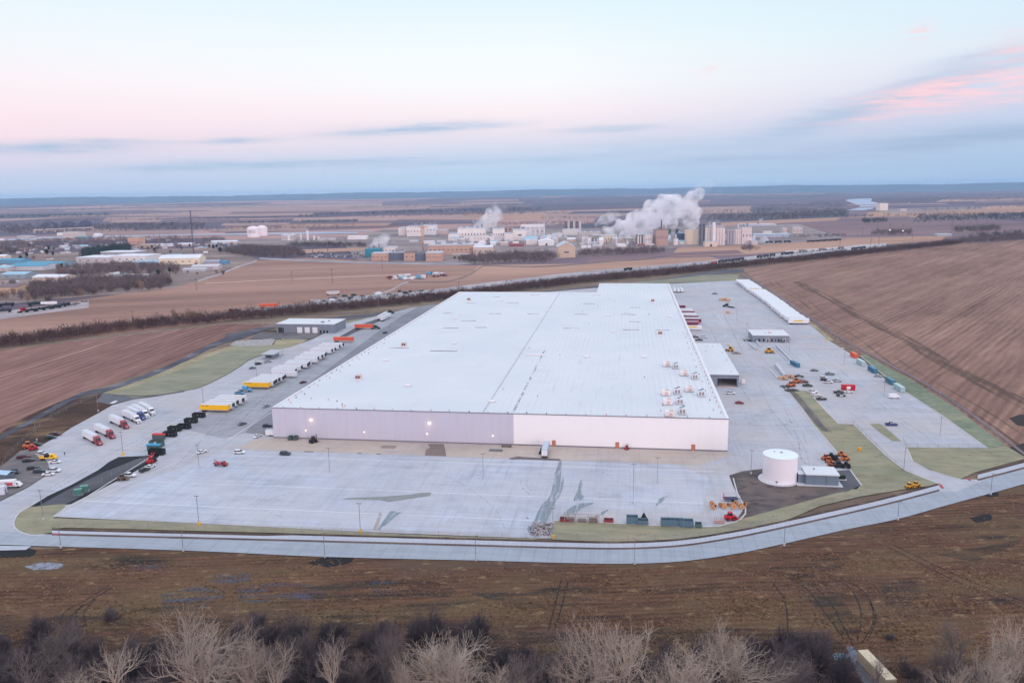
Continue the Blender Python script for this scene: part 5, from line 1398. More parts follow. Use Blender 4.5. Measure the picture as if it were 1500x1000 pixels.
place([('cover', MB().cyl(0, 0, .1, 2.4, 1.3, .15, 8).mesh('cover', black), []), ('base', bx(-1.4, 1.4, -1.4, 1.4, 0, .099).mesh('base', gal), [])], 'covered_pile', 'black peaked tarpaulin pile behind the low blue skip', 'pile', (x, y, .05))
# timber frame rack
lx, ly = LOC(852, 763)
k = MB()
for x in (-6, -2.2, 2.2, 6):
    for yy in (-1.2, 1.2):
        k.box(x - .1, x + .1, yy - .1, yy + .1, 0, 2.0)
kb2 = MB().box(-6.4, 6.4, -1.35, -1.15, 2.01, 2.2).box(-6.4, 6.4, 1.15, 1.35, 2.01, 2.2)
place([('post', k.mesh('post', mat('rack_wood', lin(176, 158, 150), .8)), []), ('beam', kb2.mesh('beam', mat('rack_wood', lin(176, 158, 150))), []), ('load', MB().box(-5.6, -2.6, -1, 1, .1, 1.3).box(2.6, 5.6, -1, 1, .1, 1.5).box(-1.4, 1.6, -.9, .9, .1, .7).mesh('load', mat('rack_load', lin(126, 112, 112), .8, .3)), [])], 'pipe_rack', 'long low timber rack with stacked bundles on the kerb', 'rack', W(lx, ly) + (.05,), SROT + .03)
# rubble heap
rr = np.random.default_rng(8)
m = MB()
for i in range(420):
    u, v = rr.uniform(-1, 1), rr.uniform(-1, 1)
    hh = max(.05, 1.5 * (1 - max(abs(u), abs(v)) ** 2)) * rr.uniform(.4, 1)
    s = rr.uniform(.15, .55)
    a = rr.uniform(0, 3)
    lx, ly = 3.6 * u, 5.4 * v
    m.vprism([(lx + s * math.cos(a + q), ly + s * math.sin(a + q) * .8) for q in (0, 1.3, 2.9, 4.4)], hh - s, hh + s * .4, 0 if rr.random() < .7 else 1)
lx, ly = LOC(794, 775)
ob('rubble_heap', m.mesh('rubble_heap', [mat('rubble_pale', lin(176, 168, 172), .9, .3), mat('rubble_dark', lin(112, 100, 98), .9, .3)]), None, W(lx, ly) + (.02,), SROT, label='grey broken concrete rubble heap at the front kerb', category='rubble heap', kind='thing')
# shipping containers along the fence
def container(colr, L=6.1):
    p = mat('container_' + colr, {'orange': lin(216, 88, 56), 'pale': lin(164, 186, 190), 'blue': lin(62, 112, 142), 'red': lin(184, 26, 48), 'teal': lin(74, 118, 136), 'beige': lin(190, 172, 146)}[colr], .55, .12, .5)
    rib = MB()
    n = int(L / .55)
    for i in range(n):
        x = -L / 2 + .3 + i * (L - .6) / max(1, n - 1)
        rib.box(x - .1, x + .1, -1.25, -1.203, .25, 2.45).box(x - .1, x + .1, 1.203, 1.25, .25, 2.45)
    return [('box', bx(-L / 2, L / 2, -1.2, 1.2, .12, 2.58).mesh('box', p), []), ('rib', rib.mesh('rib', p), []), ('roof', bx(-L / 2 + .03, L / 2 - .03, -1.17, 1.17, 2.583, 2.62).mesh('roof', mat('container_roof_' + colr, tuple(min(1, v * 1.12 + .04) for v in p.node_tree.nodes['Mix'].inputs[6].default_value[:3]) + (1,), .6)), []),
            ('door', MB().box(L / 2 + .003, L / 2 + .05, -1.1, -.03, .25, 2.45).box(L / 2 + .003, L / 2 + .05, .03, 1.1, .25, 2.45).mesh('door', p), []), ('corner_post', MB().box(-L / 2 - .03, -L / 2 - .003, -1.22, -1.0, .1, 2.6).box(-L / 2 - .03, -L / 2 - .003, 1.0, 1.22, .1, 2.6).mesh('corner_post', p), [])]


FH = math.atan2(-1, .02)
for colr, px, py, L, s in (('orange', 1251, 524.5, 9, 'orange container farthest along the fence'), ('pale', 1261, 535.5, 11, 'pale grey container between the orange and the blue one'), ('blue', 1278, 546, 11, 'blue container beside the silver car'), ('teal', 1304, 563, 10, 'dark teal container touching a pale one'), ('pale', 1317, 573, 11, 'pale grey container nearest the road along the fence')):
    lx, ly = LOC(px, py - 1.5)
    place(container(colr, L), 'container', s, 'container', W(lx, ly) + (.05,), SROT + math.radians(-87), 'containers lined along the fence', (1, 1, 1.15))
lx, ly = LOC(1242.3, 571)
t = place(container('red', 7.2), 'container', 'red container with white sign in the staff lot', 'container', W(lx, ly) + (.05,), SROT + .04, None, (1, 1, 1.2))
ob('sign', bx(-1.2, 1.0, -1.29, -1.26, .7, 2.0).mesh('sign', pl), t)
lx, ly = LOC(1167, 537)
place(container('blue', 11), 'container', 'long container with white top standing below the ramp walls', 'container', W(lx - .5, ly + 3) + (.05,), SROT + math.radians(-80), None)
x, y = W(228.5, -166.2)
place(container('beige', 12.4), 'container', 'beige container lying among the bare trees by the brook', 'container', (x, y, -.05), SROT + math.radians(-75.6), None, (1, 1.1, 1.12))
lx, ly = LOC(393, 640)
place([('box', bx(-2.6, 2.6, -1.2, 1.2, .5, 2.9).mesh('box', t_white), []), ('roof', bx(-2.5, 2.5, -1.1, 1.1, 2.905, 2.95).mesh('roof', t_roof), []), ('drawbar', bx(-4, -2.61, -.1, .1, .5, .65).mesh('drawbar', t_under), []), ('wheel', MB().wheel(0, -1.15, .4, .4, .25).mesh('wheel', black), []), ('wheel', MB().wheel(0, 1.15, .4, .4, .25).mesh('wheel', black), []), ('door', bx(2.605, 2.66, -1, 1, .7, 2.7).mesh('door', t_white), [])],
      'cargo_trailer', 'white cargo trailer at the front corner of the warehouse', 'trailer', W(-2.6, 3.2) + (.05,), SROT)
for i, px in enumerate((424, 432)):
    lx, ly = LOC(px, 645)
    place(rolloff('green', 1.9, 1.7), 'bin', 'grey waste bin against the lilac grey wall, ' + ('nearer the corner' if i == 0 else 'nearer the forklift'), 'bin', W(lx, -2.2) + (.05,), SROT, 'grey waste bins at the front wall')


def machine(colr, boom=0, mast=False):
    """a small wheeled loader, forklift or lift"""
    p = mat('plant_' + colr, {'orange': lin(206, 112, 66), 'yellow': lin(214, 158, 52), 'red': lin(196, 34, 50), 'black': lin(38, 40, 46), 'brown': lin(110, 92, 84)}[colr], .45, .1)
    k = [('body', MB().prism([(-1.5, .5), (-1.5, 1.35), (.2, 1.45), (1.2, 1.0), (1.3, .5)], -.75, .75).mesh('body', p), []),
         ('cab', MB().prism([(-.55, 1.46), (-.45, 2.3), (.5, 2.3), (.7, 1.3), (.3, 1.44)], -.6, .6).mesh('cab', glass), []), ('cab_roof', bx(-.6, .65, -.68, .68, 2.305, 2.4).mesh('cab_roof', p), [])]
    for x in (-.95, .85):
        for y in (-.9, .9):
            k.append(('wheel', MB().wheel(x, y, .5, .5, .36, 12).mesh('wheel', black), [('hub', MB().wheel(x, y, .5, .24, .37, 8).mesh('hub', p))]))
    if boom:
        k.append(('boom', MB().tube((-1.2, .5, 1.5), (1.8, .5, 1.2 if boom == 1 else 3.4), .13).tube((-1.2, -.5, 1.5), (1.8, -.5, 1.2 if boom == 1 else 3.4), .13).mesh('boom', p), []))
        k.append(('bucket', MB().prism([(1.8, .25), (1.75, 1.1), (2.6, .3)], -.9, .9).mesh('bucket', p if boom == 1 else black), []))
    if mast:
        k.append(('mast', MB().box(1.32, 1.45, -.4, -.28, .1, 3.0).box(1.32, 1.45, .28, .4, .1, 3.0).mesh('mast', black), []))
        k.append(('fork', MB().box(1.46, 2.5, -.4, -.26, .1, .16).box(1.46, 2.5, .26, .4, .1, .16).mesh('fork', black), []))
    return k


MO, MY, MR, MBk = machine('orange', 1), machine('yellow', 1), machine('red', 1), machine('black', 1)
GM = 'compact loaders crowded at the grass edge'
for (px, py, kk, hd, s, sc) in ((1209, 673, MO, 30, 'orange loader at the yard side of the loader crowd', 1.3), (1214, 677, MO, 60, 'orange loader in front of the black one in the crowd', 1.3), (1217, 671, MBk, 10, 'black loader at the back of the crowd', 1.3), (1224, 675, MBk, 100, 'black loader in the middle of the crowd', 1.4),
                            (1232, 668, MO, -20, 'orange loader topmost in the crowd, on the grass', 1.3), (1238, 674, MO, 200, 'orange loader on the grass side of the crowd', 1.3), (1228, 684, MBk, 185, 'black loader nearest the pump house', 1.5), (1239, 685, MBk, 170, 'black loader with pale wheels at the kerb end', 1.5), (1220, 683, MO, 140, 'red orange loader beside the pump house roof', 1.2)):
    place(kk, 'compact_loader', s, 'loader', W(*LOC(px, py)) + (.06,), SROT + math.radians(hd), GM, sc * .78)
place(MY, 'telehandler', 'yellow telehandler standing in front of the office', 'telehandler', W(*LOC(1126, 517)) + (.05,), SROT + .1, None, 1.7)
place(machine('yellow', 2), 'wheel_loader', 'yellow wheel loader with raised arm beside the gravel pile', 'loader', W(*LOC(1070, 514.5)) + (.05,), SROT + 2.8, None, 1.5)
place(machine('orange', 1), 'compact_loader', 'orange skid loader on the dark mat by the staff row', 'loader', W(*LOC(1158, 566)) + (.05,), SROT + .4, 'orange loaders on the dark mat', 1.3)
place(machine('orange', 1), 'compact_loader', 'orange skid loader behind another, next to the silver suv', 'loader', W(*LOC(1166, 561)) + (.05,), SROT + .2, 'orange loaders on the dark mat', 1.3)
place(MR, 'compact_loader', 'low red loader at the curved kerb by the wire reels', 'loader', W(*LOC(1069, 761)) + (.06,), SROT + .3, None, 1.2)
place(machine('red', 0, True), 'forklift', 'red forklift near an orange door in the white wall', 'forklift', W(*LOC(918, 658)) + (.05,), SROT + 1.2, None, .75)
place(machine('black', 0, True), 'forklift', 'dark forklift standing before the lilac grey wall', 'forklift', W(*LOC(459, 648)) + (.05,), SROT + .9, None, 1.25)
place(machine('black', 0, True), 'forklift', 'dark forklift beside the pale grey trailer', 'forklift', W(*LOC(793.5, 664)) + (.05,), SROT + 1.5, None, 1.0)
place(machine('red', 2), 'boom_lift', 'red boom lift at the black earth strip', 'lift', W(*LOC(221.5, 678)) + (.05,), SROT + 1.5, None, 1.2)
place(machine('orange', 1), 'compact_loader', 'rust orange loader at the edge of the gravel lot', 'loader', W(*LOC(41, 656)) + (.07,), SROT + .6, None, 1.3)
place(MR, 'compact_loader', 'small red loader next to the rust orange one', 'loader', W(*LOC(47.5, 659)) + (.07,), SROT + .8, None, 1.0)
place(MY, 'compact_loader', 'yellow mini loader by the sidewalk, nearer the tank', 'loader', W(*LOC(1331.5, 714.5)) + (.07,), SROT + .3, 'yellow mini loaders by the sidewalk', .9)
place(MY, 'compact_loader', 'yellow mini loader by the sidewalk, nearer the driveway', 'loader', W(*LOC(1341, 712.5)) + (.07,), SROT + .3, 'yellow mini loaders by the sidewalk', .9)
place(machine('brown', 1), 'compact_loader', 'brown trailer mounted machine beside the white pickup at the earth strip', 'loader', W(*LOC(179, 703)) + (.05,), SROT + .2, None, 1.1)
place([('bed', MB().box(-3.4, 1.0, -1.15, 1.15, .95, 1.25).box(-3.4, -3.2, -1.15, 1.15, 1.251, 2.1).mesh('bed', t_yel), []), ('cab', MB().prism([(1.05, .7), (1.05, 2.5), (2.3, 2.45), (2.9, 1.5), (3.8, 1.35), (3.8, .7)], -1.05, 1.05).mesh('cab', t_yel), []), ('window', MB().prism([(1.5, 1.7), (1.5, 2.3), (2.2, 2.28), (2.65, 1.65)], -1.07, 1.07).mesh('window', glass), []), ('load', MB().box(-1.4, .3, -.8, .8, 1.26, 2.3).mesh('load', black), [])] +
      [('wheel', MB().wheel(x, y, .48, .46, .35).mesh('wheel', black), []) for x in (-2.4, 2.7) for y in (-1, 1)], 'flatbed_truck', 'orange yellow flatbed truck between white cars on the gravel', 'truck', W(*LOC(71, 673)) + (.07,), SROT + .25)
place([('bed', MB().box(-3.4, .4, -1.1, 1.1, .95, 1.5).mesh('bed', paint('red', *PAINT['red'])), []), ('crane_arm', MB().tube((-1, 0, 1.5), (-3.2, 0, 2.7), .16).tube((-3.2, 0, 2.7), (-3.3, 0, 1.6), .08).mesh('crane_arm', paint('red', *PAINT['red'])), []), ('cab', MB().prism([(.45, .7), (.45, 1.2), (.6, 2.2), (1.7, 2.2), (2.2, 1.35), (3.2, 1.2), (3.2, .6)], -1.0, 1.0).mesh('cab', paint('red', *PAINT['red'])), []), ('window', MB().prism([(.8, 1.4), (.85, 2.1), (1.65, 2.1), (2.05, 1.4)], -1.02, 1.02).mesh('window', glass), [])] +
      [('wheel', MB().wheel(x, y, .46, .45, .35).mesh('wheel', black), []) for x in (-2.2, 2.2) for y in (-.95, .95)], 'wrecker_truck', 'bright red wrecker truck in the front yard', 'truck', W(*LOC(324, 682)) + (.05,), SROT - .08, None, .95)
# wire reels in a heap of orange
reel = [('flange', MB().wheel(0, -.55, 1.05, 1.05, .1, 18).mesh('flange', mat('reel_orange', lin(204, 148, 104), .7, .12)), [('hub', MB().wheel(0, -.62, 1.05, .22, .06, 10).mesh('hub', mat('reel_hub', lin(150, 92, 56))))]), ('flange', MB().wheel(0, .55, 1.05, 1.05, .1, 18).mesh('flange', mat('reel_orange', lin(204, 148, 104))), []), ('drum', MB().wheel(0, 0, 1.05, .6, .99, 12).mesh('drum', mat('reel_wire', lin(90, 70, 64), .8)), [])]
for i, (px, py, sc, hd) in enumerate(((1043, 740, 1.0, .2), (1044, 745.5, .95, .1), (1048, 743, .8, 1.4), (1055.5, 742, .9, .3), (1061, 744.5, 1.15, .1), (1067, 741, .8, 1.0), (1074, 745, 1.3, .15), (1078, 740.5, 1.1, .9), (1086, 745, 1.15, .3), (1091, 741.5, 1.1, 1.2))):
    place(reel, 'cable_reel', 'orange wooden cable reel standing on edge in the kerb corner cluster', 'cable reel', W(*LOC(px, py)) + (.05,), SROT + hd, 'orange cable reels in the kerb corner', sc * .82)
place([('deck', bx(-2.2, 2.2, -1, 1, .7, .9).mesh('deck', mat('trailer_navy', lin(52, 52, 84), .6)), []), ('rail', MB().tube((-2.1, -.9, .9), (-2.1, -.9, 2.1), .08).tube((-2.1, .9, .9), (-2.1, .9, 2.1), .08).tube((-2.1, -.9, 2.1), (-2.1, .9, 2.1), .08).mesh('rail', mat('plant_red', lin(196, 34, 50))), []), ('wheel', MB().wheel(.6, -1.05, .38, .38, .25).mesh('wheel', black), []), ('wheel', MB().wheel(.6, 1.05, .38, .38, .25).mesh('wheel', black), []), ('drawbar', bx(2.21, 3.6, -.08, .08, .6, .72).mesh('drawbar', t_under), [])], 'utility_trailer', 'dark blue utility trailer behind the orange reels', 'trailer', W(*LOC(1070, 733)) + (.06,), SROT + .1, None, 1.2)
k = MB()
for i in range(6):
    k.box(-1.6 + i * .64, -1.52 + i * .64, -1.0, -.92, 0, 2.1).box(-1.6 + i * .64, -1.52 + i * .64, .92, 1.0, 0, 2.1)
place([('post', k.mesh('post', mat('stillage_rust', lin(176, 130, 122), .7)), []), ('base', bx(-1.8, 1.8, -1.1, 1.1, 0.02, .2).mesh('base', mat('stillage_rust', lin(176, 130, 122))), [])], 'stillage', 'rusty open stillage with upright posts at the kerb corner', 'stillage', W(*LOC(1053.5, 765)) + (.05,), SROT)
# gravel pile, pallets, mats, plates, walls
m = MB()
for i in range(160):
    a, r = rr.uniform(0, 6.28), rr.uniform(0, 1) ** .6
    hh = 1.5 * (1 - r) + .1
    s = rr.uniform(.3, .7)
    m.vprism([(3.4 * r * math.cos(a) + s * math.cos(a + q), 2.2 * r * math.sin(a) + s * math.sin(a + q)) for q in (0, 1.5, 3, 4.6)], 0, hh)
ob('gravel_pile', m.mesh('gravel_pile', mat('gravel_heap', lin(150, 142, 142), .9, .3, 1)), None, W(*LOC(1079, 518)) + (.02,), SROT, label='low grey gravel pile beside the yellow wheel loader', category='gravel pile', kind='thing')
pal_k = [('deck', bx(-1, 1, -.8, .8, .1, .2).mesh('deck', mat('pallet_wood', lin(186, 150, 118), .8)), []), ('crate', MB().box(-.9, .9, -.7, .7, .205, 1.3).mesh('crate', mat('crate_wood', lin(196, 158, 130), .8, .2)), []), ('runner', MB().box(-1, 1, -.8, -.6, 0, .099).box(-1, 1, .6, .8, 0, .099).mesh('runner', mat('pallet_wood', lin(186, 150, 118))), [])]
for i, (px, py) in enumerate(((1143, 555.5), (1147, 554.5), (1151, 556), (1155, 553), (1158, 552), (1161, 554))):
    place(pal_k, 'pallet', 'loaded wooden pallet in the cluster at the head of the median', 'pallet', W(*LOC(px, py)) + (.05,), SROT + i * .3, 'loaded pallets at the head of the median', 1.3)
place([('box', bx(-1.1, 1.1, -.9, .9, .1, 2.4).mesh('box', mat('unit_beige', lin(232, 222, 220))), []), ('door', bx(-1.16, -1.105, -.7, .7, .3, 2.2).mesh('door', trim), []), ('base', bx(-1.3, 1.3, -1.1, 1.1, 0, .099).mesh('base', gal), [])], 'transformer_box', 'beige electrical cabinet standing beside the annex', 'cabinet', W(*LOC(1088.5, 561.5)) + (.05,), SROT)
for px, py, a, s in ((1153, 566, .5, 'grey'), (1160, 572, .5, 'dark')):
    m = MB()
    for i in range(7):
        m.box(-4 + i * 1.15, -4 + i * 1.15 + 1.0, -2.4 + (i % 2) * .3, 2.2 + (i % 3) * .2, .06, .22 + .12 * (i % 3))
    ob('ground_mat', m.mesh('ground_mat', mat('mat_' + s, lin(84, 86, 94) if s == 'grey' else lin(70, 64, 62), .8, .3)), None, W(*LOC(px, py)) + (0,), SROT + a, label=s + ' stack of ground mats at the head of the median', category='ground mat')
for px, py, w, d, s in ((726.5, 659.5, 3.1, 1.6, 'dark steel plate on the apron near the wall colour change'), (569, 654.5, 3.4, 1.8, 'brown timber mat on the apron of the grey wall half')):
    m = MB().box(-w, w, -d, d, .03, .14)
    for i in range(5):
        m.box(-w + .2 + i * w * .42, -w + .5 + i * w * .42, -d + .1, d - .1, .141, .19)
    ob('ground_plate', m.mesh('ground_plate', mat('plate_' + s[:4], lin(110, 112, 116) if s[0] == 'd' else lin(150, 134, 130), .7, .2)), None, W(*LOC(px, py)) + (0,), SROT, label=s, category='ground plate')
place([('deck', MB().box(-2.4, 2.4, -.6, .6, .5, .7).mesh('deck', mat('cart_grey', lin(110, 96, 100), .7)), []), ('load', MB().box(-2, .2, -.4, .4, .705, 1.3).box(.6, 1.8, -.4, .4, .705, 1.0).mesh('load', mat('rack_load', lin(126, 112, 112))), []), ('wheel', MB().wheel(-1.8, 0, .25, .25, 1.1, 10).mesh('wheel', black), []), ('wheel', MB().wheel(1.8, 0, .25, .25, 1.1, 10).mesh('wheel', black), [])], 'cart', 'long grey cart standing where the wall turns white', 'cart', W(*LOC(742, 654.5)) + (.03,), SROT)
for (x0, y0, x1, y1, h0, h1, s) in ((1092, 499, 1108, 513, .5, 1.2, 'low concrete ramp wall by the corner of the office'), (1108, 501.5, 1114, 508, 1.6, 1.0, 'sloping concrete wall under the office front'), (1137, 508, 1160, 530, 1.8, .9, 'long sloping concrete ramp wall below the office'), (1134, 509, 1152, 527, .5, .5, 'low kerb wall beside the long ramp'), (1137, 537, 1150, 551, 2.4, 1.2, 'wedge shaped concrete wall above the pallets'), (1126, 540.5, 1142, 556, .4, .4, 'thin concrete edge wall left of the pallets'), (1154, 511, 1236, 511, .8, .8, 'long low white wall across the staff lot')):
    a, c = LOC(x0, y0), LOC(x1, y1)
    L = math.hypot(c[0] - a[0], c[1] - a[1])
    th = .5 if h0 != 2.4 else 1.2
    o = ob('ramp_wall', MB().prism([(0, 0), (0, h0), (L, h1), (L, 0)], -th, th).mesh('ramp_wall', mat('ramp_concrete', lin(188, 188, 196), .8, .15, .4)), None, W(*a) + (.01,), SROT + math.atan2(c[1] - a[1], c[0] - a[0]), label=s, category='low wall')
lx, ly = LOC(1098, 500)
ob('ramp_floor', bx(-4, 3, -3, 6, .03, .05).mesh('ramp_floor', mat('dark_ramp', lin(50, 52, 62), .7, .2)), None, W(262, 268) + (0,), SROT, kind='structure')
for px, py in ((1056, 440.5), (1062, 440), (1067, 441.5)):
    place(pal_k, 'pallet', 'pale crate on a pallet far back on the trailer yard', 'pallet', W(*LOC(px, py)) + (.05,), SROT, 'pale crates far back on the trailer yard', 2.0)
place(cab_kit('black'), 'tractor_unit', 'black tractor unit standing in the middle of the trailer yard', 'tractor unit', W(*LOC(1063, 449.5)) + (.05,), SROT + 2.6)
place(pal_k, 'pallet', 'low crate alone on the trailer yard, in front of the black tractor', 'pallet', W(*LOC(1066, 459)) + (.05,), SROT, None, 1.8)
for px, py, s in ((1142, 506.5, 'green skip at the office door'),):
    lx, ly = LOC(1146, 501.5)
    place(rolloff('dgreen', 2.2, 1.5), 'bin', 'green bin in front of the office door', 'bin', W(lx, ly) + (.05,), SROT)
for px, py, s in ((115, 724, 'nearer the road'), (124, 719, 'nearer the lot')):
    lx, ly = LOC(px, py)
    place([('cabinet', bx(-1.2, 1.2, -.9, .9, .15, 1.9).mesh('cabinet', mat('green_cabinet', lin(74, 122, 112), .5)), []), ('lid', bx(-1.25, 1.25, -.95, .95, 1.905, 2.0).mesh('lid', mat('green_lid', lin(96, 146, 134), .5)), []), ('pad', bx(-1.5, 1.5, -1.2, 1.2, 0, .149).mesh('pad', gal), [])], 'transformer_box', 'green transformer cabinet in the earth strip, ' + s, 'cabinet', W(lx, ly) + (.06,), SROT + .5, 'green transformer cabinets in the earth strip', 1.15)
place([('drum', MB().cyl(0, 0, 0, 1.5, .8, n=14).mesh('drum', mat('plant_yellow', lin(226, 164, 42))), []), ('lid', MB().cyl(0, 0, 1.505, 1.7, .85, .5, 14).mesh('lid', mat('plant_yellow', lin(226, 164, 42))), [])], 'yellow_drum', 'yellow drum standing alone on the median grass', 'drum', W(*LOC(1259, 660)) + (.05,), SROT)
place([('roof', MB().gable(-4.5, 4.5, -2, 2, 2.4, 3.2, .3, .12).mesh('roof', mat('shed_sky_roof', lin(168, 198, 220), .5)), []), ('wall', bx(-4.4, 4.4, -1.9, 1.9, 0, 2.39).mesh('wall', mat('shed_wall', lin(110, 118, 130), .7)), [])], 'shed', 'low shed with pale blue roof at the picture edge of the gravel lot', 'shed', W(*LOC(4, 700)) + (.06,), SROT - .1)
place([('box', bx(-3, 3, -1.2, 1.2, .8, 3.2).mesh('box', t_white), []), ('cab', MB().prism([(3.05, .6), (3.05, 2.3), (4.2, 2.2), (4.7, 1.4), (5.2, 1.2), (5.2, .6)], -1.1, 1.1).mesh('cab', t_white), []), ('marking', bx(-.6, 2.4, -1.23, -1.205, 1.1, 2.5).mesh('marking', mat('faded_red', lin(196, 84, 96), .6)), []), ('window', MB().prism([(3.6, 1.5), (3.6, 2.15), (4.15, 2.08), (4.5, 1.5)], -1.12, 1.12).mesh('window', glass), [])] + [('wheel', MB().wheel(x, y, .45, .45, .35).mesh('wheel', black), []) for x in (-2, 4.1) for y in (-1, 1)], 'box_truck', 'white box truck with faded red marking by the gravel lot fence', 'truck', W(*LOC(12, 714)) + (.06,), SROT + .3)
place([('box', bx(-3, 3, -1.3, 1.3, .1, 3.2).mesh('box', mat('cabin_white', lin(210, 214, 224), .6)), []), ('roof', bx(-3.1, 3.1, -1.4, 1.4, 3.205, 3.4).mesh('roof', t_roof), []), ('door', bx(3.005, 3.06, -.5, .5, .2, 2.2).mesh('door', trim), [])], 'site_cabin', 'pale site cabin cut by the picture edge near the road', 'cabin', W(*LOC(-3, 724)) + (.06,), SROT + .3)


def person(px, py, top, label):
    """a standing figure grown from a jointed skeleton"""
    vs = [(0, 0, .95), (0, 0, 1.2), (0, 0, 1.42), (0, .02, 1.56), (0, .03, 1.68), (.1, 0, .9), (.11, .02, .5), (.11, 0, .08), (.12, .14, .04), (-.1, 0, .9), (-.12, -.06, .5), (-.12, -.1, .08), (-.12, .04, .04), (.2, 0, 1.4), (.27, .02, 1.13), (.25, .12, .9), (-.2, 0, 1.4), (-.27, 0, 1.13), (-.26, .08, .88)]
    es = [(0, 1), (1, 2), (2, 3), (3, 4), (0, 5), (5, 6), (6, 7), (7, 8), (0, 9), (9, 10), (10, 11), (11, 12), (2, 13), (13, 14), (14, 15), (2, 16), (16, 17), (17, 18)]
    rad = [.16, .15, .17, .06, .105, .1, .075, .05, .04, .1, .075, .05, .04, .07, .055, .045, .07, .055, .045]
    me = bpy.data.meshes.new('body')
    me.from_pydata(vs, es, [])
    me.materials.append(mat('work_clothes', lin(54, 58, 72), .8))
    o = ob('person', me, None, W(*LOC(px, py)) + (.05,), .6, label=label, category='person')
    sk = o.modifiers.new('skin', 'SKIN')
    for i, r in enumerate(rad):
        me.skin_vertices[0].data[i].radius = (r, r)
    me.skin_vertices[0].data[0].use_root = True
    o.modifiers.new('sub', 'SUBSURF').levels = 1
    ob('jacket', MB().cyl(0, 0, .96, 1.45, .2, .21, 10).mesh('jacket', mat('jacket_' + str(top[0]), lin(*top), .8)), o)
    ob('hard_hat', MB().cyl(0, .03, 1.70, 1.80, .13, .06, 10).mesh('hard_hat', pl), o)


person(95, 667, (44, 52, 70), 'person in dark jacket walking across the truck lot')
person(570.4, 480.5, (60, 66, 60), 'person in dark clothes standing far up the truck court')


# --- light poles, fences
def light_pole(px, py, tx, ty, label, yellow=False, group='yard light poles', arms=2):
    lx, ly = LOC(px, py)
    x, y = W(lx, ly)
    hgt = ZH(tx, ty, y) - .9
    k = [('pole', MB().box(-.07, .07, -.07, .07, .9, hgt).mesh('pole', mat('pole_grey', lin(128, 120, 120), .5)), []),
         ('base', MB().cyl(0, 0, 0, .9, .36 if not yellow else .6, n=12).mesh('base', mat('base_yellow', lin(232, 184, 44), .6) if yellow else mat('ramp_concrete', lin(188, 188, 196))), [])]
    for s in ((-1, 1) if arms == 2 else (1,)):
        k.append(('arm', MB().box(min(.08 * s, .35 * s), max(.08 * s, .35 * s), -.04, .06, hgt - .2, hgt - .08).mesh('arm', mat('pole_grey', lin(128, 120, 120))), []))
        k.append(('lamp_head', MB().box(min(.35 * s, .85 * s), max(.35 * s, .85 * s), -.16, .16, hgt - .24, hgt - .06).mesh('lamp_head', mat('lamp_head', lin(112, 108, 112), .5)), []))
    place(k, 'light_pole', label, 'light pole', (x, y, .02), SROT, group)


for r in [(291.5, 768, 289, 722, 'yard light pole on a yellow base at the front grass, left end', True), (291.5, 684, 289.5, 648.5, 'yard light pole near the red wrecker truck'), (483, 691, 481, 653, 'yard light pole before the lilac grey wall'), (528, 779, 527, 733, 'yard light pole on a yellow base in the middle of the front grass', True),
          (708, 700, 707.3, 661, 'yard light pole before the change of wall colour'), (927.6, 738, 928, 676, 'tall yard light pole among the wet marks'), (963, 707, 963.6, 667, 'yard light pole before the white front wall'), (810, 787, 809, 740, 'yard light pole on a yellow base beside the rubble', True),
          (54, 645, 51, 611.5, 'light pole at the edge of the gravel lot'), (144, 602.5, 141.5, 574, 'light pole on the dark soil bank'), (180.5, 666, 178, 629.5, 'light pole on a pale base between the red semi trucks and the earth strip', True), (63.6, 761, 60, 714, 'light pole in the corner grass by the road'),
          (298, 589, 297.5, 567.5, 'slim light pole beside the yellow trailer row'), (376, 551, 375, 527, 'slim light pole near the gate house lane'), (415, 497, 414, 478, 'slim light pole before the workshop doors'), (484, 492, 483.5, 474, 'slim light pole at the workshop corner'),
          (1100, 694, 1100.6, 656, 'yard light pole next to the white tank'), (1079, 473, 1078, 452, 'light pole in the middle of the trailer yard'), (1093, 500, 1093, 472, 'light pole at the office corner'), (1236.5, 534, 1237, 514, 'light pole in the staff lot near the orange container'), (1295, 579, 1295.4, 556, 'light pole in the staff lot near the white van'),
          (1377, 638.5, 1378.5, 608, 'light pole at the road end of the staff lot'), (1210, 500, 1210, 470, 'light pole on a yellow base at the fence corner', True), (1180.5, 468, 1180.6, 452, 'light pole behind the fence row of trailers, near end'), (1157, 449, 1157.5, 434, 'light pole behind the fence row of trailers, middle'), (1121.5, 425, 1122, 412, 'light pole behind the fence row of trailers, far end'), (987, 414, 987, 400, 'light pole behind the warehouse corner'), (907.5, 414, 907.5, 404, 'light pole behind the warehouse extension'), (1156, 516, 1156, 494, 'slim light pole beside the office')]:
    light_pole(*r[:5], yellow=len(r) > 5)
for r in [(89.4, 802, 87, 768, 'thin road lamp at the junction end of the road'), (268.5, 807, 267, 772, 'thin road lamp facing the first yellow pole base'), (476, 816, 475, 776, 'thin road lamp by the black mud patch'), (697, 821, 697, 780, 'thin road lamp left of the rubble'), (929.5, 826, 929, 786, 'thin road lamp where the road begins to bend'), (1148.6, 799, 1149, 766, 'thin road lamp on the bend below the tank'), (1315, 761, 1316, 730, 'thin road lamp near the driveway'), (1451, 724, 1452, 690, 'thin road lamp beyond the driveway'), (1324, 688, 1325, 652, 'road lamp on a white base beside the driveway', True)]:
    light_pole(*r[:5], yellow=False, group='road lamps along the public road', arms=1)
    if len(r) > 5:
        pass

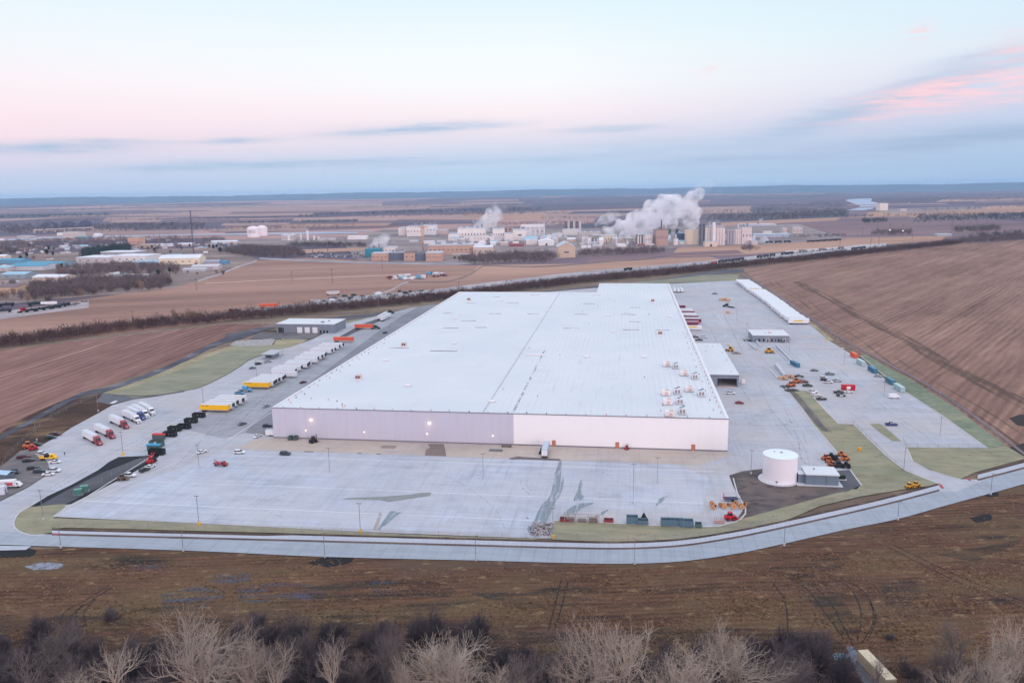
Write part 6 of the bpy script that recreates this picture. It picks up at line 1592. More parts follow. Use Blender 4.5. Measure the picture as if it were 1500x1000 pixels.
wire = newmat('chain_link')
wm, wt, wb = wire
wb.inputs['Base Color'].default_value = lin(150, 148, 152)
wb.inputs['Roughness'].default_value = .5
_tc = wt.n('ShaderNodeTexCoord'); _nz = wt.noise(_tc.outputs['Object'], .6, 2.0)
wt.put(wb.inputs['Alpha'], wt.mapr(_nz, .2, .8, .10, .22))
post_k = MB().cyl(0, 0, 0, 2.3, .05, n=6).mesh('post', gal)


def fence(pts, label, step=5.0, px=True, z=.05):
    P = [LOC(*p) for p in pts] if px else pts
    t = thing('chain_link_fence', label, 'fence', (SITE[0], SITE[1], z), SROT)
    V, Fc, n = [], [], 0
    for a, c in zip(P, P[1:]):
        L = math.hypot(c[0] - a[0], c[1] - a[1])
        V += [(a[0], a[1], .05), (c[0], c[1], .05), (c[0], c[1], 2.2), (a[0], a[1], 2.2)]
        Fc.append((n, n + 1, n + 2, n + 3)); n += 4
        k = max(1, int(L / step))
        for i in range(k):
            ob('post', post_k, t, (a[0] + (c[0] - a[0]) * i / k, a[1] + (c[1] - a[1]) * i / k, 0))
    me = bpy.data.meshes.new('wire_mesh'); me.from_pydata(V, [], Fc); me.materials.append(wm)
    ob('wire_mesh', me, t)


fence([(84, 770), (300, 776), (530, 783), (700, 788), (808, 790), (920, 792.5), (1000, 788.5), (1100, 773)], 'chain link fence along the front grass strip', 6.5)
fence([(1100, 773), (1160, 757), (1200, 740), (1260, 726), (1318, 716), (1345, 708), (1300, 672), (1275, 647), (1250, 622)], 'chain link fence round the grass by the tank', 6.5)
fence([(1250, 622), (1214, 631), (1190, 604), (1168, 578)], 'chain link fence down the middle of the median', 5)
fence([(1086, 404), (1190, 473), (1244, 505), (1345, 558), (1405, 597), (1474, 651), (1474, 656)], 'long chain link fence between yard and ploughed field', 8.5)
fence([(1323, 646), (1328, 656), (1390, 656.5), (1446, 657)], 'chain link fence at the road end of the staff lot', 4)
fence([(108, 727), (128, 716), (150, 706), (176, 692), (215, 673)], 'chain link fence beside the excavated earth strip', 4)
fence([(-20, 716), (0, 690), (12, 668), (40, 640), (75, 612), (118, 590), (150, 577)], 'chain link fence along the soil bank ditch', 7)

# ---------------------------------------------------------------- the plant, the town and the railway beyond
def far_at(px, py):
    x, y = G(px, py)
    return x, y, y


_fm = {}


def fmat(name, r, g, b, rough=.7, var=.12):
    if name not in _fm:
        _fm[name] = mat('far_' + name, lin(r, g, b), rough, var, .06)
    return _fm[name]


CREAM, WHITE, TAN, BRICK, GREYB, SLATE, TEALB, BROWN, PALE = ((234, 224, 220), (234, 230, 232), (208, 188, 178), (196, 160, 144), (176, 168, 172), (108, 116, 136), (62, 138, 158), (142, 108, 100), (200, 190, 192))
R_PALE, R_WHITE, R_BLUE, R_BROWN, R_SKY = (186, 186, 196), (222, 222, 230), (86, 148, 176), (116, 92, 92), (158, 190, 208)


def cname(c):
    return 'c%02x%02x%02x' % c


def building(x0, x1, yt, yb, depth, wall, roof, label, cat='building', kind='flat', win=0, yaw=0.0, name=None, extra=None, group=None, doors=0):
    """front foot from (x0, yb) to (x1, yb) in the photo, top at yt"""
    ax, ay = G(x0, yb); bx_, by = G(x1, yb)
    if yaw == 'site':
        yaw = SROT
    Wd = abs(bx_ - ax)
    cx, cy = (ax + bx_) / 2, (ay + by) / 2
    hgt = max(2.5, ZH((x0 + x1) / 2, yt, cy))
    t = thing(name or 'industrial_building', label, cat, (cx, cy, -.4), yaw, group)
    w2 = Wd / 2
    wm_, rm_ = fmat(cname(wall), *wall), fmat(cname(roof), *roof)
    wh = hgt if kind == 'flat' else hgt * .68
    if kind == 'gable':
        m = MB()
        m.add([(-w2, 0, 0), (w2, 0, 0), (w2, depth, 0), (-w2, depth, 0), (-w2, 0, wh), (w2, 0, wh), (w2, depth, wh), (-w2, depth, wh), (-w2, depth / 2, hgt), (w2, depth / 2, hgt)],
              [(3, 2, 1, 0), (0, 1, 5, 4), (2, 3, 7, 6), (1, 2, 6, 9, 5), (3, 0, 4, 8, 7)])
        ob('wall', m.mesh('wall', wm_), t)
        ob('roof', MB().gable(-w2, w2, 0, depth, wh + .02, hgt + .02, .5, .4, along='x').mesh('roof', rm_), t)
    elif kind == 'gablefront':
        m = MB()
        m.add([(-w2, 0, 0), (w2, 0, 0), (w2, depth, 0), (-w2, depth, 0), (-w2, 0, wh), (w2, 0, wh), (w2, depth, wh), (-w2, depth, wh), (0, 0, hgt), (0, depth, hgt)],
              [(3, 2, 1, 0), (0, 1, 5, 8, 4), (2, 3, 7, 9, 6), (1, 2, 6, 5), (3, 0, 4, 7)])
        ob('wall', m.mesh('wall', wm_), t)
        ob('roof', MB().gable(-w2, w2, 0, depth, wh + .02, hgt + .02, .5, .4, along='y').mesh('roof', rm_), t)
    else:
        ob('wall', bx(-w2, w2, 0, depth, 0, hgt).mesh('wall', wm_), t)
        ob('roof', MB().box(-w2 - .3, w2 + .3, -.3, depth + .3, hgt + .01, hgt + .7).mesh('roof', rm_), t)
    for i in range(win):
        u = -w2 + Wd * (i + .5) / win
        ob('window', bx(u - Wd / win * .14, u + Wd / win * .14, -.25, -.02, wh * .46, wh * .60).mesh('window', fmat('window', 104, 100, 112)), t)
    for i in range(doors):
        u = -w2 + Wd * (i + .5) / doors
        ob('door', bx(u - 2, u + 2, -.3, -.02, .1, min(wh * .6, 5)).mesh('door', fmat('door', 84, 80, 90)), t)
    if extra:
        extra(t, w2, depth, hgt)
    return t


def silo(px, yt, yb, rpx, colr, label, group, dome=.3, name='silo', cat='silo'):
    x, y = G(px, yb)
    r = rpx * y / F
    y += r
    h = ZH(px, yt, y)
    k = [('shell', MB().cyl(0, 0, 0, h - r * dome, r, n=24).mesh('shell', fmat(cname(colr), *colr)), []), ('roof', MB().cyl(0, 0, h - r * dome, h, r * 1.02, r * .15, n=24).mesh('roof', fmat('silo_roof', 176, 172, 178)), [])]
    place(k, name, label, cat, (x, y, -.4), 0, group)
    return x, y, h


def roof_plant(t, w2, d, h):
    m = fmat('roof_plant', 150, 146, 154)
    for i, (u, v, s, z) in enumerate(((-.6, .4, .12, 4), (-.1, .6, .16, 6), (.4, .3, .1, 4), (.7, .6, .08, 8))):
        ob('roof_unit', bx(u * w2 - s * w2, u * w2 + s * w2, v * d, v * d + 8, h + .71, h + z).mesh('roof_unit', m), t)


def build_plant():
    B = building
    B(535, 555, 365, 376, 40, TEALB, TEALB, 'teal clad process building with vapour rising behind', win=0, extra=roof_plant)
    B(545, 568, 371, 382, 30, BRICK, R_PALE, 'low tan brick hall in front of the teal building', win=4)
    B(563, 580, 362, 371, 30, CREAM, R_PALE, 'cream block between the teal building and the crane', win=3)
    B(570, 591, 370, 380.5, 25, SLATE, R_PALE, 'dark slate substation between two tan brick halls', extra=roof_plant)
    B(592, 608, 370, 382, 40, BRICK, R_BROWN, 'square tan brick hall with two openings', win=2)
    B(609, 623, 372, 381.5, 20, SLATE, SLATE, 'dark pipe rack block left of the long brick mill', extra=roof_plant)
    B(624, 648, 370.5, 382.5, 40, BRICK, R_PALE, 'front tan brick wing of the long mill', win=6)
    B(628, 692, 359, 373, 70, BRICK, R_PALE, 'long tan brick mill with pale roof', win=10, extra=roof_plant)
    B(663, 689, 372.6, 378.5, 12, (170, 160, 140), R_PALE, 'low grey annex at the foot of the long brick mill', doors=4)
    B(693, 722, 362, 373, 50, TAN, R_WHITE, 'low tan hall with a flat white roof behind the bare trees', win=4)
    G1 = 'cream process blocks at the left of the plant'
    B(584, 594, 334, 345, 60, CREAM, R_PALE, 'narrow cream block farthest left of the distant works', group=G1)
    B(596, 619, 332, 346, 70, CREAM, R_PALE, 'cream works block with rooftop pipes behind the crane', group=G1, extra=roof_plant, win=5)
    B(620, 638, 330, 344, 60, WHITE, R_PALE, 'white works block right of the crane', group=G1, win=4, extra=roof_plant)
    B(639, 655, 337, 343, 50, TAN, R_PALE, 'long low tan shed at the end of the left works', group=G1)
    B(657, 673, 343, 353, 60, CREAM, R_PALE, 'low cream wing with a dark door at the left of the starch mill', doors=1)
    B(671, 711, 334.5, 352, 90, CREAM, R_PALE, 'big cream starch mill block under the left steam cloud', win=9, extra=roof_plant)
    B(691, 701, 328, 335, 40, (150, 130, 126), (60, 80, 84), 'dark hooded penthouse on top of the cream mill')
    B(680, 716, 345, 353, 20, CREAM, R_PALE, 'low cream front with tall bays before the mill', win=8)
    B(722, 739, 335, 352, 60, CREAM, R_PALE, 'tall cream block right of the mill', win=5, extra=roof_plant)
    B(739, 752.5, 342, 353, 40, CREAM, R_PALE, 'square cream base under four brown silos')
    for i in range(4):
        silo(741.5 + i * 3, 333, 343, 1.4, (150, 118, 108) if i % 2 == 0 else (196, 176, 166), 'narrow brown silo on the square cream base', 'narrow silos beside the cream mill')
    B(752, 771, 337, 352, 60, CREAM, R_PALE, 'wide pale building with a dark band right of the brown silos', win=1)
    B(770, 798, 333, 345, 40, (206, 198, 200), R_PALE, 'long pale building carrying the conveyor gallery', win=4)
    cv = thing('conveyor_gallery', 'white conveyor gallery on trestles above the pale building', 'conveyor', (0, 0, 0))
    x0, y0 = G(763, 349); x1, y1 = G(798, 349)
    h0 = ZH(780, 328.5, y0)
    ob('gallery', MB().box(x0, x1, y0, y0 + 6, h0 - 6, h0).mesh('gallery', fmat('cewhite', 226, 220, 222)), cv)
    for i in range(6):
        u = x0 + (x1 - x0) * i / 5
        ob('trestle', MB().box(u - 1, u + 1, y0 + 1, y0 + 5, 0, h0 - 6.01).mesh('trestle', fmat('cewhite', 226, 220, 222)), cv)
        ob('vent', MB().cyl(u + 6, y0 + 3, h0 + .01, h0 + 5, 1.6, n=10).mesh('vent', fmat('roof_plant', 150, 146, 154)), cv)
    B(769, 787, 347, 355, 30, WHITE, R_SKY, 'white shed with sky blue roof in front of the conveyor', kind='gable')
    B(789, 812, 351, 359.5, 50, WHITE, R_WHITE, 'white arched shed with a small dark door', kind='gablefront', doors=1)
    B(794, 812, 345, 352, 30, (206, 212, 222), R_SKY, 'pale blue shed left of the white bulk tank', kind='gable')
    B(825, 849, 336, 344, 40, CREAM, R_PALE, 'cream plinth building under the white silo battery')
    for i in range(6):
        silo(829 + i * 4.1, 323, 337, 2.0, (206, 198, 200) if i % 2 else (120, 106, 112), 'tall silo of the battery standing on the cream plinth', 'silo battery on the cream plinth')
    silo(818, 339.5, 347.5, 6, (228, 220, 220), 'squat white bulk tank left of the silo battery', None, .25, 'storage_tank', 'storage tank')
    silo(828.5, 343, 348, 2.6, (206, 214, 226), 'small ball topped tank beside the squat white tank', None, 1.2, 'storage_tank', 'storage tank')
    B(831, 843, 348.5, 354, 20, (226, 196, 176), R_WHITE, 'small pink tan house behind the tan barn', kind='gable', win=2)
    B(817, 843, 355, 377, 60, (206, 180, 162), (190, 194, 204), 'tall tan barn with a grey pitched roof at the edge of the trees', kind='gablefront', win=1)
    B(848, 880, 340, 352, 40, (190, 180, 176), R_PALE, 'grey block between barn and steam cloud', win=5, extra=roof_plant)
    B(880, 903, 345, 355, 40, (214, 196, 176), R_PALE, 'beige hall at the root of the long steam cloud', win=5)
    B(903, 913, 349, 355, 20, (226, 206, 190), R_PALE, 'small beige hall right of the steam root', win=2)
    B(884, 904, 331, 346, 30, (170, 160, 156), (90, 96, 112), 'grey process tower block behind the beige hall', win=4, extra=roof_plant)
    B(919, 930, 345, 356, 25, (220, 204, 180), R_PALE, 'cream house shaped block amid the steam', kind='gablefront')
    B(934, 944.5, 344, 358, 25, (150, 120, 116), R_PALE, 'brown block with white corner columns', win=2)
    for px in (935, 938.6, 943):
        silo(px, 345, 358.4, 1.1, (236, 230, 232), 'white column vessel in front of the brown block', 'white column vessels', .3, 'column_vessel', 'vessel')
    B(945, 955, 343, 359, 25, (222, 214, 214), R_PALE, 'open white steel frame block', win=3)
    B(961, 979, 337, 359.5, 40, (184, 152, 144), (140, 116, 116), 'red brown brick still house with rooftop vessels', win=6, extra=roof_plant)
    t = thing('smokestack', 'thin dark red smokestack on the brown still house', 'smokestack', G(969.3, 358) + (0,))
    hs = ZH(969.3, 323, G(969.3, 358)[1])
    ob('shaft', MB().cyl(0, 8, 0, hs, 1.6, 1.1, 12).mesh('shaft', fmat('stack_red', 110, 60, 62)), t)
    ob('rim', MB().cyl(0, 8, hs + .01, hs + 1.2, 1.5, n=12).mesh('rim', fmat('stack_red', 110, 60, 62)), t)
    B(979, 983, 335.5, 347, 15, (70, 116, 104), (70, 116, 104), 'slim green tower left of the darker green one')
    B(991, 995, 336, 347, 15, (34, 92, 88), (34, 92, 88), 'dark green tower beside the blue grey block')
    B(995, 1005, 342, 357, 30, (74, 88, 116), (120, 150, 168), 'blue grey block left of the great cream tank', win=3)
    silo(990, 348.5, 358.6, 4, (232, 226, 228), 'white tank before the green towers', None, .15, 'storage_tank', 'storage tank')
    silo(1014, 335, 358, 9.2, (236, 214, 192), 'great cream storage tank beside the tall silos', None, .12, 'storage_tank', 'storage tank')
    lt = thing('lattice_tower', 'dark lattice elevator tower between the cream tank and the silos', 'tower', G(1028.5, 359) + (0,))
    yb_ = G(1028.5, 359)[1]; ht = ZH(1028.5, 328, yb_)
    m = MB()
    for sx in (-4, 4):
        for sy in (0, 8):
            m.tube((sx, sy, 0), (sx, sy, ht), .7, n=4)
    ob('column', m.mesh('column', fmat('steel_dark', 92, 96, 112)), lt)
    m = MB()
    for k in range(8):
        z0, z1 = ht * k / 8, ht * (k + 1) / 8
        m.tube((-4, 0, z0), (4, 0, z1), .45, n=4).tube((4, 0, z0), (-4, 0, z1), .45, n=4).box(-4.5, 4.5, -.5, 8.5, z1 - .6, z1)
    ob('brace', m.mesh('brace', fmat('steel_dark', 92, 96, 112)), lt)
    for i in range(7):
        silo(1035 + i * 4.1, 333.5, 359.4, 2.15, (224, 212, 210), 'tall grey cream silo in the long row beside the lattice tower', 'long row of tall silos', .05)
    B(1044, 1047.4, 326, 360, 10, (232, 226, 228), R_WHITE, 'white stair shaft standing against the tall silos')
    B(1034, 1062, 330.5, 334, 14, (190, 176, 172), R_PALE, 'headhouse gallery along the top of the tall silos', win=5)
    B(1032, 1051, 354, 361, 15, (222, 204, 192), R_PALE, 'low cream truck shed at the foot of the silos', doors=1)
    for i in range(3):
        silo(1066.5 + i * 4.2, 336, 358.4, 2.2, (176, 168, 178), 'darker grey silo of the middle group', 'middle group of grey silos', .25)
    for i in range(3):
        silo(1078 + i * 3.4, 335.5, 358, 1.9, (226, 214, 212), 'light silo of the right hand group', 'right group of light silos', .05)
    B(1086, 1101, 333, 358, 30, (216, 202, 202), R_PALE, 'boxy grey grain house at the right end of the silos', win=3, extra=roof_plant)
    silo(1081.4, 328, 336, .9, (232, 226, 228), 'white rooftop vessel above the right silos', None, .8, 'column_vessel', 'vessel')
    silo(1122.5, 345, 355.4, 10.6, (232, 206, 170), 'cream domed store with a leg above it', None, 1.0, 'grain_dome', 'dome')
    B(1118, 1131, 338.5, 346, 10, (226, 212, 196), R_PALE, 'little headhouse perched above the cream dome', win=2)
    B(1104, 1162, 343, 347.5, 30, (176, 182, 196), (176, 198, 212), 'very long low shed with a pale blue roof behind the dome')
    B(1146, 1153, 334, 343, 20, (206, 190, 186), R_PALE, 'pale block with a stub tower at the right of the plant', win=2)
    B(1160, 1176, 333, 342, 20, (200, 186, 184), R_PALE, 'small pale hall near the right end of the plant', win=3)
    B(1084, 1140, 328.5, 331, 40, (186, 186, 196), (200, 206, 216), 'distant flat store behind the silos', win=0)
    B(1287, 1302, 298, 308.5, 40, (236, 222, 210), R_WHITE, 'white riverside grain house far to the right', extra=roof_plant)
    B(1318, 1330, 306, 309.5, 30, (200, 186, 186), R_PALE, 'small shed beside the white riverside grain house')
    B(1372, 1396, 342.8, 345.5, 20, (170, 180, 190), (180, 190, 200), 'long pale greenhouse like shed before the dark trees')
    B(690, 708, 357, 361, 20, WHITE, R_WHITE, 'small white shed in the yard behind the brick mill', kind='gable')
    for i, (x0, x1, yt, yb, c, r) in enumerate(((700, 712, 355, 358.5, WHITE, R_WHITE), (716, 730, 354.5, 358, PALE, R_PALE), (733, 744, 355, 359, TAN, R_WHITE), (746, 767, 357, 361, (150, 80, 84), (150, 70, 76)), (655, 668, 356, 360, PALE, R_SKY), (640, 652, 352.5, 356, WHITE, R_PALE), (620, 636, 353.5, 357, CREAM, R_WHITE), (600, 612, 352, 355, PALE, R_PALE), (852, 866, 360, 363, WHITE, R_WHITE), (868, 882, 358.5, 362, PALE, R_PALE), (905, 918, 357.5, 361, WHITE, R_WHITE))):
        B(x0, x1, yt, yb, 18, c, r, ['low white shed behind the brick mill, left of the others', 'low pale shed behind the brick mill', 'low tan shed under the brown silos', 'low dark red shed before the pale building', 'small blue roofed shed behind the long brick mill', 'small white shed right of the crane foot', 'cream shed at the crane foot', 'pale shed left of the crane foot', 'white trailer like shed right of the tan barn', 'pale long shed below the grey block', 'white low shed below the steam'][i], kind='gable' if i % 2 else 'flat')
    rq = random.Random(31)
    for i in range(200):
        px = rq.uniform(655, 1105); py = rq.uniform(346, 359)
        if 1000 < px < 1062 or (815 < px < 846):
            continue
        if i % 3:
            w_ = rq.uniform(3, 11)
            B(px, px + w_, py - rq.uniform(2.5, 10), py, rq.uniform(10, 25), rq.choice((WHITE, CREAM, PALE, GREYB, CREAM)), rq.choice((R_WHITE, R_PALE, R_SKY)), 'small pale process block in the clutter of the plant', 'building', rq.choice(('flat', 'flat', 'gable')), 0, 0, 'process_block', None, 'small process blocks of the plant')
        else:
            silo(px, py - rq.uniform(3, 12), py, rq.uniform(.5, 1.6), rq.choice(((228, 222, 226), (200, 190, 190), (150, 140, 146))), 'slim vessel standing in the clutter of the plant', 'slim vessels of the plant', .2, 'column_vessel', 'vessel')
    # storage tanks marked OCI
    w = fmat('oci_white', 236, 226, 230)
    blk = mat('oci_letters', lin(96, 92, 104), .6)
    for i, (px, yt, yb, rp, lab) in enumerate(((369, 331, 348, 9, 'white domed twin tank with OCI lettering'), (382, 330, 346, 7.6, 'white domed twin tank half behind the lettered one'))):
        x, y = G(px, yb); r = rp * y / F; y += r
        h = ZH(px, yt, y - r * .2)
        k = [('shell', MB().cyl(0, 0, 0, h * .78, r, n=40).mesh('shell', w), []), ('roof', MB().cyl(0, 0, h * .78, h * .92, r, r * .72, 40).cyl(0, 0, h * .921, h, r * .72, r * .1, 40).mesh('roof', w), [])]
        t = place(k, 'storage_tank', lab, 'storage tank', (x, y, 0), 0, 'white domed twin tanks')
        if i == 0:
            me = text_mesh('OCI', r * .62, blk).copy()
            n = len(me.vertices)
            co = np.empty(n * 3, dtype=np.float32); me.vertices.foreach_get('co', co); co = co.reshape(n, 3)
            a = co[:, 0] / r
            rr_ = r + .35 - co[:, 1]
            new = np.stack([rr_ * np.sin(a), -rr_ * np.cos(a), co[:, 2]], 1).astype(np.float32)
            me.vertices.foreach_set('co', new.ravel())
            ob('lettering', me, t, (0, 0, h * .5))
    for i, (px, yt, yb, rp) in enumerate(((440.6, 341, 351, 1.2), (450.6, 336.5, 351.5, 1.7), (460, 344, 351.5, 1.3), (466.5, 346, 351.5, 1.5), (423, 342, 352, 2.6), (430, 341, 350, 1.3))):
        silo(px, yt, yb, rp, (232, 226, 230), 'white vessel right of the twin tanks, ' + ['second from the tall one', 'tallest of all', 'short and slim', 'shortest of all', 'broad and low', 'slim one beside the broad one'][i], 'white vessels of the small works', .5, 'column_vessel', 'vessel')
    B(413, 429, 344, 352, 30, PALE, R_WHITE, 'pale hall of the small works right of the twin tanks', win=4)
    B(510, 536, 346, 350.5, 30, WHITE, R_WHITE, 'long white shed between the small works and the plant')
    B(466, 490, 349, 352, 15, PALE, R_PALE, 'low pale shed right of the white vessels')
    # construction crane
    cx, cy = G(619.5, 371)
    h = ZH(619.5, 331, cy)
    t = thing('tower_crane', 'orange lattice tower crane among the cream works', 'crane', (cx, cy, 0))
    om = fmat('crane_orange', 216, 150, 104)
    m = MB()
    for sx in (-1.6, 1.6):
        for sy in (-1.6, 1.6):
            m.tube((sx, sy, 0), (sx, sy, h), .35, n=4)
    for k in range(14):
        m.tube((-1.6, -1.6, h * k / 14), (1.6, -1.6, h * (k + 1) / 14), .25, n=4).tube((1.6, 1.6, h * k / 14), (-1.6, 1.6, h * (k + 1) / 14), .25, n=4)
    ob('mast', m.mesh('mast', om), t)
    ob('jib', MB().box(-6, 12, -1, 1, h - 3, h - 1.5).mesh('jib', om), t)
    ob('cab', MB().box(1.7, 4, -1, 1, h - 6, h - 3.01).mesh('cab', om), t)


def build_town():
    B = building
    rows = [(10, 64, 387, 395.5, 45, (206, 206, 212), R_BLUE, 'long white shed with a teal blue roof', 'gable', 14), (30, 88, 384, 391, 40, (150, 176, 190), R_BLUE, 'teal roofed shed behind the long white one', 'gable', 0), (-30, 12, 390, 397, 30, PALE, R_SKY, 'pale blue roofed shed at the picture edge', 'gable', 3), (1, 37, 399, 408, 30, (150, 160, 170), R_SKY, 'metal shed with a bright pale roof below the teal ones', 'gable', 2), (47, 93, 403, 411.5, 26, (210, 190, 176), R_WHITE, 'long beige shed with a white roof', 'gable', 5),
            (148, 172, 400, 408.5, 22, (226, 220, 216), (190, 186, 190), 'white gabled barn left of the corrugated shed', 'gablefront', 1), (173, 213, 402, 411, 22, (176, 176, 184), (196, 196, 204), 'long corrugated shed joined to the white barn', 'gable', 6), (-6, 26, 417, 428.5, 24, (206, 176, 152), (120, 100, 104), 'tan house with a broad brown roof nearest the tank cars', 'gable', 4),
            (112, 160, 377, 385.5, 50, PALE, R_WHITE, 'wide white roofed store in the middle of the town', 'flat', 4), (160, 213, 375, 384.5, 50, (226, 222, 222), R_WHITE, 'wide white store right of the other white roofed store', 'flat', 5), (148, 196, 369, 376, 40, (170, 166, 172), R_WHITE, 'low curved roof store behind the two white ones', 'flat', 3), (200, 236, 382, 388, 30, (166, 170, 186), R_SKY, 'pale blue roofed shed before the yellow white hall', 'gable', 0),
            (236, 290, 374, 387.5, 40, (236, 220, 196), R_WHITE, 'long cream hall under the radio mast', 'gable', 6), (244, 264, 372, 377, 20, (120, 156, 166), (130, 160, 166), 'teal roofed shed behind the long cream hall', 'gable', 0), (282, 318, 388, 395, 30, PALE, (200, 196, 200), 'grey roofed shed right of the radio mast', 'gable', 2), (269, 300, 393, 398, 20, (186, 180, 186), R_PALE, 'low grey shed near the lane', 'gable', 0), (300, 320, 381, 388, 25, (170, 166, 174), (160, 158, 168), 'grey roofed house beside the lane', 'gable', 3), (319, 333, 382, 387.5, 16, (110, 150, 180), (70, 130, 170), 'small bright blue shed beside the lane', 'gable', 1),
            (188, 204, 348, 361, 25, (210, 166, 146), (200, 170, 156), 'tall pinkish tan block standing above the dark trees', 'flat', 4), (205, 224, 358, 363, 20, (190, 166, 150), R_PALE, 'low tan building right of the pinkish block', 'flat', 3), (93, 115, 340, 348.5, 30, (210, 196, 190), R_PALE, 'pale grain elevator row below the arched bridge', 'flat', 6), (84, 94, 341, 345, 20, WHITE, R_WHITE, 'white shed left of the grain elevator', 'flat', 0), (137, 145, 342, 347, 20, WHITE, R_WHITE, 'white house shaped shed right of the grain elevator', 'gable', 0),
            (86, 97, 359.5, 363.5, 15, WHITE, R_WHITE, 'small white house left of the dark trees', 'gable', 1), (66, 79, 362, 366, 15, PALE, R_WHITE, 'small pale house with a white roof far left', 'gable', 1), (110, 128, 359, 364, 15, PALE, R_SKY, 'pale sky roofed house against the dark trees', 'gable', 1), (-4, 8, 373, 379, 15, (226, 206, 196), R_WHITE, 'cream house at the picture edge', 'gable', 1), (-4, 32, 379, 386, 25, (110, 160, 186), R_BLUE, 'low blue roofed shed at the picture edge', 'gable', 0),
            (26, 44, 345.5, 349, 20, (190, 180, 176), R_PALE, 'beige works shed far left of the grain elevator', 'flat', 0), (110, 128, 346, 350, 18, (120, 150, 160), (120, 150, 160), 'dull teal shed right of the grain elevator', 'gable', 0), (230, 250, 357, 361, 18, WHITE, R_WHITE, 'white shed in front of the river, left', 'gable', 0), (262, 282, 356, 360, 18, PALE, R_WHITE, 'pale shed in front of the river, right', 'gable', 0), (310, 345, 352.5, 356.5, 25, PALE, R_WHITE, 'pale row of sheds before the twin tanks', 'gable', 3), (318, 330, 357, 361, 15, (110, 120, 150), SLATE, 'dark slate shed before the twin tanks', 'gable', 0)]
    for x0, x1, yt, yb, d, wl, rf, lab, kind, win in rows:
        B(x0, x1, yt, yb, d, wl, rf, lab, 'building', kind, win, SROT if x1 < 220 else .1, 'town_building', None, 'town buildings beyond the pasture')
    rg = random.Random(21)
    for i in range(86):      # small houses scattered between the trees
        px, py = rg.uniform(-10, 330), rg.uniform(351, 372)
        if i > 58:
            px, py = rg.uniform(-10, 140), rg.uniform(372, 432)
        w_ = rg.uniform(4, 7)
        B(px, px + w_, py - rg.uniform(2.2, 3.2), py, 9, rg.choice((WHITE, PALE, TAN, CREAM, (190, 150, 136))), rg.choice((R_WHITE, R_PALE, R_BROWN, (150, 130, 130), R_SKY)), 'small house scattered among the bare town trees', 'house', 'gable', 0, rg.choice((0, .4, -.3)), 'town_house', None, 'small town houses among the trees')
    # radio mast
    x, y = G(285, 383)
    h = ZH(282.5, 308, y)
    t = thing('radio_mast', 'very tall thin radio mast rising from the town', 'radio mast', (x, y, 0))
    m = MB()
    for a in (0, 2.1, 4.2):
        m.tube((1.1 * math.cos(a), 1.1 * math.sin(a), 0), (.9 * math.cos(a), .9 * math.sin(a), h), .3, n=4)
    ob('leg', m.mesh('leg', fmat('mast_dark', 84, 88, 112)), t)
    m = MB()
    for k in range(40):
        z0, z1 = h * k / 40, h * (k + 1) / 40
        m.tube((1.0, 0, z0), (-.5, .9, z1), .16, n=3).tube((-.5, .9, z0), (-.5, -.9, z1), .16, n=3)
    ob('brace', m.mesh('brace', fmat('mast_dark', 84, 88, 112)), t)
    ob('equipment_hut', MB().box(-7, 9, -3, 3, 0, 10).mesh('equipment_hut', fmat('mast_hut', 120, 150, 160)), t)
    # arched bridge
    x0, y0 = G(50, 341.5); x1, y1 = G(136, 337.5)
    L = math.hypot(x1 - x0, y1 - y0)
    t = thing('arched_bridge', 'dark triple arched truss bridge over the far river', 'bridge', (x0, y0, 0), math.atan2(y1 - y0, x1 - x0))
    hz = 12
    ob('deck', MB().box(0, L, -6, 6, hz - 3, hz).mesh('deck', fmat('bridge_deck', 206, 190, 186)), t)
    bm_ = fmat('bridge_dark', 70, 74, 104)
    sp = [(60, 85), (88, 111), (115, 136)]
    for a, c in sp:
        u0, u1 = (a - 50) / 86 * L, (c - 50) / 86 * L
        m = MB()
        n = 12
        pts = [(u0 + (u1 - u0) * i / n, hz + 3 + 19 * math.sin(math.pi * (.08 + .84 * i / n)) ** .8) for i in range(n + 1)]
        for sy in (-6, 6):
            for i in range(n):
                m.tube((pts[i][0], sy, pts[i][1]), (pts[i + 1][0], sy, pts[i + 1][1]), .8, n=4)
                m.tube((pts[i][0], sy, pts[i][1]), (pts[i][0], sy, hz), .35, n=4)
                m.tube((pts[i][0], sy, hz), (pts[i + 1][0], sy, pts[i + 1][1]), .3, n=4)
        ob('arch', m.mesh('arch', bm_), t)
    for i in range(7):
        ob('pier', MB().box(i * L / 6 - 2, i * L / 6 + 2, -5, 5, 0, hz - 3.01).mesh('pier', fmat('bridge_deck', 206, 190, 186)), t)


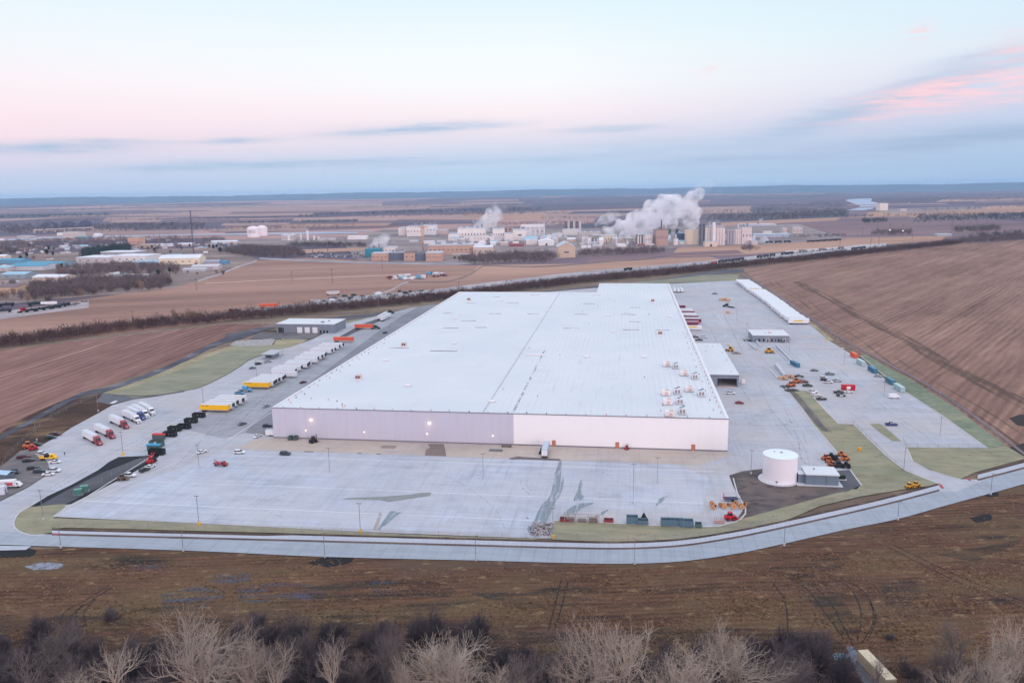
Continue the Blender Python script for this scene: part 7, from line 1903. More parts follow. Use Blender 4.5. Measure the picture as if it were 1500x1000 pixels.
def build_rail():
    tank_b = fmat('rail_black', 36, 42, 54, .5)
    tank_m = [('barrel', MB().add(*(lambda n: ([(sx * 7.2, 1.5 * math.cos(2 * math.pi * i / n), 2.7 + 1.5 * math.sin(2 * math.pi * i / n)) for sx in (-1, 1) for i in range(n)] + [(-7.8, 0, 2.7), (7.8, 0, 2.7)], [(i, (i + 1) % n, (i + 1) % n + n, i + n) for i in range(n)] + [(2 * n, (i + 1) % n, i) for i in range(n)] + [(2 * n + 1, n + i, n + (i + 1) % n) for i in range(n)]))(14)).mesh('barrel', tank_b), []),
              ('dome', MB().cyl(0, 0, 4.15, 4.8, .8, n=10).mesh('dome', tank_b), []), ('bogie', MB().box(-6.6, -4.2, -1.2, 1.2, .1, 1.15).mesh('bogie', t_under), []), ('bogie', MB().box(4.2, 6.6, -1.2, 1.2, .1, 1.15).mesh('bogie', t_under), [])]
    hop = lambda nm, c: [('body', MB().prism([(-7.6, 3.0), (-7.4, 4.4), (7.4, 4.4), (7.6, 3.0), (5.5, 1.2), (-5.5, 1.2)], -1.5, 1.5).mesh('body', fmat(nm, *c)), []), ('bogie', MB().box(-6.8, -4.6, -1.2, 1.2, .1, 1.15).mesh('bogie', t_under), []), ('bogie', MB().box(4.6, 6.8, -1.2, 1.2, .1, 1.15).mesh('bogie', t_under), [])]
    hw, hr, hg = hop('hopper_pale', (206, 200, 202)), hop('hopper_rust', (160, 90, 84)), hop('hopper_grey', (120, 120, 130))
    def train(p0, p1, kit, label, group, lift=0):
        a, c = G(*p0), G(*p1)
        L = math.hypot(c[0] - a[0], c[1] - a[1]); n = max(1, int(L / 17))
        an = math.atan2(c[1] - a[1], c[0] - a[0])
        for i in range(n):
            u = (i + .5) / n
            k = kit[i % len(kit)] if isinstance(kit, list) and isinstance(kit[0], list) else kit
            place(k, 'rail_car', label, 'rail car', (a[0] + (c[0] - a[0]) * u, a[1] + (c[1] - a[1]) * u, 0), an, group)
    train((1052, 385), (1090, 380.5), tank_m, 'black tank car in the string just behind the trailer yard hedge', 'black tank cars behind the hedge')
    train((1108, 378), (1136, 374.5), tank_m, 'black tank car in the string right of the hedge gap', 'black tank cars right of the gap')
    train((1144, 373.5), (1162, 371.8), tank_m, 'black tank car in the short string before the ploughed field', 'black tank cars in the short string')
    train((1193, 375), (1240, 369), [tank_m, hg], 'dark rail car half hidden by the field hedge', 'dark rail cars by the field hedge')
    train((1247, 366), (1268, 363.5), tank_m, 'black tank car farthest right on the railway', 'black tank cars farthest right')
    train((1150, 371.5), (1236, 364.5), [hw, hw, hg], 'pale hopper car on the back track at the ploughed field', 'pale hopper cars on the back track')
    train((1120, 356), (1160, 355), tank_m, 'black tank car in the plant siding before the cream dome', 'black tank cars in the plant siding')
    train((1182, 355), (1232, 352), tank_m, 'black tank car in the long siding right of the dome', 'black tank cars in the long siding')
    train((912, 397), (928, 395.4), tank_m, 'black tank car alone behind the warehouse extension', 'black tank cars behind the extension')
    train((846, 358.8), (880, 357.8), hw, 'white hopper car in the siding right of the tan barn', 'white hopper cars right of the barn')
    train((905, 361), (960, 360), [hw, hg, hr], 'mixed hopper car in the siding under the steam', 'hopper cars under the steam')
    train((1040, 388), (1052, 386), [hr], 'rust red hopper car at the head of the black string', 'rust red hopper cars')
    train((-40, 453), (26, 447.5), tank_m, 'black tank car in the back row at the left picture edge', 'black tank cars at the left edge, back row')
    train((-40, 461), (20, 456.5), tank_m, 'black tank car in the front row at the left picture edge', 'black tank cars at the left edge, front row')
    train((42, 448.5), (63, 446.5), tank_m, 'black tank car behind the white lorry on the lane', 'black tank cars behind the lorry')
    for i, (px, py) in enumerate(((47, 456.5), (58, 455), (71, 453), (81, 451.5), (89, 449.5), (94, 448))):
        place(tank_m, 'tank_trailer', 'dark tank trailer parked in the slanting line on the lane', 'tank trailer', G(px, py) + (0,), .9, 'dark tank trailers parked on the lane', .85)
    place(cab_kit('red'), 'tractor_unit', 'dark red tractor unit beside the dark tank trailers', 'tractor unit', G(36, 457) + (.05,), 1.2, None, 1.4)
    place(trailer_kit(t_white, None), 'box_trailer', 'white lorry trailer among the dark tank trailers', 'trailer', G(72, 447) + (.05,), .1, None)
    for i, (px, py) in enumerate(((107, 447), (112, 445.5), (124, 442.5))):
        k = car_kit('pickup', 'black')[0]
        place(k, 'pickup_truck', 'dark pickup strung out along the lane, ' + ['nearest the tank trailers', 'middle one', 'farthest along'][i], 'pickup truck', G(px, py) + (.05,), .5, 'dark pickups along the lane', 1.3)
    # vehicles on the gravel yards beyond the hedge
    place(trailer_kit(t_org, None, 0, mat('tan_roof', lin(226, 176, 130))), 'box_trailer', 'orange tan trailer on the gravel lane beyond the hedge', 'trailer', G(394, 451) + (.05,), .06, None, 1.15)
    place(cab_kit('maroon'), 'tractor_unit', 'dark maroon lorry on the gravel lane left of the orange trailer', 'tractor unit', G(342, 460) + (.05,), .2, None, 1.6)
    place(cab_kit('green'), 'tractor_unit', 'dark green lorry beside the maroon one on the gravel lane', 'tractor unit', G(350, 459) + (.05,), .2, None, 1.4)
    rg = random.Random(77)
    cols = ['white', 'white', 'white', 'silver', 'sky', 'teal', 'red']
    kinds = ['van', 'van', 'pickup', 'suv', 'van']
    for i in range(64):      # the sales lot in the pasture
        u = rg.random()
        px = 569 + u * 86
        mid = 408.5 - u * 4 - (1.5 if u > .6 else 0)
        py = mid + rg.uniform(-4.2, 3.2) * (1 - abs(u - .45) * 1.1)
        c_, k_ = rg.choice(cols), rg.choice(kinds)
        if .2 < u < .8 and rg.random() < .3:
            c_ = rg.choice(['teal', 'sky', 'sky'])
        nm = {'white': 'white', 'silver': 'silver', 'sky': 'light blue', 'teal': 'teal', 'red': 'red'}[c_]
        place([q for q in car_kit(k_, c_)[0] if q[0] in ('body', 'window', 'roof')], 'parked_van' if k_ == 'van' else 'parked_vehicle', nm + ' vehicle in the crowded lot in the tan pasture', 'van' if k_ == 'van' else 'vehicle', G(px, py) + (.0,), rg.uniform(0, 3.1), nm + ' vehicles in the pasture lot', 1.35)
    for i in range(66):      # plant car park
        px = rg.uniform(452, 540); py = 369 + rg.uniform(0, 8) + (px - 452) * .01
        c_ = rg.choice(['white', 'silver', 'grey', 'black', 'maroon', 'navy'])
        place([q for q in car_kit(rg.choice(['suv', 'sedan', 'pickup']), c_)[0] if q[0] in ('body', 'window', 'roof')], 'parked_car', c_ + ' car in the plant car park at the pasture edge', 'car', G(px, py) + (-.3,), rg.choice([0, 1.57]), c_ + ' cars in the plant car park', 1.3)
    for i in range(34):      # along the gravel yards behind the hedge
        u = rg.random()
        px = 455 + 180 * u
        py = 442 - 15 * u + rg.uniform(-4, 2.5) + (6 if u < .3 else 0) * 0
        c_ = rg.choice(['white', 'silver', 'black', 'teal', 'grey'])
        place([q for q in car_kit(rg.choice(['suv', 'van', 'pickup']), c_)[0] if q[0] in ('body', 'window', 'roof')], 'parked_car', c_ + ' vehicle on the gravel yard behind the hedge', 'car', G(px, py) + (0,), rg.choice([.1, .2, 1.4]), c_ + ' vehicles on the gravel yard', 1.1)
    place(hw, 'rail_car', 'pale rail car standing on the gravel yard behind the hedge', 'rail car', G(488, 432) + (0,), .2)
    # power poles along the railway and by the dark trees
    pk = [('pole', MB().cyl(0, 0, 0, 14, .3, .2, 6).mesh('pole', fmat('wood_pole', 120, 104, 100)), []), ('crossarm', MB().box(-1.8, 1.8, -.12, .12, 12.6, 12.9).mesh('crossarm', fmat('wood_pole', 120, 104, 100)), [])]
    for i, (px, py, s) in enumerate([(1303, 345, 2), (1322, 346, 2), (1394, 341, 2), (1410, 340, 2), (1420, 339.5, 2), (1430, 339, 2), (1445, 338, 2), (1263, 347, 1.6), (1285, 338, 2), (1287, 362, 1.6), (1275, 365, 1.4), (1230, 366, 1.4), (1336, 352, 1.5), (620, 372, 1.5), (421, 378, 1.8), (413, 379, 1.6), (458, 372, 2), (480, 370, 2), (506, 364, 1.6), (862, 352, 1.8), (860, 366, 1.6), (885, 372, 1.5), (917, 373, 1.5), (835, 372, 1.2), (487, 415, 1.4), (428, 412, 1.0), (195, 476, 1.0), (156, 434, 1.2), (288, 425, 1.1), (555, 454, 1.1), (672, 430, 1.0), (560, 395, 1.2)]):
        place(pk, 'power_pole', 'slim wooden power pole in the far line', 'power pole', G(px, py) + (0,), .2, 'slim wooden power poles in the far lines', s)
    lit = emat('yard_floodlight', (1, .8, .62, 1), 2)
    for i, (px, py, pt) in enumerate(((1303, 346, 337.5), (1322, 347, 338.5), (1331, 308, 298))):
        x, y = G(px, py); h = ZH(px, pt, y)
        place([('pole', MB().cyl(0, 0, 0, h, .5, n=6).mesh('pole', fmat('wood_pole', 120, 104, 100)), []), ('lamp', MB().box(-1.0, 1.0, -.8, .8, h + .01, h + 1.3).mesh('lamp', lit), [])], 'floodlight', 'lit floodlight ' + ('on a pole before the dark trees, nearer the plant', 'on a pole before the dark trees, nearer the field', 'glowing reddish beside the river works')[i], 'floodlight', (x, y, 0), 0)


build_plant()
build_town()
build_rail()

# ---------------------------------------------------------------- trees, brush, grass
def leaf_mat(name, a, b, scale=.05, rough=.9):
    m, t, bs = newmat(name)
    oi = t.n('ShaderNodeObjectInfo')
    tc = t.n('ShaderNodeTexCoord')
    n = t.mapr(t.noise(tc.outputs['Object'], scale, 4.0), .3, .7)
    f = t.math('ADD', t.math('MULTIPLY', n, .6), t.math('MULTIPLY', oi.outputs['Random'], .4))
    t.put(bs.inputs['Base Color'], t.mix(f, a, b))
    bs.inputs['Roughness'].default_value = rough
    bs.inputs['Specular IOR Level'].default_value = .15
    return m


def tubes(segs, n=3):
    """all branch segments (p, q, r0, r1) as one mesh worth of n-sided tubes"""
    A = np.array([(*p, *q, r0, r1) for p, q, r0, r1 in segs], dtype=np.float64)
    p, q, r0, r1 = A[:, :3], A[:, 3:6], A[:, 6], A[:, 7]
    d = q - p
    d /= np.linalg.norm(d, axis=1, keepdims=True) + 1e-9
    ref = np.where(np.abs(d[:, 2:3]) < .9, np.array([[0, 0, 1.0]]), np.array([[1.0, 0, 0]]))
    e = np.cross(d, ref); e /= np.linalg.norm(e, axis=1, keepdims=True)
    g = np.cross(d, e)
    V = np.zeros((len(A), 2 * n, 3))
    for k in range(n):
        a = 2 * math.pi * k / n
        o = math.cos(a) * e + math.sin(a) * g
        V[:, k] = p + o * r0[:, None]; V[:, n + k] = q + o * r1[:, None]
    base = (np.arange(len(A)) * 2 * n)[:, None]
    F_ = np.concatenate([base + np.array([k, (k + 1) % n, (k + 1) % n + n, k + n]) for k in range(n)], 1).reshape(-1, 4)
    return V.reshape(-1, 3), F_


def grow_tree(seed, h, levels=5, spread=.6, lean=0.0, up=.22, clear=.22, twig=.026):
    rg = random.Random(seed)
    trunk, crown = [], []

    def rv():
        return Vector((rg.gauss(0, 1), rg.gauss(0, 1), rg.gauss(0, 1)))

    def go(p, d, L, r, lev):
        n = 4 if lev == 0 else 3
        for i in range(n):
            d = (d + rv() * (.10 if lev == 0 else .20) + Vector((0, 0, up * (.5 if lev else .2)))).normalized()
            q = p + d * (L / n)
            r2 = max(twig, r * (.86 if lev < 2 else .8))
            (trunk if lev < 2 else crown).append((p, q, max(r, twig), r2))
            p, r = q, r2
            if lev < levels and (lev > 0 or i >= 1) and rg.random() < (.95 if lev < 2 else .62):
                for _ in range(2 if lev == 0 else 1):
                    ax = d.cross(rv()).normalized()
                    ang = rg.uniform(.35, .95) * spread / .6
                    nd = (d * math.cos(ang) + ax * math.sin(ang)).normalized()
                    go(p, nd, L * rg.uniform(.55, .82), max(twig, r * rg.uniform(.55, .8)), lev + 1)
        if lev < levels:
            for _ in range(2):
                nd = (d + rv() * .33).normalized()
                go(p, nd, L * rg.uniform(.6, .85), max(twig, r * .8), lev + 1)
    stems = 1 if rg.random() < .35 else rg.choice((2, 3))
    for k in range(stems):
        a = rg.uniform(0, 6.28)
        d0 = Vector((math.cos(a) * .26 * (stems > 1) + lean, math.sin(a) * .26 * (stems > 1), 1)).normalized()
        go(Vector((math.cos(a) * .3, math.sin(a) * .3, 0)), d0, h * rg.uniform(.34, .42), h * .024 * rg.uniform(.8, 1.1), 0)
    top = max(max(s[1].z for s in crown), 1)
    k = h / top
    f = lambda S: [(tuple(p * k), tuple(q * k), r0, r1) for p, q, r0, r1 in S]
    return f(trunk), f(crown)


def plant_trees():
    bark = leaf_mat('pale_bark', lin(150, 134, 124), lin(194, 178, 164), .4)
    bark2 = leaf_mat('grey_bark', lin(104, 94, 94), lin(140, 126, 122), .4)
    dusky = leaf_mat('dusky_twigs', lin(80, 71, 78), lin(116, 102, 104), .3)
    darkb = leaf_mat('dark_twigs', lin(58, 52, 60), lin(88, 78, 86), .3)
    kits = []
    for s in range(8):
        m = bark if s < 6 else bark2
        tr, cr = grow_tree(100 + s, 10.0, 4, .74 if s % 2 else .60, 0, .20 if s % 3 else .12, twig=.0098)
        # unit of 10 m, scaled to size; radii follow
        V, Fq = tubes(tr, 5); a = np_mesh('trunk', V, Fq, m, 4)
        V, Fq = tubes(cr, 3); b = np_mesh('crown', V, Fq, m, 4)
        kits.append([('trunk', a, []), ('crown', b, [])])
    # the pale trees along the bottom: (foot x, foot y, crown top y, variant, turn, what)
    T = [(178, 1040, 938, 0, .3, 'pale bare tree with crooked limbs left of the biggest pale one'), (262, 1042, 897, 1, 1.0, 'biggest pale bare tree, spreading wide above the brook woods'), (300, 1046, 918, 2, 2.2, 'pale bare tree with dense twigs against the biggest one'), (362, 1036, 908, 3, 0.4, 'pale bare tree with narrow crown right of the biggest one'), 
         (486, 1036, 920, 2, 3.9, 'pale bare tree standing apart, left of the slender one'), (567, 1012, 900, 6, 0.7, 'tall slender bare tree rising alone'), (652, 1034, 922, 3, 2.6, 'round crowned pale bare tree like a fan'), (684, 1048, 944, 1, 3.6, 'pale bare tree right beside the fan shaped crown'),
         (768, 1046, 952, 7, 1.0, 'small grey bare tree in the dark gap'), (800, 1034, 948, 6, 2.0, 'thin grey bare tree in the dark gap'), (845, 1036, 922, 0, 1.7, 'pale bare tree at the left of the central clump'), (880, 1042, 908, 2, 5.2, 'pale bare tree with many upright limbs in the central clump'), (921, 1036, 896, 1, 4.5, 'tallest pale bare tree of the central clump'), (990, 1050, 930, 3, 4.9, 'pale bare tree at the right of the central clump'), (1064, 1034, 908, 3, 1.1, 'pale bare tree with upswept crown beyond the central clump'), 
         (1470, 1034, 906, 1, 0.9, 'pale bare tree near the right picture edge'), (1440, 1048, 940, 5, 3.2, 'pale bare tree low before the right edge tree'), (1505, 1040, 912, 2, 4.0, 'pale bare tree cut by the right picture edge'), (1405, 1060, 962, 4, 1.9, 'small pale bare tree right of the beige container'),
         (1285, 1024, 948, 7, 2.5, 'thin dark bare tree in front of the beige container'), (1395, 985, 905, 7, .4, 'grey bare tree with a bent trunk at the field edge'), (1378, 1000, 930, 6, 5.0, 'slim grey bare tree beside the bent one'),
         (45, 1045, 945, 7, .5, 'grey bare tree in the dark woods at the left edge'), (105, 1036, 950, 6, 1.5, 'slim grey bare tree in the dark woods at the left')]
    T += [(412, 1048, 938, 2, 5.5, 'pale bare tree in the gap left of the fan limbed one'), (598, 1050, 948, 5, .9, 'pale bare tree low between the slender one and the fan crown'), (738, 1052, 962, 4, 2.0, 'small pale bare tree at the edge of the dark gap'), (1012, 1042, 932, 0, 2.9, 'pale bare tree leaning out of the central clump'), (1122, 1050, 958, 6, .2, 'grey bare tree low right of the upswept one'), (128, 1052, 966, 2, 1.4, 'small pale bare tree in the dark woods near the crooked one')]
    for px, py, top, k, rz, lab in T:
        x, y = G(px, py)
        h = ZH(px, top, y)
        wide = 1.15 if 'wide' in lab or 'round' in lab else (.6 if 'slender' in lab or 'slim' in lab or 'narrow' in lab else .95)
        place(kits[k], 'bare_tree', lab, 'tree', (x, y, -.15), rz, 'bare trees along the brook', (h / 10 * wide, h / 10 * wide, h / 10))
    # brush: rounded bushes of fine upright twigs
    rng = np.random.default_rng(40)
    bk = []
    for v in range(6):
        segs = []
        lob = rng.normal(size=(3, 2)) * 1.3
        for i in range(210):
            a, rr_ = rng.uniform(0, 6.283), rng.uniform(0, 1) ** .5
            o = lob[i % 3]
            p = np.array([o[0] * .5 + rr_ * .6 * math.cos(a), o[1] * .5 + rr_ * .6 * math.sin(a), 0.0])
            tip = np.array([o[0] + rr_ * 2.2 * math.cos(a + rng.normal() * .4), o[1] + rr_ * 2.2 * math.sin(a + rng.normal() * .4), (3.4 + (i % 3)) * (1 - .5 * rr_ ** 2) * rng.uniform(.45, 1.12)])
            mid = p * .45 + tip * .55 + rng.normal(size=3) * .25
            segs.append((p, mid, .05, .034)); segs.append((mid, tip, .034, .014))
            for _ in range(4):
                s0 = p + (tip - p) * rng.uniform(.35, .95)
                segs.append((s0, s0 + np.array([rng.normal() * .5, rng.normal() * .5, rng.uniform(.2, 1.0)]), .018, .011))
        V, Fq = tubes(segs, 3)
        bk.append([('bush', np_mesh('bush', V, Fq, dusky if v < 4 else darkb, 4), [])])
    edge = [(-60, 905), (0, 903), (60, 898), (130, 905), (200, 925), (300, 925), (400, 896), (450, 905), (560, 902), (610, 892), (700, 905), (745, 945), (800, 960), (870, 935), (950, 935), (1050, 940), (1120, 932), (1180, 922), (1235, 945)]
    def edge_y(x):
        for (x0, y0), (x1, y1) in zip(edge, edge[1:]):
            if x0 <= x <= x1:
                return y0 + (y1 - y0) * (x - x0) / (x1 - x0)
        return 945
    rg = random.Random(9)
    for i in range(285):
        px = rg.uniform(-50, 1235) if i < 262 else rg.uniform(1320, 1540)
        e = edge_y(px) if px < 1240 else 985
        py = e + 30 + (1056 - e - 30) * rg.random()
        if 1235 < px < 1318:
            continue
        x, y = G(px, py)
        s = rg.uniform(.9, 1.6)
        dk = rg.random() < .42
        place(bk[rg.choice((4, 5) if dk else (0, 1, 2, 3))], 'bush', 'dark bare bush in the brush along the brook' if dk else 'dusky purple grey bare bush in the brush along the brook', 'bush', (x, y, -.1), rg.uniform(0, 6.28), 'dark bare bushes along the brook' if dk else 'dusky bare bushes along the brook', (s, s, s * rg.uniform(.8, 1.2)))
    for px, py, sx, sz, lab in ((158, 908, 1.0, .7, 'low pinkish bush alone at the wheel ruts'), (376, 912, .7, .9, 'small bluish bush standing out in the field'), (625, 932, 1.7, 1.45, 'large rounded bluish bush, biggest of the field edge'), (672, 940, 1.3, 1.2, 'rounded bluish bush right of the biggest one'), (560, 935, 1.0, 1.1, 'dusky bush left of the biggest bluish one'), (1212, 950, 1.3, 1.1, 'dusky bush beside the blue brook pool'), (1300, 935, .5, .4, 'tiny dark bush out in the field'), (1330, 985, 1.0, .9, 'dusky bush right of the beige container'), (1170, 945, 1.5, 1.2, 'broad dusky bush left of the brook pool')):
        x, y = G(px, py)
        place(bk[0 if sx > 1 else 2], 'bush', lab, 'bush', (x, y, -.1), px, None, (sx, sx, sz))
    dk2 = []
    for s_ in range(4):
        k_ = []
        for pn, me, _ in kits[s_ + 2]:
            m2 = me.copy(); m2.materials.clear(); m2.materials.append(dusky if s_ < 2 else bark2); k_.append((pn, m2, []))
        dk2.append(k_)
    for i in range(46):
        px = rg.uniform(-30, 1240) if i < 38 else rg.uniform(1330, 1520)
        e = edge_y(px) if px < 1240 else 950
        x, y = G(px, rg.uniform(e + 60, 1050))
        h = rg.uniform(8, 13.5)
        w_ = h / 10 * rg.uniform(.7, 1.05)
        place(dk2[i % 4], 'bare_tree', 'dusky bare sapling in the tangled thicket along the brook' if i % 4 < 2 else 'grey bare sapling in the tangled thicket along the brook', 'tree', (x, y, -.15), rg.uniform(0, 6.28), 'dusky saplings of the thicket' if i % 4 < 2 else 'grey saplings of the thicket', (w_, w_, h / 10))
    # brook pool and stream below the container
    sheet('brook', dense([(1218, 958), (1228, 955), (1243, 958), (1240, 966), (1224, 966)], 3), -.06, mat('brook_water', lin(74, 118, 138), .15, .15, .3, 0, .5), site=False)
    sheet('brook', dense([(1240, 946), (1252, 948), (1262, 968), (1290, 1004), (1270, 1006), (1250, 976)], 3), -.05, mat('stream_grey', lin(92, 96, 112), .25, .15, .3), site=False)

    # dry grass tufts across the front field: nobody could count them
    n = 26000
    px = rng.uniform(-40, 1540, n)
    py = 806 + (1010 - 806) * rng.uniform(0, 1, n) ** .9
    P = []
    for x_, y_ in zip(px, py):
        lim = 800 + (28 if 500 < x_ < 1050 else 12) - max(0, x_ - 1060) * .26
        if y_ > lim + 2:
            P.append(G(x_, y_))
    for x_ in rng.uniform(1060, 1540, 5000):
        y_ = rng.uniform(722, 1000)
        if y_ > 828 - (x_ - 1060) * .262 + 6:
            P.append(G(x_, y_))
    P = np.array(P)
    n = len(P)
    clump = .35 + .65 * (np.sin(P[:, 0] * .11 + P[:, 1] * .05) * np.sin(P[:, 1] * .23 + 1) * .5 + .5)
    hh = rng.uniform(.12, .42, n) * clump
    ww = rng.uniform(.25, .75, n) * clump
    V = np.zeros((n, 6, 3)); a = rng.uniform(0, 3.14, n)
    for k, da in enumerate((0, 1.5)):
        cx_, sx_ = np.cos(a + da) * ww, np.sin(a + da) * ww
        V[:, k * 3] = np.stack([P[:, 0] - cx_, P[:, 1] - sx_, np.full(n, -.16)], 1)
        V[:, k * 3 + 1] = np.stack([P[:, 0] + cx_, P[:, 1] + sx_, np.full(n, -.16)], 1)
        V[:, k * 3 + 2] = np.stack([P[:, 0] + rng.normal(0, .12, n), P[:, 1] + rng.normal(0, .12, n), hh - .12], 1)
    me = np_mesh('dry_grass', V.reshape(-1, 3), np.arange(n * 6).reshape(-1, 3), leaf_mat('dry_grass', lin(112, 88, 70), lin(176, 142, 112), .35), 3)
    ob('dry_grass', me, None, kind='stuff')

    # far trees: one bushy crown of fine slivers
    def sliver_tree(rng, n, h, rx, w=.5, l=2.2):
        c = rng.normal(size=(n, 3)); c /= np.linalg.norm(c, axis=1, keepdims=True)
        c *= (rng.uniform(0, 1, (n, 1)) ** .4)
        c = c * np.array([rx, rx, h * .40]) + np.array([0, 0, h * .56])
        d = c - np.array([0, 0, h * .15]); d /= np.linalg.norm(d, axis=1, keepdims=True)
        d = d + rng.normal(size=(n, 3)) * .35
        s = rng.normal(size=(n, 3))
        s = np.cross(d, s); s /= np.linalg.norm(s, axis=1, keepdims=True)
        ll = l * rng.uniform(.6, 1.3, (n, 1)); w_ = w * rng.uniform(.5, 1.2, (n, 1))
        V = np.stack([c - d * ll * .5 - s * w_ * .5, c - d * ll * .5 + s * w_ * .5, c + d * ll * .5], 1)
        return V
    grey = leaf_mat('far_bare_twigs', lin(88, 76, 80), lin(128, 110, 110), .06)
    ever = leaf_mat('far_evergreen', lin(44, 54, 58), lin(62, 72, 72), .03)
    tan_ = leaf_mat('far_tan_twigs', lin(126, 104, 94), lin(158, 134, 118), .02)
    rngt = np.random.default_rng(5)
    fk = []
    for v in range(6):
        m = (grey, grey, tan_, grey, ever, ever)[v]
        V = sliver_tree(rngt, 260 if v < 4 else 320, 10, 3.6 if v < 4 else 2.6, .34 if v < 4 else .8, 2.3 if v < 4 else 1.6)
        cr = np_mesh('crown', V.reshape(-1, 3), np.arange(len(V) * 3).reshape(-1, 3), m, 3)
        tk = MB().tube((0, 0, 0), (0, 0, 3.2), .24, .18, 6).tube((0, 0, 3.2), (1.4, .4, 6.5), .15, .07, 4).tube((0, 0, 3.2), (-1.2, -.6, 6.2), .15, .07, 4).tube((0, 0, 3.2), (.2, .8, 7), .14, .06, 4).mesh('trunk', m)
        fk.append([('crown', cr, []), ('trunk', tk, [])])
    def tree(px, py, h, v, lab, grp, cat='tree'):
        x, y = G(px, py)
        place(fk[v], 'bare_tree' if v < 4 else 'evergreen_tree', lab, cat, (x, y, -.3), rg.uniform(0, 6.28), grp, (h / 10 * rg.uniform(.85, 1.25),) * 2 + (h / 10,))
    n_t = 0
    for (x0, x1, y0, y1, n, h0, h1, ev, lab) in ((46, 250, 416, 437, 66, 9, 15, .03, 'grey bare tree in the belt along the pasture'), (84, 264, 392, 408, 46, 8, 13, .12, 'grey bare tree between the town sheds'), (0, 90, 420, 446, 24, 8, 14, .1, 'bare tree behind the tank cars at the left'), (0, 82, 362, 386, 26, 9, 14, .35, 'tree among the small houses at the left'), (190, 340, 360, 372, 22, 8, 12, .25, 'tree among the sheds before the twin tanks'), (250, 330, 384, 404, 14, 5, 9, .1, 'small bare tree beside the lane')):
        for i in range(n):
            px, py = rg.uniform(x0, x1), rg.uniform(y0, y1)
            if lab.startswith('grey bare tree in the belt'):
                py = max(416, min(437, 437 - (px - 46) * .06 - rg.uniform(0, 12)))
            v = rg.choice((4, 5)) if rg.random() < ev else rg.choice((0, 1, 2, 3))
            l2 = lab if v < 4 else lab.replace('grey bare', 'dark evergreen').replace('bare tree', 'evergreen tree').replace('small evergreen', 'small dark evergreen')
            tree(px, py, rg.uniform(h0, h1), v, l2 if v < 4 or 'evergreen' in l2 else 'dark evergreen ' + l2, 'far trees: ' + l2)
    # the few tall thin ones on the hedge at the left
    hk = []
    for s in (201, 202, 203):
        tr, cr = grow_tree(s, 10, 4, .5, 0, .3, twig=.03)
        V, Fq = tubes(tr, 4); a_ = np_mesh('trunk', V, Fq, tan_, 4)
        V, Fq = tubes(cr, 3); b_ = np_mesh('crown', V, Fq, tan_, 4)
        hk.append([('trunk', a_, []), ('crown', b_, [])])
    for px, py, top, lab in ((258, 473, 450, 'tall thin bare tree on the hedge, leftmost of the tall ones'), (267, 474, 455, 'thin bare tree on the hedge behind a taller one'), (278, 473, 449, 'tall thin bare tree on the hedge above the workshop field'), (285, 474, 452, 'twiggy bare tree on the hedge at the end of the tall ones'), (240, 474, 458, 'lower bare tree on the hedge left of the tall ones'), (20, 500, 480, 'bare tree on the hedge at the left edge'), (110, 492, 472, 'bare tree on the hedge above the left ploughed field')):
        x, y = G(px, py)
        h = ZH(px, top, y)
        place(hk[px % 3], 'bare_tree', lab, 'tree', (x, y, -.2), px, None, h / 10)

    # woods and hedges that read as one mass
    def wood(name, centres, hmin, hmax, per, m, w, l, seed, rxk=.38):
        rng = np.random.default_rng(seed)
        out = []
        for x, y in centres:
            h = rng.uniform(hmin, hmax)
            V = sliver_tree(rng, per, h, h * rxk, w * h / 10, l * h / 10)
            out.append(V + np.array([x, y, -.4]))
        V = np.concatenate(out).reshape(-1, 3)
        ob(name, np_mesh(name, V, np.arange(len(V)).reshape(-1, 3), m, 3), None, kind='stuff')

    def fill(poly, n, seed):
        rng = np.random.default_rng(seed)
        Q = [G(*p) for p in poly]
        xs, ys = [p[0] for p in Q], [p[1] for p in Q]
        out = []
        while len(out) < n:
            x, y = rng.uniform(min(xs), max(xs)), rng.uniform(min(ys), max(ys))
            ins = False
            for (x0, y0), (x1, y1) in zip(Q, Q[1:] + Q[:1]):
                if (y0 > y) != (y1 > y) and x < (x1 - x0) * (y - y0) / (y1 - y0) + x0:
                    ins = not ins
            if ins:
                out.append((x, y))
        return out

    def along(line, n, width, seed):
        rng = np.random.default_rng(seed)
        Q = [G(*p) for p in line]
        L = [math.dist(a, b) for a, b in zip(Q, Q[1:])]
        out = []
        for u in rng.uniform(0, sum(L), n):
            i = 0
            while u > L[i]:
                u -= L[i]; i += 1
            (x0, y0), (x1, y1) = Q[i], Q[i + 1]
            t = u / L[i]
            nx, ny = -(y1 - y0) / L[i], (x1 - x0) / L[i]
            o = rng.uniform(-width / 2, width / 2)
            out.append((x0 + (x1 - x0) * t + nx * o, y0 + (y1 - y0) * t + ny * o))
        return out
    brush = leaf_mat('hedge_brush', lin(78, 58, 60), lin(112, 86, 82), .03)
    brush2 = leaf_mat('hedge_brush_dark', lin(72, 64, 70), lin(110, 96, 98), .03)
    wood('hedge_brush', along([(-60, 514), (0, 507), (100, 493), (200, 480), (300, 471), (400, 462), (470, 455), (540, 449), (600, 443), (660, 436), (760, 424), (870, 411), (960, 403), (1060, 393)], 3800, 26, 1), 5, 10, 24, brush, .6, 2.6, 2, .5)
    wood('hedge_brush', along([(1060, 393), (1100, 388), (1180, 381), (1250, 373), (1350, 362), (1400, 356.5)], 1900, 28, 3), 5, 10, 22, brush, .65, 2.8, 4, .5)
    wood('hedge_brush', along([(-60, 508), (100, 489), (300, 467), (460, 452), (600, 440), (760, 421), (960, 400), (1180, 379), (1350, 360)], 1100, 34, 5), 5, 11, 22, brush2, .5, 2.4, 6, .42)
    wood('tree_belt', along([(1393, 356), (1436, 354), (1500, 350), (1600, 344)], 420, 60, 7), 8, 15, 40, grey, .5, 2.4, 8)
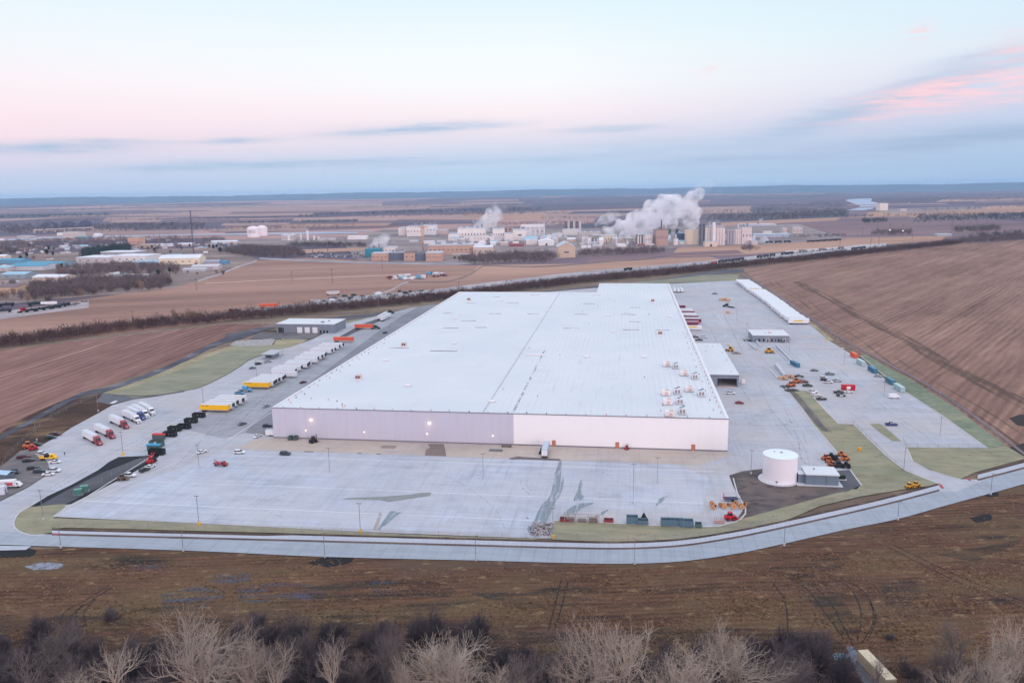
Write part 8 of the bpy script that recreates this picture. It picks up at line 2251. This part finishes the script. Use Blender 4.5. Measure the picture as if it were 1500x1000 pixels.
    wood('tree_belt', along([(1436, 352), (1500, 347), (1650, 338)], 300, 90, 9), 10, 18, 36, brush2, .6, 2.4, 10)
    W_ = [([(672, 384), (700, 388), (740, 386), (800, 385), (820, 380), (800, 374), (720, 376), (690, 378)], 420, 9, 16, 34, grey), ([(842, 377), (858, 376), (973, 372), (973, 368), (860, 370)], 260, 8, 14, 30, grey), ([(118, 378), (150, 376), (190, 372), (192, 364), (150, 366), (122, 370)], 330, 10, 17, 46, ever),
          ([(322, 370), (360, 376), (410, 378), (448, 376), (440, 368), (400, 364), (350, 363)], 700, 8, 14, 34, grey), ([(420, 362), (536, 363), (536, 360), (430, 359)], 220, 8, 14, 30, brush2),
          ([(82, 408), (150, 404), (262, 398), (264, 392), (190, 388), (86, 394)], 460, 8, 13, 34, grey), ([(46, 438), (120, 432), (200, 424), (250, 420), (246, 410), (150, 412), (50, 420)], 700, 9, 15, 36, grey), ([(0, 372), (120, 364), (240, 362), (330, 356), (330, 350), (160, 350), (0, 356)], 900, 9, 15, 22, grey),
          ([(-40, 346), (180, 340), (300, 338), (300, 329), (160, 330), (-40, 335)], 1300, 10, 18, 14, brush2), ([(300, 340), (520, 335), (520, 330), (300, 334)], 160, 8, 14, 12, grey),
          ([(436, 320), (560, 315), (690, 311), (800, 309), (800, 306), (690, 308), (500, 314), (436, 317)], 420, 12, 22, 12, ever), ([(-30, 322), (160, 317), (162, 314), (-30, 318)], 200, 12, 22, 10, ever),
          ([(1035, 325), (1160, 322), (1240, 318), (1240, 310), (1160, 313), (1040, 317)], 600, 12, 20, 14, brush2), ([(680, 333), (1000, 327), (1000, 324), (700, 329)], 260, 10, 16, 12, brush2), ([(1104, 316), (1236, 312), (1236, 298), (1160, 300), (1110, 304)], 420, 12, 22, 8, brush2),
          ([(1337, 328), (1400, 325), (1500, 323), (1560, 320), (1560, 314), (1440, 316), (1345, 319)], 420, 10, 18, 14, ever), ([(1264, 328), (1299, 326), (1299, 323), (1264, 324)], 110, 10, 16, 14, ever), ([(1275, 346), (1335, 345), (1335, 340), (1280, 341)], 170, 9, 15, 20, brush2), ([(1393, 342), (1465, 340), (1465, 334), (1400, 336)], 220, 10, 17, 20, brush2),
          ([(760, 300), (1000, 294), (1240, 289), (1240, 285), (1000, 288), (760, 294)], 600, 16, 28, 6, ever), ([(1290, 304), (1500, 296), (1560, 292), (1560, 284), (1400, 287), (1290, 292)], 520, 16, 28, 6, brush2), ([(500, 307), (700, 302), (700, 300), (500, 304)], 160, 16, 26, 6, ever), ([(60, 311), (330, 303), (330, 301), (60, 307)], 200, 16, 26, 6, ever), ([(1350, 312), (1500, 305), (1500, 302), (1350, 308)], 90, 12, 20, 8, brush2),
          ([(1140, 350), (1240, 347), (1240, 345), (1150, 347)], 60, 6, 11, 16, ever), ([(1115, 366), (1104, 369), (1090, 368), (1084, 364), (1098, 362)], 50, 6, 11, 24, brush2), ([(1500, 345), (1700, 340), (1700, 322), (1500, 330)], 300, 10, 16, 14, brush2)]
    for i in range(34):
        y0 = rg.uniform(289, 326); x0 = rg.uniform(-60, 1400); w_ = rg.uniform(60, 260)
        hh = (y0 - 280) * .035; y1 = y0 - (x0 - 750) * .0148
        W_.append(([(x0, y1), (x0 + w_, y1 - .0148 * w_), (x0 + w_, y1 - .0148 * w_ + hh), (x0, y1 + hh)], int(w_ * .9), 9, 18, 8, rg.choice((ever, brush2))))
    for i, (poly, n, a_, b_, per, m) in enumerate(W_):
        wood('far_woods', fill(poly, n, 300 + i), a_, b_, per, m, .8 if per < 20 else .5, 2.6, 500 + i)


plant_trees()


# ---------------------------------------------------------------- steam and haze
def plume(name, blobs, density, seed, label=None):
    """a steam cloud: blobs (photo x, y, radius px, base pixel y) welded into one billowing body"""
    mb = bpy.data.metaballs.new('tmp')
    mb.resolution = mb.render_resolution = 6.0
    mb.threshold = .25
    rg = random.Random(seed)
    for (px, py, rp, yb) in blobs:
        x, y = G(px, yb)
        z = max(4, ZH(px, py, y))
        R = rp * 1.5 * y / F
        for k in range(11):
            e = mb.elements.new()
            s = R * rg.uniform(.30, .62) if k else R * .8
            u = Vector((rg.gauss(0, 1), rg.gauss(0, 1), rg.gauss(0, 1))).normalized() * (R * rg.uniform(.55, 1.0) if k else 0)
            e.co = (x + u.x, y + u.y, max(2, z + u.z))
            e.radius = s * 1.5
    o = bpy.data.objects.new('tmp', mb)
    COL.objects.link(o)
    bpy.context.view_layer.update()
    dg = bpy.context.evaluated_depsgraph_get()
    me = bpy.data.meshes.new_from_object(o.evaluated_get(dg))
    bpy.data.objects.remove(o)
    me.name = name
    n = len(me.vertices)
    co = np.empty(n * 3, dtype=np.float32); me.vertices.foreach_get('co', co); co = co.reshape(n, 3)
    nr = np.empty(n * 3, dtype=np.float32); me.vertex_normals.foreach_get('vector', nr); nr = nr.reshape(n, 3)
    d = np.zeros(n)
    for f, a in ((.045, 5.0), (.12, 3.6), (.26, 2.2)):
        d += a * np.sin(co[:, 0] * f + seed) * np.sin(co[:, 1] * f * 1.1 + 2) * np.sin(co[:, 2] * f * 1.3 + 1)
    co += nr * d[:, None]
    me.vertices.foreach_set('co', co.ravel())
    m = bpy.data.materials.new(name)
    m.use_nodes = True
    t = NT(m.node_tree)
    m.node_tree.nodes.clear()
    v = t.n('ShaderNodeVolumePrincipled')
    v.inputs['Color'].default_value = (.97, .96, .98, 1)
    tc = t.n('ShaderNodeTexCoord')
    nz = t.noise(tc.outputs['Object'], .035, 6.0, .66)
    t.put(v.inputs['Density'], t.mapr(nz, .43, .62, density * .03, density * 2.4))
    v.inputs['Anisotropy'].default_value = .0
    out = t.n('ShaderNodeOutputMaterial')
    t.put(out.inputs['Volume'], v.outputs[0])
    me.materials.clear(); me.materials.append(m)
    ob(name, me, None, kind='stuff')


plume('steam', [(880, 346, 4, 350), (888, 344, 6, 350), (897, 341, 8, 350), (908, 337, 9, 350), (918, 332, 8, 350), (930, 327, 9, 350), (942, 322, 10, 350), (954, 316, 10, 350), (966, 309, 10, 350), (976, 302, 9, 350), (986, 298, 8, 350), (925, 340, 9, 350), (940, 336, 8, 350), (955, 330, 9, 350), (970, 322, 9, 350), (984, 314, 8, 350)], 0.0520, 1)
plume('steam', [(974, 328, 3, 352), (982, 321, 5, 352), (992, 315, 7, 352), (1003, 309, 8, 352), (1012, 301, 8, 352), (1010, 292, 6, 352), (1020, 288, 6, 352), (1006, 325, 7, 352), (1016, 320, 6, 352), (1022, 312, 6, 352), (998, 300, 6, 352)], 0.0468, 2)
plume('steam', [(1016, 282, 6, 352), (1024, 277, 7, 352), (1036, 272, 6, 352), (1048, 269, 4, 352), (1032, 284, 5, 352)], 0.0045, 3)
plume('steam', [(704, 332, 4, 342), (711, 326, 6, 342), (718, 321, 7.5, 342), (727, 315, 6, 342), (722, 328, 6, 342), (712, 334, 5, 342), (698, 328, 4, 342)], 0.0286, 4)
plume('steam', [(732, 308, 5, 342), (726, 303, 5, 342), (738, 304, 3.5, 342)], 0.0053, 5)
plume('steam', [(873, 331, 2, 346), (880, 326, 4, 346), (888, 321, 5, 346), (896, 317, 4.5, 346), (905, 314, 3, 346)], 0.0260, 6)
plume('steam', [(546, 361, 4, 371), (552, 356, 5, 371), (560, 351, 5.5, 371), (568, 349, 4, 371)], 0.0286, 7)
plume('steam', [(1041, 328, 3, 352), (1046, 323, 3.5, 352), (1052, 324, 2.5, 352)], 0.0260, 8)
plume('steam', [(1110, 327, 1.6, 341), (1112, 322, 2.2, 341), (1116, 319, 2, 341)], 0.0260, 9)
plume('steam', [(578, 352, 3, 371), (586, 350, 4, 371), (594, 347, 3.5, 371)], 0.0037, 10)
plume('steam', [(660, 352, 3, 360), (668, 350, 4, 360), (676, 349, 3, 360)], .0100, 12)
plume('steam', [(800, 330, 2.5, 345), (808, 327, 3, 345), (816, 325, 2.5, 345)], .0070, 13)
plume('steam', [(758, 324, 2.4, 342), (757, 319, 2.6, 342), (797, 328, 3, 342)], 0.0060, 11)

hz = bpy.data.meshes.new('haze')
X0, X1, Y0, Y1, Z0, Z1 = -32000, 32000, -400, 24000, -4, 175
hz.from_pydata([(X0, Y0, Z0), (X1, Y0, Z0), (X1, Y1, Z0), (X0, Y1, Z0), (X0, Y0, Z1), (X1, Y0, Z1), (X1, Y1, Z1), (X0, Y1, Z1)], [], [(3, 2, 1, 0), (4, 5, 6, 7), (0, 1, 5, 4), (1, 2, 6, 5), (2, 3, 7, 6), (3, 0, 4, 7)])
hm = bpy.data.materials.new('haze')
hm.use_nodes = True
_t = NT(hm.node_tree)
hm.node_tree.nodes.clear()
_v = _t.n('ShaderNodeVolumePrincipled')
_v.inputs['Color'].default_value = (.46, .72, 1.0, 1)
_v.inputs['Density'].default_value = 4.0e-5
_o = _t.n('ShaderNodeOutputMaterial')
_t.put(_o.inputs['Volume'], _v.outputs[0])
hz.materials.append(hm)
ob('haze', hz, None, kind='stuff')
